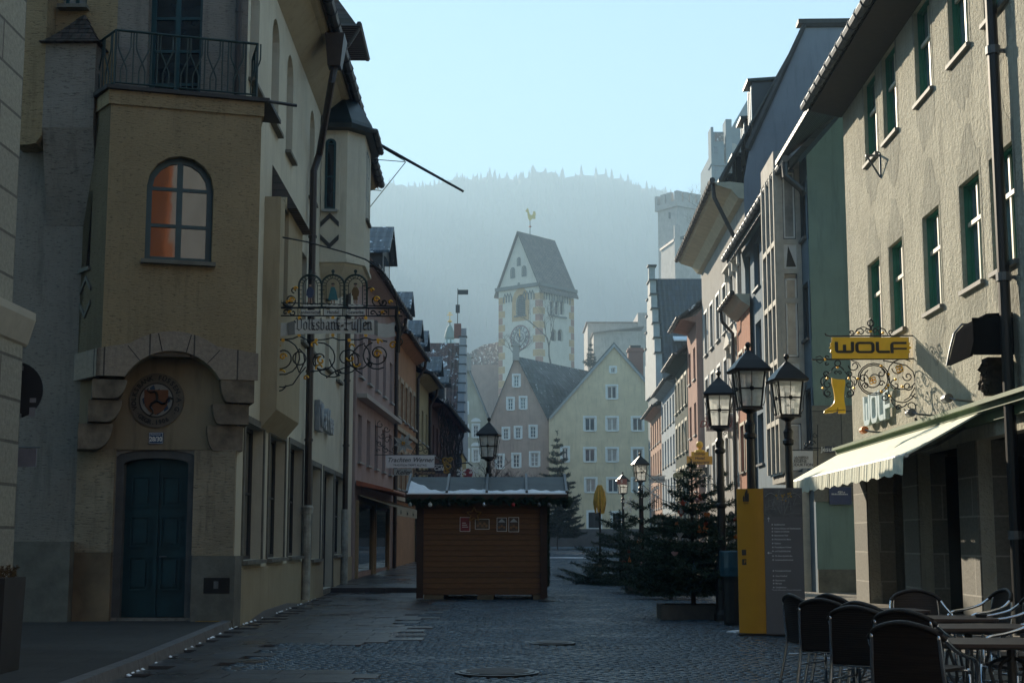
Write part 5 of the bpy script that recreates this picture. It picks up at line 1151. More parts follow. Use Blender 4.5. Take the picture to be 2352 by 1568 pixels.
# ================================================================= gabled row closing the street
YR=127; zB=at(1300,1212,YR).z; print('row base',zB)
def px(x,y,Y=YR): p=at(x,y,Y); return p.x,p.z
gt_=tiles('grey_pantiles',(.12,.135,.135),.3,.62,.12,axis='y')
def gable_house(name,label,xl,xr,xe,ye,xp,yp,xr_e,yr_e,col,wins,D,Yb=YR,trim=True,sur='white_paint',eave_flare=0,door=None,xfull=None):
    """gable front towards the camera; outline through left eave, peak, right eave (pixels)"""
    x0=px(xl,1212,Yb)[0]; b=Thing(name,label,'building',(x0,Yb,0),0)
    L=lambda x,y: (at(x,y,Yb).x-x0,at(x,y,Yb).z)
    le=L(xe,ye); pk=L(xp,yp); re_=L(xr_e,yr_e); xr_=L(xr,1212)[0]
    outer=[(0,-.5),(xr_,-.5),(xr_,re_[1]),re_,pk,le,(0,le[1])]
    o2=[outer[0]]
    for p in outer[1:]:
        if (Vector(p)-Vector(o2[-1])).length>.02: o2.append(p)
    if (Vector(o2[-1])-Vector(o2[0])).length<.02: o2.pop()
    ws=[]
    for w_ in wins:
        a=L(w_[0],w_[3]); c=L(w_[2],w_[1]); ws.append((a[0],c[0],a[1],c[1]))
    dr=[]
    for w_ in (door or []): a=L(w_[0],w_[3]); c=L(w_[2],w_[1]); dr.append((a[0],c[0],a[1],c[1]))
    f=MB(); f.panel(o2,[opening(w_,0) for w_ in ws+dr],0,.14)
    f.face([(0,0.01,-.5),(0,D,-.5),(0,D,le[1]),(0,.01,le[1])]); f.face([(xr_,.01,-.5),(xr_,D,-.5),(xr_,D,re_[1]),(xr_,.01,re_[1])]); 
    f.build('wall',plaster(name+'_plaster',col,22,.6,.02,.15),b.e)
    # roof planes
    t=.16
    def plane(e,p,s):
        d=Vector((e[0]-p[0],e[1]-p[1])); d.normalize(); e2=(e[0]+d.x*.35,e[1]+d.y*.35)
        roof_slab(b,'roof',[(e2[0],-.12,e2[1]+t),(p[0],-.12,p[1]+t),(p[0],D,p[1]+t),(e2[0],D,e2[1]+t)] if s<0 else [(p[0],-.12,p[1]+t),(e2[0],-.12,e2[1]+t),(e2[0],D,e2[1]+t),(p[0],D,p[1]+t)],t,gt_)
        v=MB(); v.hexa([(p[0],-.2,p[1]-.28),(e[0],-.2,e[1]-.28),(e[0],-.003,e[1]-.28),(p[0],-.003,p[1]-.28)],[(p[0],-.2,p[1]-.0),(e[0],-.2,e[1]-.0),(e[0],-.003,e[1]-.0),(p[0],-.003,p[1]-.0)])
        if trim: v.build('verge_board',simple('verge_grey',(.32,.34,.34),.7) if 'verge_grey' not in bpy.data.materials else bpy.data.materials['verge_grey'],b.e)
    plane(le,pk,-1); plane(re_,pk,1)
    for w_ in ws: window(b,*w_,y=.12,nx=2,nz=1 if name=='yellow_house' else 3,fm='white_paint',gm=random.choice(['glass_blue','glass_blue','glass_pale']),sm='white_paint',fr=.08,sill=.1,sur=.16,surm=sur)
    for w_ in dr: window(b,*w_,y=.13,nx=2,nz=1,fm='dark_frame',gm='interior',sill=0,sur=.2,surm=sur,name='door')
    return b,L,pk
W_=lambda cx,cy,w,h: (cx-w/2,cy-h/2,cx+w/2,cy+h/2)
yw=[W_(1408,850,10,12),W_(1405.5,901,21,29)]+[W_(x,974,23,30) for x in(1355,1406,1464.5)]+[W_(x,1045,23,30) for x in(1355,1406,1464.5)]+[W_(1298,1044,14,32)]+[W_(x,1114.5,23,31) for x in(1357,1408,1464.5)]
yh,LY,pkY=gable_house('yellow_house','big pale yellow house with a broad white edged gable at the end of the street',1262,1520,1263,957,1410,790,1519,915,(.68,.57,.39),yw,14,door=[(1271,1176,1293,1212),(1352,1176,1378,1212),(1408,1178,1426,1212)])
pw=[W_(1186,875,12,26)]+[W_(1172.5,928,12,26),W_(1201.5,926,12,26)]+[W_(1162,996,12,25),W_(1190,994,12,25),W_(1224.5,992,13,26)]+[W_(1148,1060,15,30),W_(1186,1058,15,30),W_(1228,1055,18,31)]+[W_(1150,1130,16,30),W_(1188,1130,16,30),W_(1230,1130,18,30)]
ph,LPk,pkP=gable_house('rose_house','dusky rose plastered house with a steep gable between the cream and yellow houses',1127,1262,1130,955,1185,818,1256,960,(.46,.35,.29),pw,16,Yb=127.6,trim=False)
cw=[W_(1069,938,9,26),W_(1093,990,12,28),W_(1093,1046,12,28),W_(1070,990,7,26),W_(1072,1046,7,26)]
ch,LC,pkC=gable_house('cream_gable_house','pale cream house with weathered steep gable left of the rose house',1050,1126,1050,915,1075,842,1124,962,(.50,.48,.39),cw,12,Yb=128.4)
for w_ in cw[1:3]:
    a=LC(w_[0],w_[1]); s=MB(); c_=(a[0]+LC(w_[2],w_[1])[0])/2; s.prism([(c_+.45*math.cos(PI*k/8),a[1]+.3+.35*math.sin(PI*k/8)) for k in range(9)],-.08,-.003); s.build('window_crown',M['white_paint'],ch.e)
# little bell turrets on the gable tips
for b,pk_,h in((ph,pkP,.9),(ch,pkC,.8)):
    s=MB(); s.box(pk_[0]-.3,pk_[0]+.3,-.25,.35,pk_[1]-.4,pk_[1]+h); s.prism([(pk_[0]-.45,pk_[1]+h),(pk_[0]+.45,pk_[1]+h),(pk_[0],pk_[1]+h+.45)],-.3,.4); s.build('gable_finial',simple('finial_grey',(.35,.34,.32),.8) if 'finial_grey' not in bpy.data.materials else bpy.data.materials['finial_grey'],b.e)
# wide roof behind the rose house, rising to the right
s=MB(); c=ph; xa,za=LPk(1350,832)
rr0=LPk(1187,818); rr1=LPk(1362,828); rb0=LPk(1256,958); rb1=LPk(1275,958)
roof_slab(ph,'long_roof',[(rb0[0],.1,rb0[1]),(rb1[0]+6,.1+6,rb1[1]+0),(rr1[0],8,rr1[1]),(rr0[0],0.1,rr0[1])],.12,gt_)
chb=Thing('chimney','red brick chimney behind the ridge of the yellow house','chimney',at(1459,806,134),0); s=MB(); s.box(-.7,.7,-.5,.5,-3,.25); s.box(-.8,.8,-.6,.6,-.1,.08); s.build('stack',simple('far_brick',(.25,.12,.09),.9),chb.e)
s=MB(); s.box(-.5,.5,-.3,.3,.25,.5); s.build('pots',M['dark_frame'],chb.e)
# raised terrace with steps in front of the row
tr=MB(); stone=simple('terrace_stone',(.09,.09,.09),.85,0,.25,1.5)
for k in range(5): tr.box(-6,16,121.5+k*.45,127.5,zB-3,zB-.9+.2*k-.2*0)
tag(tr.build('terrace_steps',stone),kind='structure')
# ================================================================= church tower with clock
YT=250
def tower_pt(x,y,Y): return at(x,y,Y)
cn_=tower_pt(1240,1000,YT)
# front-left face and right face meet at px 1240
la=R(-13); dirL=Vector((-math.cos(la),-math.sin(la)*-1,0))
fl=6.9/ (95/ (FP/YT)) 
wl_=95/(FP/YT)*1.04; wr_=80/(FP/YT)*1.55
ct=Thing('church_tower','tall white church tower with clock, painted corner stones and steep saddle roof','church tower',(cn_.x,YT,0),R(-40))
# local frame: x to the right along the front? front face spans x in [-WA,0] at y=0 ; right face runs along y at x=0
lx=ct.hit(1145,1000,0)[0]; ry=ct.hitx(1320,1000,0)[0]; print('tower',lx,ry)
zEt=ct.hit(1192,660,0)[1]; zEt2=ct.hit(1240,655,0)[1]; zE_=zEt2
zRt=ct.hit(1190,538,0)[1]
tw_=plaster('tower_plaster',(.64,.61,.55),.8,.2,.05,.1)
def bump_less(): pass
fw=lambda a: ct.hit(*a,0); rw=lambda a: ct.hitx(*a,0)
f=MB(); 
bell=(fw((1185,700))[0],fw((1207,700))[0],fw((1196,724))[1],fw((1196,676))[1])
f.panel([(lx,-1),(0,-1),(0,zE_),(lx/2,zRt),(lx,zE_)],[opening(bell,1.6)],0,.5)
f.face([(lx,0,-1),(lx,ry,-1),(lx,ry,zE_),(lx,0,zE_)]); f.face([(lx,ry,-1),(0,ry,-1),(0,ry,zE_),(lx/2,ry,zRt),(lx,ry,zE_)]); 
# right face with its arched openings
def rface(f,outer,holes,x=0.0,depth=.5):
    loops=[outer]+holes; flat=[p for l in loops for p in l]; tri=tessellate_polygon([[Vector((a,b,0)) for a,b in l] for l in loops])
    f.mesh_([(x,a,b) for a,b in flat],[tuple(t) for t in tri])
    for h in holes:
        n=len(h); vs=[(x,a,b) for a,b in h]+[(x-depth,a,b) for a,b in h]; f.mesh_(vs,[(i,(i+1)%n,(i+1)%n+n,i+n) for i in range(n)])
ro=[]
for (x0,x1,y0,y1) in [(1264,1272,690,722),(1275.5,1284,690,722),(1287,1296,690,722),(1266,1278,757,782),(1281,1293,757,782)]:
    a=rw((x0,y1)); c=rw((x1,y0)); ro.append((a[0],c[0],a[1],c[1]))
rface(f,[(0,-1),(ry,-1),(ry,zE_),(0,zE_)],[arch_pts(*q,n=8) for q in ro]); f.build('wall',tw_,ct.e)
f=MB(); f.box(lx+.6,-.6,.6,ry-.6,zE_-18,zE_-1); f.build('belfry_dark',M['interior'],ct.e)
f=MB(); L_=bell; 
for k in range(10): z=L_[2]+.2+(L_[3]-L_[2]-.4)*k/10; f.box(L_[0],L_[1],.15,.4,z,z+.16)
f.build('louvres',simple('louvre_grey',(.13,.17,.19),.7),ct.e)
pst_=simple('painted_ochre',(.50,.33,.17),.85,0,.2,1); prd=simple('painted_red',(.38,.20,.16),.85,0,.2,1)
# quoins alternate yellow and red, longer and shorter
qa,qb=MB(),MB(); nq=34; zq0=2; hq=(zE_-1.2-zq0)/nq
for k in range(nq):
    z=zq0+k*hq; lg=1.5 if k%2 else .95; s=qa if k%2 else qb
    for x,sg in((0,-1),(lx,1)): s.box(x-.012*sg if 0 else x,x+sg*lg,-.03,-.001,z,z+hq*.94)
    s.box(.001,.03,-.03,lg,z,z+hq*.94); s.box(.001,.03,ry-lg,ry,z,z+hq*.94)
qa.build('quoins_ochre',pst_,ct.e); qb.build('quoins_red',prd,ct.e)
# painted bell surround
f=MB(); oo=arch_pts(L_[0]-.9,L_[1]+.9,L_[2]-1.0,L_[3]+1.2,rise=2.6); ii=arch_pts(L_[0]-.0,L_[1]+.0,L_[2]-.0,L_[3],rise=1.6)
f.panel(oo,[ii],-.02); f.build('bell_surround',pst_,ct.e)
f=MB(); f.box(L_[0]-.2,L_[1]+.2,-.35,-.02,L_[2]-.25,L_[2]-.02); f.build('bell_sill',M['zinc'],ct.e)
# cornice and blind arcade frieze
fr_=simple('frieze_grey',(.16,.17,.17),.85)
f=MB(); f.box(lx-.5,.5,-.5,-.002,zE_-.1,zE_+.5); f.box(.002,.5,-.5,ry+.5,zE_-.1,zE_+.5); f.build('cornice',fr_,ct.e)
f=MB()
n=11
for k in range(n):
    x=lx+1.2+(-lx-2.4)*(k+.5)/n; w_=(-lx-2.4)/n*.5
    if k not in(3,4,5,6) : f.tube([(x-w_,-.06,zE_-2.3),(x-w_*.9,-.06,zE_-1.4),(x,-.06,zE_-.7),(x+w_*.9,-.06,zE_-1.4),(x+w_,-.06,zE_-2.3)],.13,4)
m_=10
for k in range(m_):
    y=1.2+(ry-2.4)*(k+.5)/m_; w_=(ry-2.4)/m_*.5
    f.tube([(.06,y-w_,zE_-2.3),(.06,y-w_*.9,zE_-1.4),(.06,y,zE_-.7),(.06,y+w_*.9,zE_-1.4),(.06,y+w_,zE_-2.3)],.13,4)
f.build('arcade_frieze',fr_,ct.e)
# saddle roof, ridge running back
tt=tiles('tower_tiles',(.115,.10,.09),.5,.8,.0,axis='y')
ov=.7; sl_=(zRt-zE_)/(-lx/2); 
roof_slab(ct,'roof',[(lx/2,-.5,zRt+.5),(ov,-.5,zE_-ov*sl_+.5),(ov,ry+.5,zE_-ov*sl_+.5),(lx/2,ry+.5,zRt+.5)],.3,tt)
roof_slab(ct,'roof',[(lx-ov,-.5,zE_-ov*sl_+.5),(lx/2,-.5,zRt+.5),(lx/2,ry+.5,zRt+.5),(lx-ov,ry+.5,zE_-ov*sl_+.5)],.3,tt)
gwm=simple('window_stone',(.17,.18,.18),.8)
for (x0,x1,y0,y1) in [(1188,1197,590,612),(1173,1184,613,640),(1199,1210,609,636),(1190,1195,648,658)]:
    a=fw((x0,y1)); c=fw((x1,y0)); f=MB(); f.panel(arch_pts(a[0],c[0],a[1],c[1]),[arch_pts(a[0]+.22,c[0]-.22,a[1]+.25,c[1]-.2)],-.12); f.panel(arch_pts(a[0]+.2,c[0]-.2,a[1]+.2,c[1]-.2),[],-.03); f.build('gable_window',gwm,ct.e)
# ogee crowns over the triple window, frame
f=MB()
for q in ro[:3]:
    c_=(q[0]+q[1])/2; f.tube([(.1,q[0],q[3]-.4),(.1,c_,q[3]+.9),(.1,q[1],q[3]-.4)],.12,4); f.tube([(.1,c_,q[3]+.9),(.1,c_,q[3]+1.9)],.1,4); f.box(.03,.25,c_-.28,c_+.28,q[3]+1.4,q[3]+1.65)
f.build('ogee_tracery',simple('tracery',(.4,.38,.34),.8),ct.e)
f=MB()
for q in(ro[0],ro[1]): f.tube([(-.1,(q[1]+ro[ro.index(q)+1][0])/2,q[2]),(-.1,(q[1]+ro[ro.index(q)+1][0])/2,q[3]-1)],.16,6)
f.build('columns',simple('tracery2',(.45,.43,.38),.8),ct.e)
f=MB(); f.box(.03,.35,ro[0][0]-.4,ro[2][1]+.4,ro[0][2]-.25,ro[0][2]-.03); f.build('window_sill',gwm,ct.e)
# clock face
cx_,cz_=fw((1195,775)); cr=abs(fw((1216,775))[0]-fw((1174,775))[0])/2*1.0; 
def ring(f,r0,r1,y,n=40):
    for k in range(n):
        a,b_=2*PI*k/n,2*PI*(k+1)/n
        f.hexa([(cx_+r0*math.cos(a),y,cz_+r0*math.sin(a)),(cx_+r1*math.cos(a),y,cz_+r1*math.sin(a)),(cx_+r1*math.cos(b_),y,cz_+r1*math.sin(b_)),(cx_+r0*math.cos(b_),y,cz_+r0*math.sin(b_))],[(cx_+r0*math.cos(a),y+.05,cz_+r0*math.sin(a)),(cx_+r1*math.cos(a),y+.05,cz_+r1*math.sin(a)),(cx_+r1*math.cos(b_),y+.05,cz_+r1*math.sin(b_)),(cx_+r0*math.cos(b_),y+.05,cz_+r0*math.sin(b_))])
    return f
cm=simple('clock_grey',(.12,.11,.14),.8)
ck=MB(); ck.disc((cx_,-.05,cz_),cr,.045,40); ckf=ck.build('clock',simple('clock_white',(.52,.52,.50),.8),ct.e)
f=MB(); ring(f,cr*.96,cr*1.06,-.12); f.build('outer_ring',simple('clock_rim',(.25,.14,.14),.8),ckf); f=MB(); ring(f,cr*.60,cr*.64,-.11); ring(f,cr*.34,cr*.38,-.11); f.build('inner_ring',cm,ckf)
for k,st in enumerate(['XII','I','II','III','IIII','V','VI','VII','VIII','IX','X','XI']):
    a=PI/2-2*PI*k/12; t=text(st,cr*.34,cm,ckf,(cx_+cr*.79*math.cos(a),-.07,cz_+cr*.79*math.sin(a)),ext=.01,off=.03,name='numeral'); t.rotation_euler=(0,-(a-PI/2),0)
f=MB(); f.tube([(cx_,-.18,cz_),(cx_+.0,-.18,cz_+cr*.72)],.1,4,.05); f.build('minute_hand',M['gold'],ckf)
f=MB(); f.tube([(cx_,-.2,cz_),(cx_-cr*.28,-.2,cz_+cr*.40)],.16,4,.08); f.tube([(cx_,-.2,cz_),(cx_+cr*.05,-.2,cz_-cr*.42)],.12,4,.1); f.build('hour_hand',cm,ckf)
# golden rooster
rk=Thing('weathercock','small golden rooster weather vane on the ridge of the church tower','weather vane',ct.M@Vector((lx/2,3.2,zRt+.4)),0)
f=MB(); f.tube([(0,0,0),(0,0,2.6)],.07,5); f.build('rod',M['dark_metal'],rk.e); f=MB(); f.lathe([(.05,1.3),(.28,1.5),(.05,1.75)],n=8); f.build('ball',simple('copper_ball',(.4,.15,.08),.5,.4),rk.e)
f=MB(); ck_=[(-1.0,4.4),(-.7,4.75),(-.5,4.95),(-.3,4.7),(-.25,4.3),(0,3.75),(.4,3.6),(.6,3.9),(.6,4.2),(.85,4.4),(1.15,4.2),(1.25,3.8),(1.1,3.3),(1.2,3.0),(.8,2.9),(.5,3.0),(.25,2.75),(-.1,2.6),(-.4,3.0),(-.5,3.5),(-.6,4.2),(-.8,4.25)]
f.prism([(a*.85,b) for a,b in ck_],-.06,.06); f.build('rooster',simple('gilt',(.55,.42,.16),.4,.5),rk.e)
# nave with curved roof left of the tower, lantern dome
nv=Thing('church_nave','long low church nave with curved hipped roof left of the clock tower','church',at(1105,900,262).to_2d().to_3d(),0)
def nvp(x,y,Y=262): p=at(x,y,Y); return Vector((p.x-nv.O.x,Y-nv.O.y,p.z))
f=MB(); prof=[(1062,842),(1066,826),(1085,806),(1110,792),(1150,784),(1170,784)]
top=[nvp(*q) for q in prof]; bot=[nvp(x,850) for x,y in prof]
for i in range(len(prof)-1): f.hexa([bot[i],bot[i+1],bot[i+1]+Vector((0,14,0)),bot[i]+Vector((0,14,0))],[top[i],top[i+1],top[i+1]+Vector((0,10,0)),top[i]+Vector((0,10,0))])
f.build('roof',tiles('nave_tiles',(.20,.14,.13),.6,.9,.4),nv.e)
f=MB(); a=nvp(1058,842); c=nvp(1175,842); f.box(a.x,c.x,-.3,10,nvp(1100,870).z-14,nvp(1100,838).z); f.build('wall',plaster('nave_wall',(.32,.24,.22),.6,.2,.05),nv.e)
dmt=Thing('lantern_dome','small green lantern dome with golden cross behind the stepped gable','dome',(at(1033,790,235).x,235,0),0)
dz=lambda y: at(1033,y,235).z
k_=235/FP; f=MB(); f.lathe([(22*k_,dz(850)),(21*k_,dz(830)),(13*k_,dz(806)),(9.5*k_,dz(800)),(9.5*k_,dz(779)),(12*k_,dz(776)),(12*k_,dz(773)),(10*k_,dz(762)),(6*k_,dz(752)),(2*k_,dz(746)),(.6*k_,dz(738))],n=16); f.build('dome',simple('copper_green',(.10,.19,.18),.6,.1,.2,.6),dmt.e,smooth=False)
f=MB(); 
for k in range(6): a=2*PI*k/6+.3; f.box(9.4*k_*math.cos(a)-.18,9.4*k_*math.cos(a)+.18,9.4*k_*math.sin(a)-.18,9.4*k_*math.sin(a)+.18,dz(798),dz(781))
f.build('lantern_openings',simple('pale_opening',(.5,.6,.62),.4),dmt.e)
f=MB(); f.lathe([(.05,dz(742)),(.38,dz(739)),(.38,dz(737)),(.05,dz(734))],n=8); f.tube([(0,0,dz(736)),(0,0,dz(716))],.06,4); f.box(-.45,.45,-.05,.05,dz(724),dz(724)+.14); f.box(-.3,.3,-.05,.05,dz(720),dz(720)+.12); f.build('cross',M['gold'],dmt.e)
# ================================================================= castle on its rock
wc=plaster('castle_white',(.44,.42,.40),.5,.3,.08,.2)
def cz(y,Y,x=1500): return at(x,y,Y).z
wg=Thing('castle_wing','long plain white castle range with shallow roofs right of the church tower','castle',(at(1350,800,270).x,270,0),R(0))
X_=lambda x,Y=270: at(x,800,Y).x-wg.O.x
f=MB(); f.box(0,X_(1500),0,14,10,cz(741,270)); f.box(X_(1465),X_(1510),-1,12,10,cz(720,270)); f.box(X_(1358),X_(1500),-8,-.1,8,cz(760,262)); f.build('wall',wc,wg.e)
f=MB(); a,c=X_(1355),X_(1470); f.hexa([(a,-9,cz(766,262)),(c,-9,cz(752,262)),(c,0,cz(752,262)),(a,0,cz(766,262))],[(a,-9,cz(764,262)),(c,-9,cz(750,262)),(c,0,cz(742,262)),(a+3,0,cz(757,262))]); f.build('roof',simple('castle_roof',(.25,.22,.20),.8,0,.3,.6),wg.e)
f=MB(); f.box(-.3,X_(1465),-.4,14.3,cz(741,270),cz(739.5,270)); f.build('parapet_cap',simple('cap_tiles',(.2,.13,.11),.8),wg.e)
rdt=Thing('round_tower','white battlemented castle tower rising above the right hand roofs','castle tower',(at(1560,600,300).x,300,0),R(35))
k3=300/FP; hw=34*k3
zt_=cz(472,300); zm=cz(450,300); 
f=MB(); f.box(-hw,hw,-hw,hw,20,zt_); 
f.build('shaft',wc,rdt.e)
f=MB(); e=hw+.45; f.box(-e,e,-e,e,zt_-1.2,zt_+.0+.01)
for i in range(4):
    a=-e+i*(2*e-1.5)/3
    f.box(a,a+1.5,-e,-e+.8,zt_,zm); f.box(a,a+1.5,e-.8,e,zt_,zm)
    if 0<i<3: f.box(-e,-e+.8,a,a+1.5,zt_,zm); f.box(e-.8,e,a,a+1.5,zt_,zm)
f.build('battlements',wc,rdt.e)
for (x,y) in((1538,495),(1534,565),(1543,632)):
    u,z=rdt.hit(x,y,-hw); f=MB(); f.box(u-.3,u+.3,-hw-.03,-hw+.0-.002,z-.7,z+.7); f.build('slit_window',M['dark_frame'],rdt.e)
an=Thing('castle_wall','weathered white castle wall with sloping coping beside the battlemented tower','castle wall',(at(1590,600,285).x,285,0),R(10))
f=MB(); q=lambda x,y: (at(x,y,285).x-an.O.x,at(x,y,285).z)
f.prism([q(1548,700),(q(1640,700)[0],q(1640,700)[1]),q(1640,532),q(1612,536),q(1548,556)][::1],0,10); f.box(q(1547,600)[0],q(1560,600)[0],-.6,.0,q(1547,700)[1],q(1550,520)[1]); f.build('wall',wc,an.e)
f=MB(); a=q(1545,556); c=q(1612,534); f.hexa([(a[0],-.3,a[1]),(c[0],-.3,c[1]),(c[0],10,c[1]),(a[0],10,a[1])],[(a[0],-.3,a[1]+.5),(c[0],-.3,c[1]+.5),(c[0],10,c[1]+.5),(a[0],10,a[1]+.5)]); f.build('coping',M['dark_frame'],an.e)
# tall painted residence gable
rs_=Thing('castle_residence','tall grey blue castle residence with turrets and painted gable peeking over the roofs','castle',(at(1637,500,240).x,240,0),0)
k4=240/FP; q=lambda x,y: (at(x,y,240).x-rs_.O.x,at(x,y,240).z)
gp=plaster('residence_plaster',(.13,.19,.23),.8,.2,.05,.15)
f=MB(); f.prism([q(1637,700),q(1800,700),q(1800,300),q(1745,180),q(1690,275),q(1660,340),q(1655,345),q(1637,345)],1.2,16); f.build('wall',gp,rs_.e)
f=MB(); x0,z0_=q(1636,430); x1,z1_=q(1662,303); f.box(x0,x1,0,3,q(1636,460)[1],z1_); 
f.box(q(1634,400)[0],q(1640,400)[0],-.3,3.2,q(1636,420)[1],q(1636,293)[1]); f.box(q(1670,400)[0],q(1684,400)[0],.5,4,q(1636,400)[1],q(1636,272)[1]); f.box(x0-.3,x1+.4,-.4,3,q(1636,381)[1],q(1636,378)[1]); f.build('turret',gp,rs_.e)
f=MB(); f.box(x0+.6,x1-.0,-.1,1,q(1636,325)[1],q(1636,306)[1]); f.build('turret_roof',rr_t,rs_.e)
f=MB()
for (x,y,r_) in((1667,370,1.3),(1672,350,1.0),(1680,362,1.2),(1668,344,.7),(1684,340,1.2)): a=q(x,y); f.disc((a[0],1.14,a[1]),r_,.05,12)
f.build('painted_ornament',simple('pale_painting',(.30,.30,.28),.8),rs_.e)
for (x,y) in((1644,345),(1645,385),(1650,415)): a=q(x,y); f=MB(); f.box(a[0]-.35,a[0]+.35,-.05,-.01,a[1]-.6,a[1]+.6); f.build('window',M['glass_blue'],rs_.e)
# rock and slope carrying castle and church
kn=MB(); r=random.Random(6); n=16; hgt=[]
for j in range(n+1):
    for i in range(n+1):
        x=-60+150*i/n; y=205+130*j/n; g=max(0,1-((x-50)/52)**2)*max(0,1-((y-275)/75)**2); h=.8+27*g+12*max(0,1-((x+2)/38)**2)*max(0,1-((y-262)/55)**2)
        hgt.append((x,y,h+r.uniform(-.5,.5)*(h>1)))
kn.mesh_(hgt,[(j*(n+1)+i,j*(n+1)+i+1,(j+1)*(n+1)+i+1,(j+1)*(n+1)+i) for j in range(n) for i in range(n)])
tag(kn.build('castle_hill',simple('winter_slope',(.07,.075,.045),.95,0,.4,.2),smooth=True),kind='structure')
# unseen houses behind the camera, added to block sky and fill pane reflections
def plain(name,label,x0,x1,y0,y1,h,col):
    b=Thing(name,label,'building',((x0+x1)/2,y0,0),0); f=MB(); w2=(x1-x0)/2; f.box(-w2,w2,0,y1-y0,-.1,h); f.build('wall',plaster(name+'_plaster',col,30,.3,.01),b.e)
    f=MB(); f.prism([(-w2-.5,h),(w2+.5,h),(0,h+w2*.7)],-.3,y1-y0+.3); f.build('roof',rt,b.e)
    for k in range(int((y1-y0)/3)):
        for z in (1,4.2,7.2):
            for sx in(-1,1):
                s=MB(); s.box(sx*w2,sx*(w2+.03),1+k*3,2.1+k*3,z,z+1.6); s.build('window',M['glass'],b.e)
    for k in range(int(w2*2/3)):
        for z in(1,4.2,7.2): s=MB(); s.box(-w2+1+k*3,-w2+2.1+k*3,y1-y0,y1-y0+.03,z,z+1.6); s.build('window',M['glass'],b.e)
    return b
plain('white_house','white house with dark windows behind the viewpoint on the right',8.6,20,-14,12,20,(.75,.73,.68))
plain('orange_corner_house','orange house beyond the white one behind the viewpoint',8.4,20,-36,-14.3,20,(.45,.16,.06))
plain('sky_blocking_house','grey unseen house added behind the viewpoint to block sky',-9,8.3,-48,-36,22,(.25,.22,.18))
# ================================================================= wooden market hut
YH=36.7
hb=at(965,1300,YH); 
hut=Thing('market_hut','closed brown wooden market hut with snowy dark roof and fir garland','market hut',(hb.x,YH,0),0)
WH=at(1248,1300,YH).x-hb.x; zr0_=at(1100,1137,YH).z; zr1_=at(1100,1098,YH+1.5).z; zw_=at(1100,1150,YH).z; DH=2.9
print('hut',WH,zr0_,zr1_)
wd=planks('hut_boards',(.17,.078,.026),.135,2,.35)
f=MB(); f.box(.08,WH-.08,.02,.06,.12,zw_); f.build('front_boards',wd,hut.e)
f=MB(); f.box(.08,.12,.06,DH,.12,zw_); f.build('side_wall',wd,hut.e); f=MB(); f.box(WH-.12,WH-.08,.06,DH,.12,zw_); f.build('side_wall',wd,hut.e); f=MB(); f.box(.12,WH-.12,DH-.04,DH,.12,zw_); f.build('back_wall',wd,hut.e)
for (x0,x1) in((-.09,.08),(WH-.08,WH+.1)): f=MB(); f.box(x0,x1,-.05,.12,0.03,zw_); f.build('corner_post',simple('hut_post',(.04,.018,.009),.7,0,.3,6) if 'hut_post' not in bpy.data.materials else bpy.data.materials['hut_post'],hut.e)
for (x,w_) in((.1,.5),(1.45,.4),(2.85,.3)): f=MB(); f.box(x,x+w_,-.02,DH,0,.11); f.build('skid',simple('skid',(.13,.10,.06),.8) if 'skid' not in bpy.data.materials else bpy.data.materials['skid'],hut.e)
rx0,rx1=at(934,1140,YH).x-hb.x,at(1303,1140,YH).x-hb.x
ry0=-.42
f=MB(); f.hexa([(rx0,ry0,zr0_-.05),(rx1,ry0,zr0_-.05),(rx1-.0,1.1,zr1_-.05),(rx0+.0,1.1,zr1_-.05)],[(rx0,ry0,zr0_+.02),(rx1,ry0,zr0_+.02),(rx1-.0,1.1,zr1_+.02),(rx0+.0,1.1,zr1_+.02)]); f.build('roof',simple('roofing_felt',(.035,.045,.045),.6,0,.35,2,bump=.4,bscale=12),hut.e)
f=MB(); f.hexa([(rx0,1.1,zr1_-.05),(rx1,1.1,zr1_-.05),(rx1,DH+.4,zr0_-.05),(rx0,DH+.4,zr0_-.05)],[(rx0,1.1,zr1_+.02),(rx1,1.1,zr1_+.02),(rx1,DH+.4,zr0_+.02),(rx0,DH+.4,zr0_+.02)]); f.build('roof',simple('roofing_felt_back',(.035,.045,.045),.6),hut.e)
def rp(x,t,dz=0): return (x,ry0+(1.1-ry0)*t,zr0_+(zr1_-zr0_)*t+dz)
r=random.Random(2); nsx=90; sn=MB(); prev=None
for i in range(nsx+1):
    x=rx0+.03+(rx1-rx0-.06)*i/nsx; t1=.20+.05*math.sin(i*.21)+.03*math.sin(i*.9)+r.uniform(-.015,.015)
    if i<14: t1+= .55*(1-i/14)
    cur=(x,t1); 
    if prev: 
        a,b=prev,cur
        V=[rp(a[0],-.01,.02),rp(b[0],-.01,.02),rp(b[0],-.01,.05),rp(a[0],-.01,.05),rp(b[0],b[1]*.8,.045),rp(a[0],a[1]*.8,.045),rp(b[0],b[1],.022),rp(a[0],a[1],.022)]
        sn.mesh_(V,[(0,1,2,3),(3,2,4,5),(5,4,6,7)])
    prev=cur
sn.build('snow_layer',M['snow'],hut.e)
for k in range(5):
    x=rx0+.03+(rx1-rx0-.06)*k/4; f=MB(); f.hexa([(x-.03,)+rp(x,0,.0)[1:],(x+.03,)+rp(x,0,.0)[1:],(x+.03,)+rp(x,1,.0)[1:],(x-.03,)+rp(x,1,.0)[1:]],[(x-.03,)+rp(x,0,.10)[1:],(x+.03,)+rp(x,0,.10)[1:],(x+.03,)+rp(x,1.02,.10)[1:],(x-.03,)+rp(x,1.02,.10)[1:]]); f.build('roof_batten',M['dark_zinc'],hut.e)
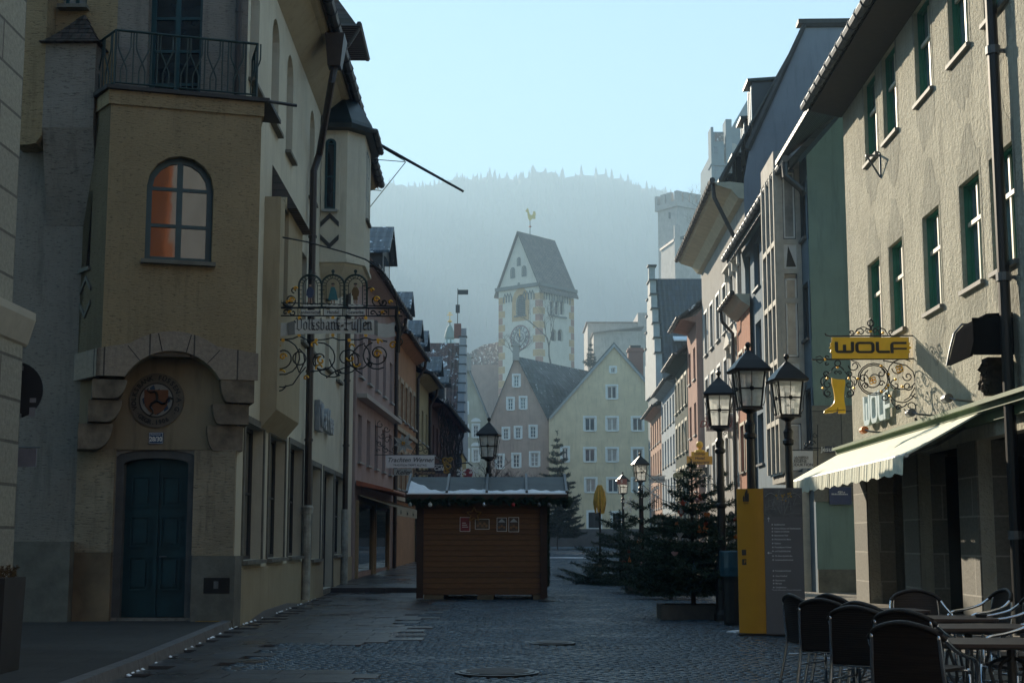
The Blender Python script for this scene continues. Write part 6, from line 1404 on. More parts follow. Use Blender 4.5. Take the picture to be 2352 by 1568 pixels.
f=MB(); f.box(rx0,rx1,ry0-.03,ry0-.005,zr0_-.2,zr0_+.01); f.box(rx1-.03,rx1,ry0,DH,zr0_-.2,zr0_-.06); f.box(rx0,rx0+.03,ry0,DH,zr0_-.2,zr0_-.06); f.build('fascia',bpy.data.materials['hut_post'],hut.e)
f=MB(); f.prism([(.06,zw_-.02),(DH-.02,zw_-.02),(1.1,zr1_-.1)],WH-.12,WH-.08,'x'); f.prism([(.06,zw_-.02),(DH-.02,zw_-.02),(1.1,zr1_-.1)],.08,.12,'x'); f.build('gable_boards',wd,hut.e)
needle=simple('fir_needles',(.018,.042,.020),.7,0,.4,6); needle_d=needle
def needles(f,a,b,r0,dens,ln,rs,droop=.0,w=.008):
    """small needle quads round the twig a-b"""
    a=Vector(a); b=Vector(b); d=(b-a); L=d.length; n=max(2,int(L*dens)); dn=d.normalized()
    u=dn.cross(Vector((0,0,1))); 
    if u.length<.01: u=Vector((1,0,0))
    u.normalize(); v=u.cross(dn)
    for i in range(n):
        t=rs.random(); p=a+d*t; an=rs.uniform(0,2*PI); q=(u*math.cos(an)+v*math.sin(an)); e=(dn*.75+q).normalized()*ln*rs.uniform(.7,1.2); s=e.cross(Vector((rs.uniform(-1,1),rs.uniform(-1,1),rs.uniform(-1,1)))).normalized()*w
        f.v+= [tuple(p-s),tuple(p+s),tuple(p+e)]; k=len(f.v); f.f.append((k-3,k-2,k-1))
gl=Thing('fir_garland','dark fir garland with baubles hanging along the eaves of the wooden hut','garland',(hb.x,YH,0),0)
f=MB(); rs=random.Random(11)
gpts=[(rx0+.02+(rx1-rx0-.04)*i/60,ry0-.06,zr0_-.13-.05*abs(math.sin(i*.35))) for i in range(61)]+[(rx1+.03,ry0+.1+(DH-.2)*i/16,zr0_-.13-.05*abs(math.sin(i*.5))) for i in range(1,17)]
for a,b in zip(gpts,gpts[1:]):
    for k in range(2): o=Vector((rs.uniform(-.03,.03),rs.uniform(-.03,.03),rs.uniform(-.05,.05))); needles(f,Vector(a)+o,Vector(b)+o,.02,600,.13,rs,w=.012)
for i in range(4): needles(f,(WH+.12,.3+i*.1,.3),(WH+.12,.3+i*.1,zr0_-.2),.02,220,.1,rs,w=.012)
f.build('fir_twigs',needle,gl.e)
for i,(x,c,y) in enumerate([(.52,M['white_paint'],.0),(1.87,simple('silver_ball',(.6,.62,.65),.15,.9),.0),(.99,M['dark_metal'],0),(2.6,simple('red_ball',(.35,.03,.03),.2),0),(3.25,M['zinc'],0),(.02,simple('bulb',(.35,.38,.36),.15),0),(3.5,M['zinc'],0)]):
    f=MB(); rr_=.055; f.lathe([(.005,-rr_),(rr_*.7,-rr_*.7),(rr_,0),(rr_*.7,rr_*.7),(.012,rr_),(.012,rr_*1.3)],(x-.25,ry0-.1,zr0_-.25),n=10); f.build('bauble',c,gl.e,smooth=True)
def star(cx,cz,R0,R1,y,n=5): return [(cx+(R0 if k%2==0 else R1)*math.cos(PI/2+PI*k/n),y,cz+(R0 if k%2==0 else R1)*math.sin(PI/2+PI*k/n)) for k in range(2*n)]
p=hut.P(1089,1181,-.03); st=Thing('straw_star','golden tinsel star hanging on the front boards of the wooden hut','star',hut.M@p,0)
f=MB(); rs=random.Random(3); S=star(0,0,.19,.09,-.02); 
for a,b in zip(S,S[1:]+S[:1]): needles(f,a,b,.01,500,.035,rs,w=.005); f.tube([a,b],.008,4)
f.build('tinsel',simple('tinsel',(.45,.28,.08),.35,.5),st.e)
pic=[(1056,1187,1080,1220,(.20,.02,.03),'red poster with white writing, leftmost of four on the wooden hut'),(1091,1191,1124,1215,(.09,.06,.035),'wide food photo second from left on the wooden hut'),(1141,1188,1164,1220,(.06,.05,.05),'upright food photo third from left on the wooden hut'),(1168,1187,1192,1221,(.08,.05,.035),'upright photo of a snowy peak and fried food, rightmost on the wooden hut')]
for k,(a,b_,c,d,colr,lb) in enumerate(pic):
    p0=hut.P(a,d,.0); p1=hut.P(c,b_,.0); P_=Thing('poster',lb,'poster',hut.M@Vector((p0.x,.012,p0.z)),0); w_,h_=p1.x-p0.x,p1.z-p0.z
    f=MB(); f.box(0,w_,-.006,0,0,h_); f.build('paper',M['white_paint'],P_.e)
    f=MB(); f.box(.012,w_-.012,-.009,-.0065,.012,h_-.012); f.build('print',simple('poster_print',colr,.4,0,.5,7),P_.e)
    f=MB()
    if k==0: 
        for j in range(3): f.box(.06,w_-.05-.03*j,-.012,-.0095,h_*.3+j*.05,h_*.3+j*.05+.015)
        f.build('print_lines',M['white_paint'],P_.e)
    elif k>=2: f.prism([(.03,h_*.66),(w_/2,h_*.92),(w_-.03,h_*.66)],-.012,-.0095); f.build('printed_peak',simple('peak_print',(.4,.45,.5),.5),P_.e); f=MB(); [f.disc((w_*(.25+.25*j),-.0125,h_*.3+.03*(j%2)),w_*.13,.003,10) for j in range(3)]; f.build('printed_food',simple('food_print',(.25,.12,.04),.5),P_.e)
    else:
        for j in range(5): f.disc((w_*(.2+.15*j),-.012,h_*(.35+.2*(j%2))),.035,.003,10)
        f.build('printed_food',simple('food_print',(.25,.14,.06),.5),P_.e)
# ================================================================= street lamps
lamp_glass,_n,_l,_b=nt('frosted_lamp_glass'); _b.inputs['Base Color'].default_value=(.80,.84,.84,1); _b.inputs['Roughness'].default_value=.35; _b.inputs['Transmission Weight'].default_value=.0; _b.inputs['Alpha'].default_value=.62; _b.inputs['Subsurface Weight'].default_value=0
tr_=_n.new('ShaderNodeBsdfTranslucent'); tr_.inputs[0].default_value=(.85,.88,.86,1); mx_=_n.new('ShaderNodeMixShader'); mx_.inputs[0].default_value=.6; tp_=_n.new('ShaderNodeBsdfTransparent'); m2=_n.new('ShaderNodeMixShader'); m2.inputs[0].default_value=.35
_b.inputs['Alpha'].default_value=1
vv=coords(_n,_l); nf=noise(_n,_l,vv,7,3); _l.new(ramp(_n,_l,nf,[(.35,(.18,)*3),(.65,(.5,)*3)]),m2.inputs[0])
_l.new(_b.outputs[0],mx_.inputs[1]); _l.new(tr_.outputs[0],mx_.inputs[2]); _l.new(mx_.outputs[0],m2.inputs[1]); _l.new(tp_.outputs[0],m2.inputs[2]); _l.new(m2.outputs[0],_n['Material Output'].inputs[0])
def make_lamp():
    t=Thing('street_lamp','x','street lamp',(0,0,0),0)
    bm=M['black_paint']
    f=MB(); f.lathe([(.17,0),(.17,.12),(.13,.2),(.13,.9),(.10,1.0),(.085,1.1),(.075,1.15),(.072,2.05),(.10,2.08),(.10,2.12),(.068,2.15),(.062,3.05),(.10,3.08),(.10,3.13),(.07,3.16),(.085,3.28),(.05,3.34),(.05,3.46),(.12,3.50),(.12,3.52)],n=14); f.build('pole',bm,t.e,smooth=False)
    f=MB(); f.box(-.18,.18,-.18,.18,3.52,3.55); b0,b1,z0,z1=.155,.215,3.55,4.15
    for sx in(-1,1):
        for sy in(-1,1): f.tube([(sx*b0,sy*b0,z0),(sx*b1,sy*b1,z1)],.016,5)
    for s in range(4):
        M4=Matrix.Rotation(PI/2*s,3,'Z'); 
        for z,t_ in((z0+.01,b0),(z1-.01,b1),((z0+z1)/2,(b0+b1)/2)): f.tube([M4@Vector((-t_,-t_,z)),M4@Vector((t_,-t_,z))],.013,4)
        f.tube([M4@Vector((0,-b0-.005,z0)),M4@Vector((0,-b1-.005,z1))],.006,4)
        c=M4@Vector((0,-(b0+b1)/2-.015,(z0+z1)/2))
        for a in range(4): d=M4@Vector((.022*math.cos(a*PI/2+.78),0,.022*math.sin(a*PI/2+.78))); f.lathe([(.004,-.02),(.018,0),(.004,.02)],c+d,n=6)
        f.tube([M4@Vector((t2*1.0+.02,-t2*1.0-.02,z)) for t2,z in ((b0,z0+.02),(b0+.03,z0+.1),((b0+b1)/2+.01,(z0+z1)/2),(b1+.02,z1-.1))],.008,4)
    f.build('lantern_frame',bm,t.e)
    f=MB(); r4=lambda q,z:[(q,q,z),(-q,q,z),(-q,-q,z),(q,-q,z)]
    R_=[(.285,z1-.03),(.298,z1+.01),(.18,z1+.16),(.075,z1+.27),(.05,z1+.30),(.02,z1+.33)]
    for (qa,za),(qb,zb) in zip(R_,R_[1:]):
        A_,B_=r4(qa,za),r4(qb,zb)
        for i in range(4): f.face([A_[i],A_[(i+1)%4],B_[(i+1)%4],B_[i]])
    f.face(r4(.285,z1-.03)[::-1]); f.lathe([(.012,z1+.31),(.02,z1+.36),(.045,z1+.39),(.05,z1+.42),(.03,z1+.455),(.005,z1+.465)],n=10); f.build('lantern_roof',bm,t.e)
    f=MB()
    for s in range(4):
        M4=Matrix.Rotation(PI/2*s,3,'Z'); e=.012
        f.face([M4@Vector((-b0+e,-b0+e,z0+.01)),M4@Vector((b0-e,-b0+e,z0+.01)),M4@Vector((b1-e,-b1+e,z1-.01)),M4@Vector((-b1+e,-b1+e,z1-.01))])
    f.build('glass',lamp_glass,t.e)
    f=MB(); f.tube([(0,0,z0),(0,0,z0+.22)],.03,8); f.tube([(0,0,z0+.22),(0,0,z0+.40)],.045,8); f.build('bulb',simple('lamp_bulb',(.25,.25,.24),.3),t.e)
    return t.e
lp=make_lamp()
LS=[(1718,785,23.3,'tallest seeming black street lamp right behind the map stele',4),(1650,850,27.2,'black street lamp with stickers on its pole behind the big fir tree',-6),(1806,812,24.7,'black street lamp between the map stele and the boot sign',5),(1123,958,39.6,'black street lamp rising behind the roof of the wooden hut',-9),(1470,1038,52.8,'distant black street lamp beside the snowflake lights',8),(1430,1083,67,'farthest small black street lamp left of the snowflake lights',12)]
for i,(x,y,Y,lb,rz) in enumerate(LS):
    o=lp if i==0 else copy_tree(lp)
    p=at(x,y,Y); sc_=(p.z-gz(Y))/4.615; o.location=(p.x,Y,gz(Y)); o.scale=(sc_,)*3; o.rotation_euler=(0,0,R(rz)); tag(o,lb,'street lamp','black lantern street lamps')
# stickers
# ================================================================= map stele
sb=ground_at(1748,1455); SY=22.9
stl=Thing('map_stele','grey and ochre information stele with town map and white place list','information stele',(at(1703,1450,SY).x,SY,0),0)
S=lambda x,y,n=0: stl.hit(x,y,n)
w1=S(1757,1300)[0]; w2=S(1845,1300)[0]; zt_=S(1800,1120)[1]
ochr=simple('ochre_panel',(.52,.25,.015),.45,0,.06,3); gry=simple('grey_panel',(.15,.148,.155),.45,0,.05,2)
f=MB(); n=8; arc=[(w1*(k/n),.16-.16*math.sin(PI/2*k/n)*1.0) for k in range(n+1)]; poly=arc+[(w1,.22),(0,.22)]; f.prism(poly,.04,zt_-.01,'z'); f.build('ochre_side',ochr,stl.e,smooth=False)
f=MB(); f.hexa([(w1+.004,.0,.03),(w2,-.06,.03),(w2,.16,.03),(w1+.004,.22,.03)],[(w1+.004,.0,zt_),(w2,-.06,zt_),(w2,.16,zt_),(w1+.004,.22,zt_)]); f.build('grey_face',gry,stl.e)
f=MB(); f.box(-.02,w2+.02,.02,.2,0,.03); f.build('base_plate',M['dark_metal'],stl.e)
sa=math.atan2(-.06,w2-w1)
G=Sub(stl,stl.M@Vector((w1+.004,0,0)),sa); ww=(w2-w1)/math.cos(sa)
lt_=simple('stele_white',(.75,.75,.75),.5)
zm0=G.hit(1800,1186)[1]
f=MB(); f.box(.01,ww-.01,-.004,-.001,zm0,zt_-.02); f.build('map_field',simple('map_grey',(.13,.13,.13),.5,0,.35,6),G.e)
r=random.Random(12); f=MB()
for k in range(34):
    x=r.uniform(.03,ww-.12); z=r.uniform(zm0+.02,zt_-.1); a=r.choice([0,PI/2,.3,1.2,2.0]); L_=r.uniform(.06,.2)
    q=(min(ww-.02,max(.02,x+L_*math.cos(a))),min(zt_-.03,max(zm0+.01,z+L_*math.sin(a)))); f.tube([(x,-.006,z),(q[0],-.006,q[1])],.0028,3)
f.tube([(.02+(ww-.05)*k/12,-.006,zt_-.14+.06*math.sin(k*.8)) for k in range(13)],.007,3); f.build('map_streets',simple('map_lines',(.30,.30,.29),.5),G.e)
f=MB()
for k in range(12): f.disc((ww*.52+r.uniform(-.12,.12),-.012,zt_-.15+r.uniform(-.07,.07)),r.uniform(.008,.02),.004,6)
f.build('map_highlights',simple('map_yellow',(.45,.28,.05),.5),G.e)
rows=[('Stadtbrunnen',1204),('Hohes Schloss mit Stadtmuseum',1213),('Galerie im Schloss',1220),('Baumgarten Park',1229),('Pfarrkirche St. Mang',1238),('Rathaus',1247),('Franziskaner Kloster',1256),('und Stadtbibliothek',1265),('Hl.-Geist-Spitalkirche',1276),('Lautenmacherbrunnen',1285),('Franziskanerkloster',1310),('Alter Friedhof',1322),('Baumgarten',1332),('Morisse',1339),('Gesellenhaus',1348)]
for st_,y in rows:
    z=G.hit(1790,y)[1]; t=text(st_,.034,lt_,G.e,(0,-.006,z),ext=.001,off=.0006,sx=.92); t.location.x=.16+t.dimensions.x/2 if 0 else .16
    bb=[v.co.x for v in t.data.vertices]; t.location.x=.155-min(bb); 
    f=MB(); f.disc((.125,-.006,z),.011,.004,10); f.build('bullet',lt_,G.e)
t=text('Tourist Information Tourist information',.028,lt_,G.e,(ww*.5+.02,-.006,G.hit(1800,1344+0)[1]-.0),ext=.001); t.location.z=G.hit(1800,1345)[1]-.06
for (x,z,kind) in((.07,G.hit(1762,1192)[1],0),(.07,G.hit(1762,1269)[1],1)):
    f=MB()
    if kind==0: f.box(x-.004,x+.004,-.006,-.002,z-.04,z+.02); f.prism([(x-.022,z+.005),(x+.022,z+.005),(x,z+.035)],-.006,-.002)
    else: f.box(x-.02,x+.04,-.006,-.002,z-.004,z+.004); f.prism([(x-.005,z-.022),(x-.005,z+.022),(x-.035,z)],-.006,-.002)
    f.build('arrow',lt_,G.e)
G.flatten()
bk_=M['dark_frame']; 
def on_ochre(x): t_=min(1,max(0,x/w1)); return .16-.16*math.sin(PI/2*t_)
f=MB(); zc_=S(1722,1142)[1]; y_=on_ochre(.13)-.012
for (dx,h) in((-.05,.06),(-.02,.12),(.0,.16),(.025,.10),(.05,.05)): f.box(.14+dx-.012,.14+dx+.014,y_-.01,y_,zc_-.06,zc_-.06+h); f.prism([(.14+dx-.014,zc_-.06+h),(.14+dx+.016,zc_-.06+h),(.14+dx,zc_-.02+h)],y_-.01,y_)
f.build('town_emblem',bk_,stl.e); t=text('FÜSSEN',.03,bk_,stl.e,(.14,y_-.005,zc_-.09),ext=.001)
for z in(S(1722,1268)[1],S(1722,1290)[1]): f=MB(); f.box(.05,.14,y_+.02,y_+.03,z-.045,z+.045); f.build('pictogram',bk_,stl.e); f=MB(); f.tube([(.26,y_+.0,z),(.19,y_+.01,z)],.004,3); f.prism([(.2,z-.015),(.2,z+.015),(.18,z)],y_-.004,y_+.002); f.build('arrow',bk_,stl.e)
t=text('P',.07,ochr,stl.e,(.095,y_+.018,S(1722,1290)[1]),ext=.001)
# ================================================================= trees
bark=simple('bark',(.045,.035,.025),.9,0,.3,8,bump=.6)
dense=simple('fir_needles_dark',(.012,.028,.016),.8,0,.4,5)
def fir(name,label,base,h,w,seed,whorls,dens=70,ln=.07,group=None,topbare=1,trunk_r=.05,mat=None,nw=.010,cat='fir tree',zlow=.12):
    rs=random.Random(seed); t=Thing(name,label,cat,base,0,group)
    f=MB(); f.tube([(0,0,-.1),(0,0,h*.5),(0,0,h)],trunk_r,7,.008); br=MB(); fo=MB()
    for i in range(whorls):
        u=i/(whorls-1)
        if u>.5 and i%2 and topbare: continue
        z=h*(zlow+(.95-zlow)*u); L=w*(1-u)**.8*(.85+.3*rs.random())+.06
        nb=rs.choice([6,7,8]) if u<.75 else 5
        for k in range(nb):
            a=2*PI*(k+rs.uniform(-.3,.3))/nb+i*1.3; l=L*rs.uniform(.7,1.15); up=.10+.75*u**2; dr=-.05 if u<.4 else .1
            d=Vector((math.cos(a),math.sin(a),0)); P_=[Vector((0,0,z)),Vector((0,0,z))+d*l*.5+Vector((0,0,l*(up*.5+dr-.05))),Vector((0,0,z))+d*l+Vector((0,0,l*(up)))]
            br.tube(P_,.012*(1.3-u),4,.004,caps=False)
            side=Vector((-d.y,d.x,0)); ns=max(3,int(l/.14))
            for a_,b_ in zip(P_,P_[1:]): needles(fo,a_,b_,.01,dens,ln,rs,w=nw)
            for j in range(ns):
                tt=.25+.72*j/ns; q=P_[1].lerp(P_[2],(tt-.5)*2) if tt>.5 else P_[0].lerp(P_[1],tt*2)
                for sg in(-1,1):
                    sl_=l*.42*(1.1-tt)*rs.uniform(.7,1.2)+.05; e=q+(d*.6+side*sg).normalized()*sl_+Vector((0,0,rs.uniform(-.02,.07)*sl_*4-.02)); needles(fo,q,e,.01,dens,ln,rs,w=nw); 
    needles(fo,(0,0,h*.86),(0,0,h),.01,dens,ln,rs,w=nw)
    f.build('trunk',bark,t.e); br.build('branches',bark,t.e); fo.build('needles',mat or needle,t.e); print(name,len(fo.f)); return t
def ornaments(t,h,w,n,seed,cols):
    rs=random.Random(seed)
    for i in range(n):
        u=rs.uniform(.25,.85); a=rs.uniform(PI*1.05,PI*1.95); r_=w*(1-u)**.85*.85; z=h*(.1+.85*u)*.9; c=(r_*math.cos(a),r_*math.sin(a),z)
        f=MB(); k=i%4; q=.05
        f.tube([(c[0],c[1],c[2]),(c[0],c[1],c[2]+.15)],.003,3)
        if k==0: f.lathe([(.005,-q),(q*.7,-q*.7),(q,0),(q*.7,q*.7),(.01,q)],c,n=10)
        elif k==1: f.prism([(x+c[0],z_+c[2]) for x,_,z_ in star(0,0,.09,.04,0)],c[1]-.01,c[1]+.01)
        elif k==2: f.prism([(c[0],c[2]-.08),(c[0]+.07,c[2]+.02),(c[0]+.035,c[2]+.06),(c[0],c[2]+.03),(c[0]-.035,c[2]+.06),(c[0]-.07,c[2]+.02)],c[1]-.01,c[1]+.01)
        else: f.lathe([(.04,-.06),(.05,-.02),(.02,.04),(.01,.08)],c,n=8)
        f.build('ornament',cols[i%len(cols)],t.e)
def box_planter(name,label,x0,x1,y0,y1,h,mat):
    c=((x0+x1)/2,y0,0); t=Thing(name,label,'planter',c,0); f=MB(); w2=(x1-x0)/2; d=y1-y0
    f.box(-w2,w2,0,.08,0,h); f.box(-w2,w2,d-.08,d,0,h); f.box(-w2,-w2+.08,.08,d-.08,0,h); f.box(w2-.08,w2,.08,d-.08,0,h); f.build('trough',mat,t.e); f=MB(); f.box(-w2+.08,w2-.08,.08,d-.08,0,h-.05); f.build('soil',M['interior'],t.e); return t
cols=[simple('orn_red',(.30,.04,.02),.4),simple('orn_pale',(.5,.5,.5),.5),simple('orn_orange',(.5,.15,.03),.4),simple('orn_blue',(.05,.12,.2),.4),simple('orn_pink',(.5,.3,.3),.5)]
YF=27.5; pB=at(1600,1385,YF); 
ft=fir('christmas_tree','large dark decorated fir tree in a stone trough left of the map stele',(pB.x,YF+.45,.1),at(1593,1062,YF).z,1.28,21,21,100,.075,zlow=.16,group='decorated fir trees beside the street'); ornaments(ft,3.0,.95,20,5,cols)
stn=simple('trough_stone',(.10,.09,.075),.9,0,.3,4,bump=.5)
box_planter('stone_trough','long low stone trough under the large decorated fir tree',at(1519,1400,YF).x,at(1700,1400,YF).x,YF,YF+.9,.27,stn)
p2=at(1668,1385,30.5); f2=fir('christmas_tree','decorated fir tree half hidden behind the large one beside the bin',(p2.x,30.5,.1),at(1668,1085,30.5).z,1.15,22,15,60,.08,group='decorated fir trees beside the street'); ornaments(f2,2.8,.9,8,6,cols)
p3=at(1478,1290,41); f3=fir('christmas_tree','bushy fir tree hung with ornaments below the snowflake lights',(p3.x,41,.05),at(1478,1118,41).z,1.3,23,14,60,.09,group='decorated fir trees beside the street'); ornaments(f3,2.6,1.0,10,7,cols)
p4=at(1425,1275,47); f4=fir('fir_bush','broad low fir leaning over the cobbles farther up the street',(p4.x,47,.05),at(1425,1172,47).z,1.9,24,12,55,.10,zlow=.05,cat='fir bush')
p5=at(1540,1290,37); f5=fir('fir_bush','dark fir bush between the large tree and the bushy decorated one',(p5.x,37,.05),at(1540,1185,37).z,1.3,25,12,55,.09,zlow=.05,cat='fir bush')
box_planter('stone_trough','pale stone trough beneath the bushy fir below the snowflake lights',at(1438,1300,41).x,at(1500,1300,41).x,40.4,41.5,.3,stn); box_planter('stone_trough','small weathered trough beneath the broad low fir',at(1400,1290,47).x,at(1440,1290,47).x,46.5,47.5,.3,stn)
box_planter('stone_trough','small tan stone trough on the far cobbles left of the firs',at(1364,1270,58).x,at(1384,1270,58).x,58,58.6,.55,simple('tan_stone',(.25,.2,.13),.9))
p6=at(1280,1165,108); f6=fir('spruce_tree','tall slim spruce standing on the square behind the wooden hut',(p6.x,108,gz(108)),at(1270,990,108).z-gz(108),2.3,26,26,26,.2,mat=dense,nw=.03,cat='spruce')
def bare_tree(name,label,base,h,spread,seed,depth=5,r0=.12,mat=None,cat='bare tree',split=(2,3),up=.5):
    rs=random.Random(seed); t=Thing(name,label,cat,base,0); tr=MB(); br=MB()
    def grow(p,d,l,r_,k):
        q=p; pts=[p]
        for j in range(3): d=(d+Vector((rs.uniform(-.25,.25),rs.uniform(-.25,.25),rs.uniform(-.08,.2)))).normalized(); q=q+d*l/3; pts.append(q)
        (tr if k==0 else br).tube(pts,r_,5 if k<3 else 3,r_*.6,caps=False)
        if k<depth:
            for _ in range(rs.randint(*split)):
                a=rs.uniform(0,2*PI); e=(d*.75+Vector((math.cos(a)*spread,math.sin(a)*spread,up*rs.random()))).normalized(); grow(pts[rs.choice([-1,-1,-2])],e,l*rs.uniform(.6,.85),r_*.6,k+1)
    grow(Vector((0,0,0)),Vector((0,0,1)),h*.32,r0,0); tr.build('trunk',mat or bark,t.e); br.build('branches',mat or bark,t.e); return t
twig=simple('reddish_twigs',(.07,.04,.035),.9)
bare_tree('bare_tree','wide bare tree with reddish twigs behind the hut and its lamp',(at(1160,1100,92).x,92,gz(92)),7.2,1.0,31,6,.16,twig,split=(3,3))
gt=simple('grey_twigs',(.10,.09,.08),.9)
bare_tree('bare_tree','tall thin bare tree before the right face of the clock tower',(at(1265,830,215).x,215,at(1265,835,215).z),12,.6,32,6,.16,gt)
bare_tree('bare_tree','bare frosted tree below the clock of the church tower',(at(1183,850,205).x,205,at(1183,850,205).z),6.5,.9,33,6,.12,gt)
bare_tree('bare_tree','bare tree growing beside the tall castle residence',(at(1612,560,245).x,245,at(1612,560,245).z),12,.8,34,7,.14,gt)
bare_tree('bare_tree','frosted bushy tree in front of the battlemented tower',(at(1592,540,280).x,280,at(1592,545,280).z),6.5,1.0,35,6,.12,gt)
fir('spruce_tree','small dark spruce at the foot of the white castle range',(at(1357,830,190).x,190,at(1357,845,190).z),3.2,.9,36,9,14,.35,mat=dense,nw=.05,cat='spruce')
# ================================================================= bin, folded parasol, snowflakes, person-high clutter
bn=Thing('litter_bin','dark litter bin with blue bag between the large fir and the map stele','litter bin',at(1689,1440,26).to_2d().to_3d(),0)
f=MB(); f.lathe([(.19,0),(.2,.05),(.2,.75),(.24,1.0)],n=14); f.build('bin',M['dark_metal'],bn.e); f=MB(); f.lathe([(.25,.85),(.27,1.0),(.265,1.28),(.25,1.3),(.23,1.2)],n=18); f.build('bag',simple('blue_bag',(.02,.07,.10),.35,0,.3,7,bump=.6,bscale=10),bn.e)
pa=Thing('parasol','folded yellow parasol on a dark pole far up the street','parasol',(at(1378,1200,62).x,62,gz(62)),0)
zt_=at(1378,1116,62).z-gz(62); f=MB(); f.tube([(0,0,0),(0,0,zt_)],.045,8); f.build('pole',M['dark_metal'],pa.e)
f=MB(); n=22; r=random.Random(1)
for k in range(n):
    a=2*PI*k/n; b2=2*PI*(k+1)/n; q=.05+.02*(k%2); zb_=zt_-1.35-r.uniform(0,.45)
    for j in range(3):
        ra=[.08,.20,.24,.17][j]; rb=[.08,.20,.24,.17][j+1]; za=zt_+.05-(zt_-zb_)*j/3*.7; zb2=zt_+.05-(zt_-zb_)*(j+1)/3*.7
        kk_=1.2 if k%2 else .85; k2=1.2 if (k+1)%2 else .85
        f.face([(ra*kk_*math.cos(a),ra*kk_*math.sin(a),za),(ra*k2*math.cos(b2),ra*k2*math.sin(b2),za),(rb*k2*math.cos(b2),rb*k2*math.sin(b2),zb2),(rb*kk_*math.cos(a),rb*kk_*math.sin(a),zb2)])
f.build('canopy',simple('yellow_cloth',(.55,.36,.06),.8),pa.e)
def flake(label,cx,cy,rpx,Y):
    t=Thing('snowflake_light',label,'snowflake light',at(cx,cy,Y),0,'snowflake lights over the street'); q=rpx*Y/FP; f=MB()
    for k in range(6):
        a=PI/6+PI/3*k; d=Vector((math.cos(a),0,math.sin(a))); f.tube([(0,0,0),d*q],.02,5)
        for tt,l in((.45,.32),(.72,.28)):
            for s in(-1,1): e=Vector((math.cos(a+s*.9),0,math.sin(a+s*.9))); f.tube([d*q*tt,d*q*tt+e*q*l],.016,4)
    f.build('frame',simple('flake_white',(.7,.72,.7),.4,0,.05,5) if 'flake_white' not in bpy.data.materials else bpy.data.materials['flake_white'],t.e)
flake('white snowflake light nearest the far lamp, left of the pair',1448,1158,19,56); flake('larger white snowflake light in front of the salmon house',1494,1130,24,50); flake('white snowflake light behind the hut roof, left of the bare tree',1088,1080,12,62); flake('white snowflake light just behind the hut roof left of the lamp',1060,1084,12,66)
lc=Thing('light_chain','thin string of lights spanning from the far lamp to the houses','light chain',(0,50,0),0); f=MB()
a=at(1462,1065,50)-Vector((0,50,0)); b_=at(1600,1098,50)-Vector((0,50,0)); 
for k in range(1,3):
    a2=a+Vector((0,0,-.5*(k-1))); b3=b_+Vector((0,0,-.6*(k-1))); f.tube([a2.lerp(b3,i/12)-Vector((0,0,.5*math.sin(PI*i/12))) for i in range(13)],.012,3)
f.build('cable',M['dark_metal'],lc.e); f=MB()
for i in range(24): q=a.lerp(b_,(i+.5)/24)-Vector((0,0,.5*math.sin(PI*(i+.5)/24)+.05)); f.lathe([(.004,-.035),(.03,0),(.004,.035)],q,n=5)
o=f.build('bulbs',simple('small_bulb',(.5,.45,.35),.3),lc.e); o['kind']='stuff'
# ================================================================= bank's wrought iron sign
iron=M['dark_metal']
def zz5(x,y): return (562.7+x*.3334,522.5+y*.3334)
vs=Thing('bank_sign','large wrought iron hanging bank sign with banner, three arched scenes and gilt scrolls','hanging sign',(bk.M@Vector((bk.hit(606,800)[0],0,0))).to_2d().to_3d(),0)
P=vs.P
def tb(f,pts,r=.015,n=0,sd=5,raw=False): f.tube([P(*(q if raw else zz5(*q)),n) for q in pts],r,sd); return f
f=MB(); tb(f,[(138,550),(120,1215)],.022); tb(f,[(115,552),(1085,555)],.02); tb(f,[(135,607),(1085,610)],.014); tb(f,[(80,512),(1085,545)],.012); tb(f,[(120,52),(260,68),(430,100),(700,175),(830,220),(930,285),(1000,370),(1035,450),(1050,560)],.016)
for x in(365,387,517,540,672,683,705,838,850,990): tb(f,[(x,552),(x,608)],.008)
tb(f,[(1050,545),(1045,620),(1060,700),(1050,860)],.05); f.build('bracket_frame',iron,vs.e)
def sp5(f,cx,cy,r0,r1,a0,a1,r=.013,n=0): f.tube([P(*zz5(*q),n) for q in spiral(cx,cy,r0,r1,a0,a1)],r,4); return f
f=MB()
for (cx,cy,r0,r1,a0,a1) in [(255,890,120,20,90,560),(255,890,120,125,90,-150),(375,900,45,45,60,420),(525,905,115,20,100,-340),(600,915,115,118,-60,-200),(700,905,118,25,180,640),(770,900,105,20,60,-330),(915,870,80,15,200,700),(910,880,95,95,-60,-250),(845,905,110,110,100,250),(170,1120,35,8,180,-200),(240,1060,95,50,150,330),(640,1000,22,5,0,420),(860,945,18,4,180,-300),
    (225,510,32,8,180,-260),(310,500,52,10,200,640),(340,430,22,6,270,-60),(868,430,25,6,200,-120),(910,500,48,10,0,-430),(955,515,28,6,180,600),(180,585,22,5,0,330),(225,585,22,5,180,500),(280,585,22,5,0,330),(330,585,22,5,180,500),(880,588,20,5,0,330),(925,588,20,5,180,500),(960,588,18,5,0,330),(1075,575,18,4,0,330),(1060,790,30,8,90,-250)]: sp5(f,cx,cy,r0,r1,a0,a1)
for pts in ([(140,752),(200,770),(262,772),(330,765),(365,750)],[(380,750),(430,775),(490,775),(560,770),(605,757)],[(605,757),(650,775),(720,772),(790,772),(832,757)],[(832,757),(880,775),(918,772),(980,785)],[(140,1000),(150,1060),(200,1090),(260,1100),(330,1080),(385,1000),(420,960)],[(375,835),(350,870),(345,920),(375,1000)],[(375,835),(405,870),(412,920),(375,1000)],[(450,990),(520,985),(560,965)],[(560,1035),(620,990),(700,960),(780,940)]): tb(f,pts,.013)
f.build('scrolls',iron,vs.e)
f=MB()
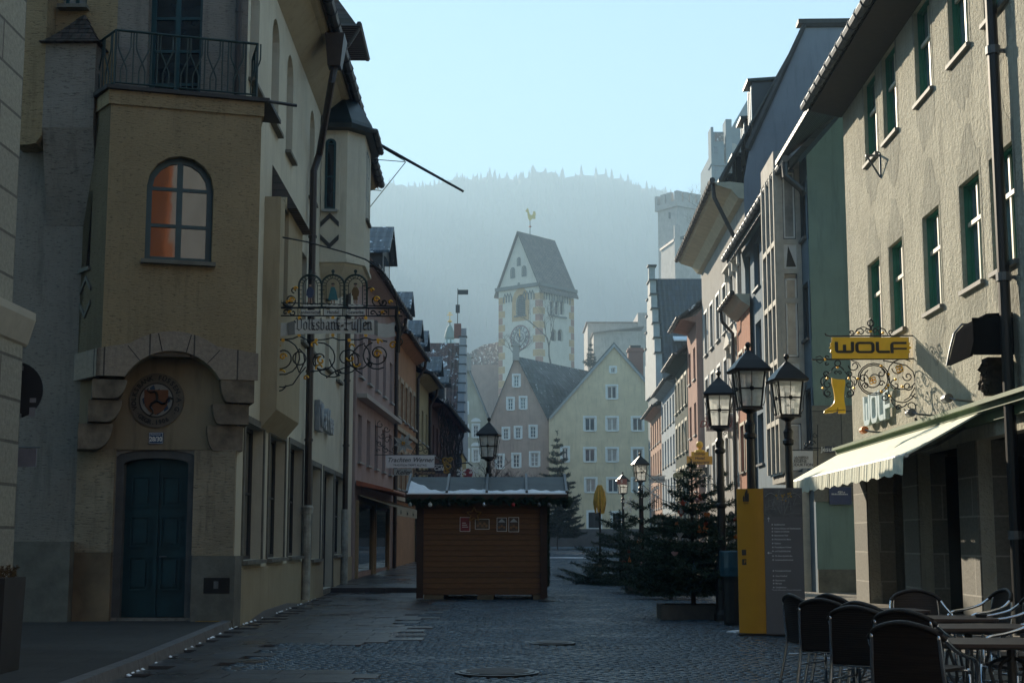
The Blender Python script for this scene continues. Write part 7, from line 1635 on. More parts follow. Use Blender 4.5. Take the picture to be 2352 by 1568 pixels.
for (cx,cy,r0,r1,a0,a1) in [(262,890,26,5,0,400),(240,1010,40,10,20,200),(150,1000,28,6,90,330),(180,1130,15,4,0,300),(470,810,28,6,0,250),(525,915,30,6,90,420),(520,965,35,10,200,20),(730,895,32,6,180,420),(760,935,35,8,0,-180),(730,820,25,5,0,200),(912,870,28,6,0,420),(925,790,22,5,0,250),(1020,810,28,6,0,420),(322,500,20,5,0,360),(292,512,10,3,0,300),(905,495,22,5,0,360),(205,582,10,3,0,300),(305,582,10,3,0,300),(945,585,10,3,0,300),(348,420,14,4,0,300),(1000,515,15,4,0,300),(420,1035,18,5,0,300),(875,432,14,4,0,300),(242,805,22,5,90,300)]: sp5(f,cx,cy,r0,r1,a0,a1,.018,-.01)
for x,y in((262,775),(490,775),(718,775),(918,775),(605,622),(375,622),(832,622),(372,740),(605,740),(832,740),(1055,585)): f.disc(P(*zz5(x,y),-.02),.035,.03,8)
f.build('gilt_leaves',M['gold'],vs.e)
# banner
bn_=simple('banner_grey',(.52,.53,.50),.6,0,.12,3)
def flat(mb,pts,n0,n1,zf): 
    q=[P(*zf(*a),0) for a in pts]; mb.prism([(a.x,a.z) for a in q],n0,n1)
f=MB(); flat(f,[(345,640),(450,632),(700,630),(890,638),(890,738),(700,730),(450,732),(345,737)],-.03,-.01,zz5); ban=f.build('banner',bn_,vs.e)
f=MB(); flat(f,[(292,658),(345,641),(345,736),(298,742)],-.025,.02,zz5); flat(f,[(892,638),(915,645),(915,745),(892,738)],-.025,.02,zz5); f.build('banner_fold',simple('banner_shade',(.17,.175,.165),.6),ban)
f=MB(); flat(f,[(160,640),(240,655),(300,655),(300,740),(240,752),(175,740),(182,700)],.02,.035,zz5); flat(f,[(910,655),(980,665),(1042,645),(1025,695),(1040,745),(980,758),(910,750)],.02,.035,zz5); f.build('banner_tail',bn_,ban)
# broad nib blackletter for the bank's name
GL={'V':([(0,1.35,.18,1.5),(.18,1.5,.3,1.3),(.3,1.3,.3,.25),(.3,.25,.12,.12),(.3,.15,.55,-.05),(.55,-.05,.8,.2),(.8,.2,.8,1.25),(.8,1.25,.62,1.45),(.62,1.45,.5,1.3),(.12,.9,-.1,1.15)],1.0),
'o':([(.12,.85,.12,.15),(.12,.15,.3,0),(.3,0,.48,.15),(.48,.15,.48,.82),(.48,.82,.3,1),(.3,1,.12,.85)],.66),
'l':([(.12,1.5,.12,.12),(.12,.12,.27,0),(.0,1.38,.12,1.5)],.36),
'k':([(.12,1.5,.12,.12),(.12,.12,.25,0),(.12,1.5,.35,1.35),(.0,.85,.42,.85),(.12,.7,.42,.45),(.3,.5,.3,.14),(.3,.14,.48,0)],.58),
's':([(.45,.85,.3,1),(.3,1,.12,.85),(.12,.85,.12,.65),(.12,.65,.42,.4),(.42,.4,.42,.15),(.42,.15,.25,0),(.25,0,.08,.12)],.55),
'b':([(.12,1.5,.12,.12),(.12,.12,.3,0),(.3,0,.48,.15),(.48,.15,.48,.8),(.48,.8,.35,.98),(.35,.98,.12,.8),(.0,1.38,.12,1.5)],.66),
'a':([(.1,.85,.3,1),(.3,1,.45,.85),(.45,.85,.45,.12),(.45,.12,.6,0),(.45,.6,.15,.45),(.12,.45,.12,.12),(.12,.12,.25,0),(.25,0,.45,.2)],.68),
'n':([(.0,.88,.12,1),(.12,1,.12,.12),(.12,.12,.24,0),(.14,.82,.34,1),(.34,1,.48,.85),(.48,.85,.48,.12),(.48,.12,.6,0)],.68),
'-':([(.05,.55,.3,.62),(.05,.45,.3,.52)],.4),
'F':([(.05,1.3,.25,1.5),(.25,1.5,.85,1.42),(.3,1.4,.3,.15),(.3,.15,.1,0),(.3,.1,.5,-.08),(.1,.85,.7,.78),(.7,.78,.8,.9),(.05,.1,.3,-.05)],.9),
'u':([(.0,.88,.12,1),(.12,1,.12,.15),(.12,.15,.27,0),(.27,0,.48,.2),(.48,1,.48,.12),(.48,.12,.6,0),(.14,1.3,.2,1.36),(.42,1.3,.48,1.36)],.68),
'f':([(.15,-.3,.15,1.3),(.15,1.3,.3,1.5),(.3,1.5,.45,1.4)],.38),
'e':([(.12,.85,.12,.15),(.12,.15,.28,0),(.28,0,.46,.12),(.12,.85,.3,1),(.3,1,.44,.85),(.44,.85,.42,.62),(.42,.62,.14,.48)],.56)}
def nib(st_,x0,z0,h,par,m,y,nw=.13):
    f=MB(); x=x0; k=0
    for ch in st_:
        if ch not in GL: x+=.4*h; continue
        ss,ad=GL[ch]
        for a,b,c,d in ss:
            k+=1; p=Vector((x+a*h,z0+b*h)); q=Vector((x+c*h,z0+d*h)); dd=(q-p); dd=dd.normalized()*.03*h if dd.length>0 else dd; p-=dd; q+=dd; n=Vector((math.cos(R(38)),math.sin(R(38))))*nw*h*.5; n2=Vector((n.y,-n.x))*.28
            pl=[p-n,p+n,q+n,q-n]; f.prism([tuple(v) for v in pl],y-.0003*k,y+.003)
            pl=[p-n2,p+n2,q+n2,q-n2]; f.prism([tuple(v) for v in pl],y-.0003*k-.00015,y+.003)
        x+=ad*h
    f.build('lettering',m,par); return x
wtot=sum(GL[c][1] for c in 'Volksbank-Fuffen'); a=P(*zz5(335,690)); c=P(*zz5(870,690)); hh=(c.x-a.x)/wtot; zb=P(*zz5(600,706)).z
nib('Volksbank-Fuffen',a.x+.03,zb,hh,ban,M['black_paint'],-.034)
for k,(x,st_) in enumerate([(450,'Landwirtschaft'),(607,'Handel'),(762,'Gewerbe')]):
    f=MB(); flat(f,[(x-62,562),(x-30,570),(x+30,570),(x+62,562),(x+62,600),(x+30,606),(x-30,606),(x-62,600)],-.02,-.005,zz5); pl_=f.build('name_plate',bn_,vs.e); q=P(*zz5(x,585)); text(st_,.085,M['black_paint'],pl_,(q.x,-.024,q.z),ext=.001,sx=.85 if k==0 else 1,off=.001)
    # arch with gridded band
    hw=78; yb=545; cy=400; f=MB()
    outer=[(x-hw,yb)]+[(x-hw*math.cos(PI*i/10),cy-hw*math.sin(PI*i/10)*.95) for i in range(11)]+[(x+hw,yb)]; inner=[(x-hw+24,yb)]+[(x-(hw-24)*math.cos(PI*i/10),cy-(hw-24)*math.sin(PI*i/10)*.95) for i in range(11)]+[(x+hw-24,yb)]
    tb(f,outer,.022); tb(f,[(a_+(6 if a_<x else -6),b_) for a_,b_ in inner],.008); 
    for o_,i_ in zip(outer,inner): tb(f,[o_,(i_[0]+(6 if i_[0]<x else -6),i_[1])],.007)
    for y in (430,460,490,520): 
        for s_ in(-1,1): tb(f,[(x+s_*hw,y),(x+s_*(hw-20),y)],.007)
    tb(f,[(x,330),(x,298)],.02); q=P(*zz5(x,302)); f.disc((q.x,-.02,q.z),.035,.04,8); f.build('arch_frame',M['green_metal'],vs.e)
    f=MB(); 
    for j in range(6): flat(f,[(x-50+j*17,530+(j%2)*5),(x-34+j*17,530+(j%2)*5),(x-30+j*17,545),(x-48+j*17,545)],-.02,.0,zz5)
    f.build('tiled_floor',bn_,vs.e)
    # cut-out painted figure
    cc=[(.04,.06,.12),(.03,.14,.16),(.12,.07,.02)][k]; f=MB()
    coat=[(x-12,412),(x+12,412),(x+26,440),(x+20,475),(x+14,472),(x+16,500 if k else 485),(x-16,500 if k else 485),(x-18,472),(x-26,470),(x-24,435)]
    if k==1: coat=[(x-14,412),(x+12,412),(x+22,440),(x+34,500),(x-34,500),(x-20,440)]
    flat(f,coat,-.03,.0,zz5); f.build('figure_coat',simple('coat_%d'%k if 0 else 'painted_coat',cc,.6),vs.e)
    f=MB(); flat(f,[(x-7,392),(x+7,392),(x+7,408),(x-7,408)],-.03,.0,zz5); flat(f,[(x-12,486),(x-4,486),(x-5,522),(x-14,522)],-.028,.0,zz5); flat(f,[(x+3,486),(x+11,486),(x+14,522),(x+4,522)],-.028,.0,zz5); f.build('figure_skin',simple('painted_skin',(.3,.2,.15),.6) if 'painted_skin' not in bpy.data.materials else bpy.data.materials['painted_skin'],vs.e)
    f=MB(); flat(f,[(x-14,394),(x+14,394),(x+8,384),(x-8,384)],-.032,-.0,zz5); f.build('figure_hat',M['black_paint'],vs.e)
# ================================================================= yellow shop sign with boot
YW=26.4
wsn=Thing('shop_sign','yellow enamel shop sign with fat black letters on a scrolled iron bracket','hanging sign',(at(2107,900,YW).x,YW,0),0); P=wsn.P
z7=lambda x,y:(1780+x/3,522.5+y/3)
f=MB(); 
def t7(f,pts,r=.012,n=0,sd=5): f.tube([P(*z7(*q),n) for q in pts],r,sd)
t7(f,[(978,640),(978,1400)],.022); t7(f,[(345,728),(352,742),(375,748),(978,745)],.014); t7(f,[(255,910),(978,903)],.016); t7(f,[(388,757),(390,903)],.008); t7(f,[(920,757),(920,903)],.008); t7(f,[(280,895),(310,885),(345,910),(310,935),(280,915)],.010)
for y in(700,905,1050,1320): t7(f,[(960,y),(990,y)],.03)
f.build('bracket_frame',iron,wsn.e)
f=MB()
def s7(f,cx,cy,r0,r1,a0,a1,r=.011,n=0): f.tube([P(*z7(*q),n) for q in spiral(cx,cy,r0,r1,a0,a1)],r,4)
for a in [(680,1045,110,110,0,360),(680,1045,98,98,0,360),(880,1010,105,105,60,330),(875,1110,95,95,-20,-200),(680,1045,75,20,120,560),(610,1040,32,6,0,420),(625,1090,25,5,180,-250),(735,1075,22,4,0,420),(730,1005,30,6,90,-300),(850,970,45,10,180,500),(915,1025,35,6,180,620),(915,1090,35,6,0,-430),(830,1085,40,8,90,470),(755,1170,30,6,90,-350),(935,1230,50,8,200,640),(935,1230,55,75,20,90),(850,1240,22,5,0,400),(545,950,40,6,180,560),(860,1180,60,60,180,330),
          (525,722,18,4,-90,300),(800,720,18,4,-90,-480),(590,720,30,6,180,-200),(735,720,30,6,0,380),(640,715,20,4,180,-250),(690,715,20,4,0,430),(660,660,22,22,0,360),(645,690,20,20,-90,90),(678,690,20,20,90,270),(975,655,22,5,200,-200),(355,895,15,4,0,300),(355,935,15,4,0,-300)]: s7(f,*a)
for k in range(2):
    sx=1 if k else -1; cx=660
    t7(f,[(cx+sx*120,742),(cx+sx*95,700),(cx+sx*50,683),(cx+sx*15,700)],.009)
t7(f,[(660,620),(650,650),(660,690),(670,650),(660,620)],.008); t7(f,[(660,690),(660,745)],.009); t7(f,[(520,912),(570,930),(590,960)],.009); t7(f,[(740,915),(820,930),(905,950),(950,990),(968,1050)],.012); t7(f,[(890,1190),(925,1170),(965,1100)],.01)
for c in((660,1050),(860,980)):
    pass
f.build('scrolls',iron,wsn.e)
f=MB()
for (cx,cy,r) in((672,1052,12),(858,972,12)):
    for k in range(4): s7(f,cx+15*math.cos(k*PI/2+.5),cy+15*math.sin(k*PI/2+.5),r,r,0,360,.010,-.01)
for x,y in((572,1040),(735,952),(782,1085),(768,1108),(832,1045),(785,1010),(735,1130),(660,715),(575,725),(745,725),(345,908),(880,1095),(795,1160)): q=P(*z7(x,y),-.02); f.disc(q,.025,.04,6)
f.build('gilt_clasps',M['gold'],wsn.e)
f=MB(); q=[P(*z7(*a)) for a in [(392,757),(918,757),(918,785),(930,800),(922,815),(940,828),(922,842),(930,858),(918,872),(918,903),(392,903),(392,872),(380,858),(385,842),(372,828),(385,815),(380,800),(392,785)]]; f.prism([(a.x,a.z) for a in q],-.02,.02); pn=f.build('enamel_panel',M['yellow_enamel'],wsn.e)
a=P(*z7(412,866)); b_=P(*z7(900,788)); tot=b_.x-a.x; hL=b_.z-a.z; wl_=tot/(1+1+.72+.85+.12*2.5/1.0*.35)
geo_letters(pn,a.x,a.z,-.022,tot/3.69,hL,hL*.26,M['black_paint'],.006,gap=tot/3.69*.06)
bt_=Thing('boot_sign','yellow enamel boot hanging in an iron scroll frame under the yellow shop sign','hanging sign',(at(2107,900,YW).x,YW+.02,0),0); P=bt_.P
f=MB(); q=[P(*z7(*a)) for a in [(390,1035),(405,1042),(430,1046),(480,1047),(483,1070),(478,1110),(474,1160),(477,1200),(482,1225),(485,1250),(485,1280),(436,1280),(433,1265),(400,1276),(345,1281),(336,1275),(340,1262),(355,1250),(385,1232),(403,1212),(411,1190),(410,1160),(402,1110),(392,1075)]]; f.prism([(a.x,a.z) for a in q],-.03,.03); bo=f.build('boot',M['yellow_enamel'],bt_.e)
f=MB(); t7(f,[(342,1268),(433,1258),(485,1255)],.006,-.034,3); t7(f,[(433,1240),(433,1280)],.006,-.034,3); f.build('sole_line',M['dark_frame'],bo)
f=MB()
for a in [(432,935,20,20,0,360),(432,1000,45,45,20,160),(420,1000,14,4,0,330),(448,1000,14,4,180,-200),(350,1010,22,6,0,400),(515,1010,22,6,180,-250),(365,1080,32,8,100,460),(510,1080,32,8,80,-300),(365,1140,28,8,90,500),(515,1140,28,8,90,-340),(350,1060,35,35,90,230),(528,1060,35,35,90,-50)]: s7(f,*a)
t7(f,[(388,990),(360,1020),(385,1045)],.009); t7(f,[(478,990),(505,1020),(485,1045)],.009); t7(f,[(330,1050),(328,1100),(335,1150),(365,1172),(395,1160)],.009); t7(f,[(545,1050),(548,1100),(542,1150),(515,1172),(485,1160)],.009)
f.build('scroll_frame',iron,bt_.e)
f=MB()
for x,y in((432,962),(362,1038),(510,1038),(332,1105),(547,1105)): f.disc(P(*z7(x,y),-.02),.022,.04,6)
f.build('gilt_clasps',M['gold'],bt_.e)
# ================================================================= smaller signs
def board(name,label,x0,y0,x1,y1,Y,col,texts,mat=None,cat='sign',ang=0,arm=None,thick=.03):
    t=Thing(name,label,cat,(at((x0+x1)/2,y0,Y).x,Y,0),ang); a=t.hit(x0,y1); c=t.hit(x1,y0); f=MB(); f.box(a[0],c[0],0,thick,a[1],c[1]); o=f.build('board',mat or simple(name+'_face',col,.5,0,.06,3),t.e)
    for (s,x,y,sz,m,sh) in texts: 
        q=t.P(x,y,0); text(s,sz,m,o,(q.x,-.006,q.z),shear=sh,ext=.002,off=sz*.012)
    if arm:
        f=MB()
        for pts in arm: f.tube([t.P(*q,.015) for q in pts],.014,5)
        f.build('bracket',iron,t.e)
    return t
red_=simple('sign_red',(.30,.05,.03),.5); drk=M['dark_frame']; wht=M['white_paint']
Yt=53
tw_s=board('costume_shop_sign','white board with black script lettering on an iron bracket left of the hut',886,1045,998,1074,Yt,(.72,.72,.72),[('Trachten Werner',942,1056,.235,drk,.35),('TRADITION TRIFFT ALLTAG.',942,1068,.098,drk,0)],arm=[[(862,965),(864,1044)],[(858,1044),(1002,1044)]])
P=tw_s.P; f=MB()
for (cx,cy,r0,r1,a0,a1) in [(874,975,9,2,90,450),(888,985,8,2,0,-400),(878,1000,8,2,180,560),(890,1010,9,2,0,400),(872,1018,8,2,0,-400),(886,1032,9,2,90,500),(905,1030,8,2,90,-300),(868,1035,5,1,0,300),(965,1030,10,2,180,-250),(978,1036,7,2,0,400),(955,1036,7,2,180,500),(990,1038,5,1,0,300)]: f.tube([P(a,b,.0) for a,b in spiral(cx,cy,r0,r1,a0,a1)],.012,4)
f.tube([P(864,1012),P(885,1030),P(910,1043)],.012,4); f.tube([P(945,1043),P(958,1020),P(972,1018),P(995,1043)],.012,4); f.build('scrolls',iron,tw_s.e)
ed=Thing('edelweiss_emblem','large white metal edelweiss flower on the bracket above the costume shop board','emblem',tw_s.M@(tw_s.P(927,1018)+Vector((0,-.05,0))),0)
f=MB()
for k in range(8):
    a=2*PI*k/8+.2; L_=.44 if k%2 else .36; d=Vector((math.cos(a),0,math.sin(a))); s_=Vector((-d.z,0,d.x)); P_=[(0,0,0),tuple(d*L_*.5+s_*.085+Vector((0,-.04,0))),tuple(d*L_),tuple(d*L_*.5-s_*.085+Vector((0,-.04,0)))]; f.face(P_); f.face([P_[0],tuple(d*L_*.5+Vector((0,-.07,0))),P_[2]]); f.face([tuple(Vector(p)+Vector((0,.02,0))) for p in P_[::-1]])
f.build('petals',simple('edelweiss_white',(.42,.43,.40),.6),ed.e); f=MB()
for k in range(6): f.lathe([(.005,-.03),(.03,0),(.005,.03)],(.05*math.cos(k),-.06,.05*math.sin(k)),n=6)
f.build('centre',M['gold'],ed.e)
board('gelato_sign','white ice parlour board reading eigene Produktion on a bracket under the bay house',1816,1035,1867,1075,36.4,(.62,.62,.60),[('EIGENE',1838,1059,.10,drk,0),('PRODUKTION',1838,1067,.10,drk,0),('LA FABBRICA',1841,1049,.06,drk,0),('DEL GELATO',1841,1053,.06,drk,0)],arm=[[(1878,975),(1878,1110)],[(1812,1033),(1880,1033)],[(1845,1028),(1880,1028)],[(a,b) for a,b in spiral(1865,1018,8,2,0,400)],[(a,b) for a,b in spiral(1852,1022,6,2,0,400)],[(a,b) for a,b in spiral(1873,1000,6,2,90,500)]])
board('pizzeria_sign','pinkish board with slanted dark red letters half hidden behind a street lamp pole',1622,953,1686,990,53,(.46,.33,.30),[('DA VINCI',1654,974,.36,red_,.25),('Restaurant Pizzeria',1654,961,.15,red_,0),('Café',1665,984,.13,red_,0)],arm=[[(1620,951),(1692,945)],[(1690,925),(1690,992)],[(a,b) for a,b in spiral(1680,940,6,2,0,400)],[(a,b) for a,b in spiral(1665,996,5,1,0,400)]])
lh=board('hotel_sign','golden hotel and restaurant sign with a small bust between fir tips',1578,1047,1636,1066,56,(.70,.36,.03),[('Hotel',1607,1052,.16,drk,.2),('Restaurant',1607,1061,.17,drk,.2)])
f=MB(); q=lh.hit(1588,1047); c=lh.hit(1627,1037); f.box(q[0],c[0],0,.03,q[1]+.002,c[1]); o=f.build('upper_board',M['yellow_enamel'],lh.e); m=lh.P(1607,1042); text("Ludwigs",.13,drk,o,(m.x,-.006,m.z),shear=.2,ext=.002)
f=MB(); m=lh.P(1607,1030); f.lathe([(.22,-.14),(.2,-.06),(.07,-.02),(.06,.03)],m,n=10); f.lathe([(.06,.02),(.12,.06),(.14,.14),(.13,.22),(.07,.28),(.01,.29)],m,n=10); f.build('bust',M['yellow_enamel'],lh.e)
board('shop_sign','dark blue board with white letters below the golden hotel sign',1586,1072,1625,1094,57,(.015,.035,.06),[('e·gp.',1606,1083,.3,wht,0),('Uhrfass',1606,1074.5,.09,wht,.2)])
board('small_hotel_sign','small white hotel board on the far houses of the right row',1495,1093,1527,1108,76,(.60,.60,.60),[('Hotel Füssen',1511,1101,.19,drk,0)],arm=[[(1494,1092),(1530,1092)]])
ov=Thing('oval_sign','small pale oval inn sign left of the golden hotel sign','sign',(at(1558,1090,66).x,66,0),0); q=ov.P(1558,1091); f=MB(); f.disc(q,.15*1.0,.03,20,sx=1.7); o=f.build('board',simple('oval_cream',(.36,.34,.18),.6),ov.e); text('Jäckel',.12,drk,o,(q.x,-.008,q.z+.06)); text('Hesse',.12,drk,o,(q.x,-.008,q.z-.06)); f=MB(); f.tube([ov.P(1546,1081),ov.P(1574,1081)],.012,4); f.tube([ov.P(1574,1075),ov.P(1574,1084)],.012,4); f.build('bracket',iron,ov.e)
board('round_cafe_sign','dark sign reading Café at the edge of the hut garland',996,1064,1018,1086,60,(.02,.022,.04),[('Café',1008,1076,.22,wht,.2),('Hospital.',1008,1068,.1,wht,0)])
board('perfumery_sign','dark narrow board with tan perfumery lettering above the hut roof',950,1079,1000,1090,58,(.03,.028,.028),[('Parfümerie',975,1085,.19,simple('sign_tan',(.35,.25,.15),.6),0)])
board('leather_shop_sign','small white board with handwriting left above the hut roof',905,1076,946,1091,56,(.40,.42,.38),[('Keller',926,1084,.24,drk,.4)])
gg=Thing('gilded_sign','small gilded figure sign on a bracket beside the dark timber house','hanging sign',(at(1025,1070,72).x,72,0),0); f=MB()
for a in [(1022,1058,8,2,0,400),(1030,1070,8,3,90,500),(1024,1080,7,2,0,-400),(1034,1056,6,2,0,400),(1018,1068,6,2,180,500)]: f.tube([gg.P(*q) for q in spiral(*a)],.05,5)
f.build('gilt_scrolls',simple('dull_gold',(.30,.18,.03),.5,.3),gg.e); f=MB(); f.tube([gg.P(1005,1050),gg.P(1040,1050)],.03,5); f.tube([gg.P(1038,1090),gg.P(1050,1065),gg.P(1075,1062),gg.P(1085,1070)],.04,5); f.build('bracket',iron,gg.e)
st_=Thing('stop_sign','small red octagonal sign far behind the hut roof','traffic sign',(at(1075,1086,95).x,95,0),0); q=st_.P(1075,1087); f=MB(); f.disc(q,.34,.03,8); f.build('plate',simple('sign_red2',(.35,.03,.03),.5),st_.e); f=MB(); f.tube([(q.x,.05,q.z+.2),(q.x,.05,gz(95))],.03,6); f.build('pole',M['zinc'],st_.e)
hl=board('hotel_logo_sign','small red and white square sign beside the farthest lamp',1417,1099,1440,1112,64,(.35,.12,.09),[('S',1428,1105,.2,wht,0)])
# letters on the bank wall
kf=Thing('wall_lettering','blue grey box letters on the cream bank wall between the drainpipes','lettering',bk.O,bk.ang); a=kf.hit(732,965,-.12); c=kf.hit(764,965,-.12); z0=kf.hit(748,990,-.1)[1]; z1=kf.hit(748,945,-.1)[1]
f=MB(); f.box(a[0],a[0]+.9,-.14,-.01,z0-.1,z1+.15); f.build('box',simple('box_grey',(.18,.20,.22),.5),kf.e)
for k,ch in enumerate('affee'): text(ch,.85,simple('letter_blue',(.28,.32,.35),.5) if 'letter_blue' not in bpy.data.materials else bpy.data.materials['letter_blue'],kf.e,(a[0]+1.3+k*(c[0]-a[0]-1.2)/5,-.12,(z0+z1)/2),ext=.06,off=.02,name='letter')
text('K',.8,bpy.data.materials['letter_blue'],kf.e,(a[0]+.45,-.17,(z0+z1)/2),ext=.02,off=.02,name='letter')
# lane name plate and blue notice on the green gable wall
gw_=Thing('street_name_plate','dark blue enamel lane name plate on the stone cladding beside the beige shop','street sign',gb.M@Vector((0.07,0,0)),RA+PI/2)
a=gw_.hit(1895,1039,-.02); c=gw_.hit(1956,1024,-.02); f=MB(); f.box(a[0],c[0],-.02,0,a[1],c[1]); o=f.build('plate',simple('plate_navy',(.02,.03,.06),.35),gw_.e); text('Jesuitergasse',.17,wht,o,((a[0]+c[0])/2,-.024,(a[1]+c[1])/2),ext=.001,off=.002)
bs_=Thing('blue_notice_board','dark blue notice board with white writing on the green wall under the awning','sign',gb.M@Vector((0.07,0,0)),RA+PI/2)
a=bs_.hit(1906,1158,-.05); c=bs_.hit(1955,1118,-.05); f=MB(); f.box(a[0],c[0],-.05,-.001,a[1],c[1]); o=f.build('board',simple('notice_blue',(.012,.04,.13),.4),bs_.e); f=MB(); r=random.Random(9); w_=c[0]-a[0]; h_=c[1]-a[1]
for (z,x0,x1,hh_) in((.72,.4,.6,.03),(.66,.38,.72,.03),(.55,.1,.82,.045)):
    x=a[0]+w_*x0
    while x<a[0]+w_*x1: l=r.uniform(.012,.03); f.box(x,x+l,-.055,-.0505,a[1]+h_*z,a[1]+h_*z+hh_*r.uniform(.6,1)); x+=l+.012
f.build('writing',wht,o)
# ================================================================= traffic sign seen from behind, planter at the left edge
ts=Thing('traffic_sign','round traffic sign seen from its dark back on a grey pole at the left edge','traffic sign',(at(32,900,19.45).x,19.45,0),0)
q=ts.P(33,896); f=MB(); f.disc((q.x,0,q.z),66*19.45/FP,.02,36); d=f.build('disc',simple('sign_back',(.018,.018,.02),.5),ts.e)
f=MB(); f.tube([(q.x-.0,-.07,0),(q.x-.0,-.07,ts.P(33,822).z)],.036,10); f.build('pole',simple('galvanised',(.20,.20,.19),.5,.5,.2,7),ts.e)
f=MB(); 
for y in(846,955): z=ts.P(33,y).z; f.box(q.x-.05,q.x+.12,-.11,-.01,z-.03,z+.03)
f.build('clamp',M['zinc'],ts.e)
f=MB(); a=ts.P(68,924,-.004); f.box(a.x,a.x+.085,-.004,-.001,a.z-.0,a.z+.06); a=ts.P(68,957-32+0,-.004); f.box(a.x,a.x+.085,-.004,-.001,a.z-.19,a.z-.06); f.build('stickers',simple('sticker',(.22,.22,.24),.5),d)
f=MB(); a=ts.P(19,955,-.09); f.box(a.x,a.x+.07,-.13,-.05,a.z,a.z+.19); f.build('orange_box',simple('orange_box',(.30,.09,.01),.5),ts.e)
bd_=Thing('hanging_board','pale lavender blank board hanging under the round sign at the left edge','board',(at(62,1050,20.2).x,20.2,0),0); a=bd_.hit(36,1071); c=bd_.hit(84,1030); f=MB(); f.box(a[0]-.1,c[0],0,.02,a[1],c[1]); f.build('board',simple('lavender_board',(.20,.19,.23),.6),bd_.e); f=MB(); f.tube([(a[0]-.2,.01,c[1]+.02),(c[0]+.05,.01,c[1]+.02)],.012,5); f.build('rod',M['zinc'],bd_.e)
pl0=ground_at(5,1548); pt_=Thing('planter','tall dark planter with brown dried plant at the bottom left corner','planter',(at(0,1548,15.6).x-.08,15.6,0),0)
f=MB(); zt_=at(10,1325,15.6).z; xw=at(33,1400,15.6).x-pt_.O.x; f.hexa([(-.35,-.3,0),(xw-.03,-.3,0),(xw-.03,.3,0),(-.35,.3,0)],[(-.38,-.33,zt_),(xw,-.33,zt_),(xw,.33,zt_),(-.38,.33,zt_)]); f.build('pot',simple('pot_dark',(.025,.024,.026),.6,0,.3,4),pt_.e)
f=MB(); rs=random.Random(2)
for k in range(60): x,y=rs.uniform(-.3,xw-.03),rs.uniform(-.25,.25); needles(f,(x,y,zt_-.02),(x+rs.uniform(-.08,.08),y,zt_+rs.uniform(.05,.14)),.01,200,.04,rs,w=.006)
f.build('dried_plant',simple('dry_brown',(.09,.055,.02),.9),pt_.e)
# ================================================================= café tables and chairs
alu=simple('polished_aluminium',(.62,.63,.65),.16,1.0,.06,5); rat=planks('dark_rattan',(.035,.022,.015),.018,2,.5,.5)
ratb=simple('dark_rattan_wrap',(.022,.016,.012),.5,0,.5,60,bump=.8,bscale=120)
def bez(pts,n=5):
    """smooth a polyline (Catmull-Rom)"""
    P_=[Vector(p) for p in pts]; o=[]
    for i in range(len(P_)-1):
        a,b,c,d=P_[max(0,i-1)],P_[i],P_[i+1],P_[min(len(P_)-1,i+2)]
        for k in range(n): t=k/n; o.append(.5*((2*b)+(c-a)*t+(2*a-5*b+4*c-d)*t*t+(3*b-a-3*c+d)*t**3))
    o.append(P_[-1]); return o
def make_chair():
    t=Thing('cafe_chair','x','chair',(0,0,0),0)
    side=[(.265,.25,0.0),(.262,.245,.30),(.265,.24,.56),(.272,.17,.645),(.278,.02,.675),(.27,-.13,.72),(.245,-.22,.79)]
    top=[(.245,-.22,.79),(.17,-.265,.855),(0,-.292,.895),(-.17,-.265,.855),(-.245,-.22,.79)]
    f=MB(); f.tube(bez([(.265,.24,.40)]+side[2:]),.0145,8); f.tube(bez([(-x,y,z) for x,y,z in [(.265,.24,.40)]+side[2:]]),.0145,8); f.tube([(.262,.23,.42),(-.262,.23,.42)],.012,6); f.tube([(.25,-.19,.42),(-.25,-.19,.42)],.012,6); f.tube([(.262,.23,.30),(.25,-.2,.30)],.009,6); f.tube([(-.262,.23,.30),(-.25,-.2,.30)],.009,6); f.build('arm_frame',alu,t.e,smooth=True)
    for s in(1,-1):
        f=MB(); f.tube([(s*.268,.255,0),(s*.262,.24,.44)],.0145,8); f.build('leg',alu,t.e,smooth=True)
        f=MB(); f.tube(bez([(s*.245,-.30,0),(s*.235,-.22,.40),(s*.225,-.235,.62),(s*.215,-.25,.82)]),.0145,8); f.build('leg',alu,t.e,smooth=True)
    f=MB(); f.tube(bez(top),.021,10); f.build('top_rail',ratb,t.e,smooth=True)
    f=MB(); nu,nv=14,10
    def bp(u,v,off=0):
        x=(-.24+.48*u); c=math.cos((u-.5)*2.2); yt=-.21-.075*max(0,c); zt2=.785+.105*max(0,c)**.8; yb=-.185-.03*max(0,c); zb_=.44; return (x*(.97 if v<1 else 1),yb+(yt-yb)*v-off,zb_+(zt2-zb_)*v)
    for off in(0,.012):
        b0=len(f.v)
        for j in range(nv+1):
            for i in range(nu+1): f.v.append(bp(i/nu,j/nv,off))
        for j in range(nv):
            for i in range(nu): f.f.append((b0+j*(nu+1)+i,b0+j*(nu+1)+i+1,b0+(j+1)*(nu+1)+i+1,b0+(j+1)*(nu+1)+i))
    f.build('backrest',rat,t.e,smooth=True)
    f=MB(); pl=[(-.24,-.2),(.24,-.2),(.255,.1),(.24,.22),(.15,.26),(-.15,.26),(-.24,.22),(-.255,.1)]; f.prism(pl,.43,.455,'z'); f.build('seat',rat,t.e)
    return t.e
chr_=make_chair()
def CX(px_,Y): return (px_-1176)/3300*Y
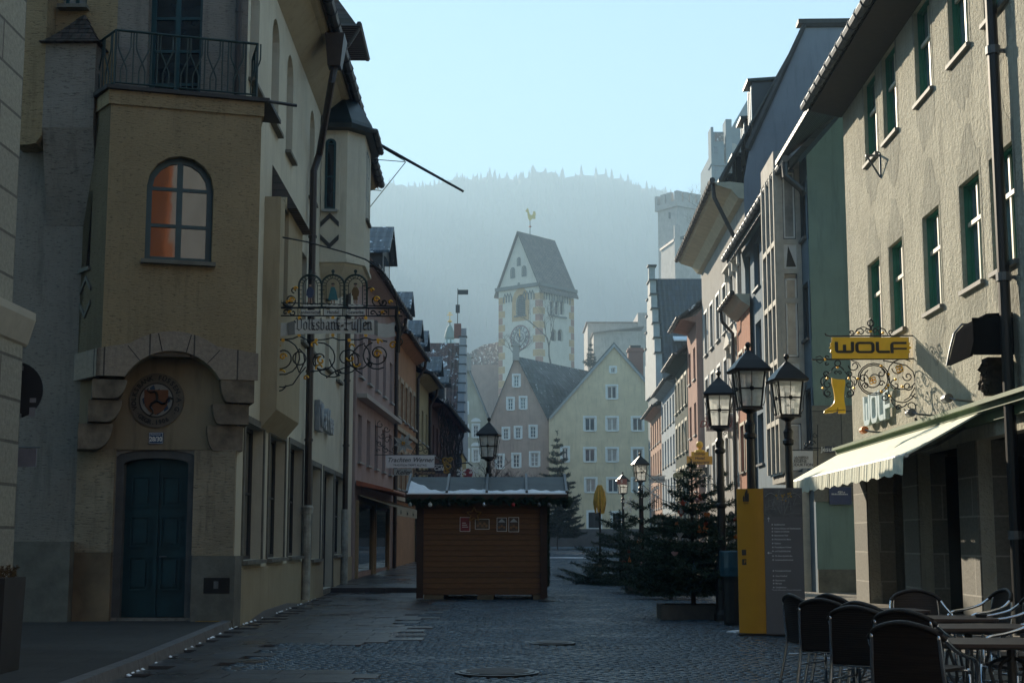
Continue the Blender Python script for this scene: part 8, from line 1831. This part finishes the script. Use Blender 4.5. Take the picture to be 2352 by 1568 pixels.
chairs=[(1870,15.1,-75,'black rattan chair farthest left, its side turned to the camera beside the stele'),
(1910,14.1,-42,'black rattan chair second in the left row, its back to the camera'),
(1943,15.2,-60,'black rattan chair pushed to the farthest table, partly behind the second chair'),
(1988,12.6,-40,'black rattan chair third in the left row with a plain dark back'),
(2010,13.4,-55,'rattan chair with brownish top rail in the middle of the left row'),
(2094,12.0,-42,'rattan chair with long shiny arm sweeping right at the middle table'),
(2098,10.3,-38,'nearest rattan chair at the bottom edge with woven dark back'),
(2100,16.1,176,'rattan chair facing the camera behind the second table'),
(2232,16.6,96,'chair with two bluish metal arms at the far end of the right row'),
(2285,15.3,84,'chair with bluish metal arms second in the right row'),
(2335,13.3,78,'chair with shining arm cut by the right picture edge above the nearest table'),
(2338,12.2,100,'chair half outside the picture at the right edge behind the nearest table')]
for i,(x,Y,rz,lb) in enumerate(chairs):
    o=chr_ if i==0 else copy_tree(chr_)
    o.location=(CX(x,Y),Y,.0); o.rotation_euler=(0,0,R(rz)); o.scale=(1.12,1.12,1.04); tag(o,lb,'chair','rattan café chairs')
ttop=simple('table_top_brown',(.075,.052,.044),.45,0,.15,3)
def make_table():
    t=Thing('cafe_table','x','table',(0,0,0),0); f=MB(); a,b_,r_=.56,.36,.12; pl=[]
    for cx,cy,a0 in((a-r_,b_-r_,0),(-a+r_,b_-r_,90),(-a+r_,-b_+r_,180),(a-r_,-b_+r_,270)): pl+=[(cx+r_*math.cos(R(a0+90*k/5)),cy+r_*math.sin(R(a0+90*k/5))) for k in range(6)]
    f.prism(pl,.72,.745,'z'); f.build('tabletop',ttop,t.e)
    f=MB(); f.prism([(x*.97,y*.96) for x,y in pl],.705,.719,'z'); f.build('edge_band',M['dark_frame'],t.e)
    f=MB(); f.tube([(0,0,.08),(0,0,.70)],.035,10)
    for k in range(4):
        aa=PI/4+PI/2*k; d=Vector((math.cos(aa),math.sin(aa),0)); f.tube(bez([d*.03+Vector((0,0,.62)),d*.18+Vector((0,0,.55)),d*.12+Vector((0,0,.30)),d*.22+Vector((0,0,.10)),d*.36+Vector((0,0,.012))]),.014,6); f.tube([d*.05+Vector((0,0,.69)),d*.3+Vector((0,0,.70))],.012,5)
    f.build('pedestal',simple('cast_grey',(.10,.10,.10),.45,.4),t.e); return t.e
tbl=make_table()
for i,(x,Y,rz,lb) in enumerate([(1990,15.9,4,'brown café table farthest from the camera, mostly hidden by chairs'),(2128,14.35,-2,'brown café table second from the back with a dark ashtray'),(2205,12.9,3,'brown café table third from the back, rounded corner to the right'),(2300,11.0,-3,'nearest brown café table cut by the right picture edge')]):
    o=tbl if i==0 else copy_tree(tbl); o.location=(CX(x,Y),Y,0); o.rotation_euler=(0,0,R(rz)); tag(o,lb,'table','brown café tables')
at_=Thing('ashtray','small dark ashtray on the right end of the second café table','ashtray',(CX(2232,14.35),14.3,.745),0); f=MB(); f.lathe([(.05,0.001),(.06,.03),(.045,.035),(.04,.012)],n=14); f.build('bowl',M['dark_frame'],at_.e)
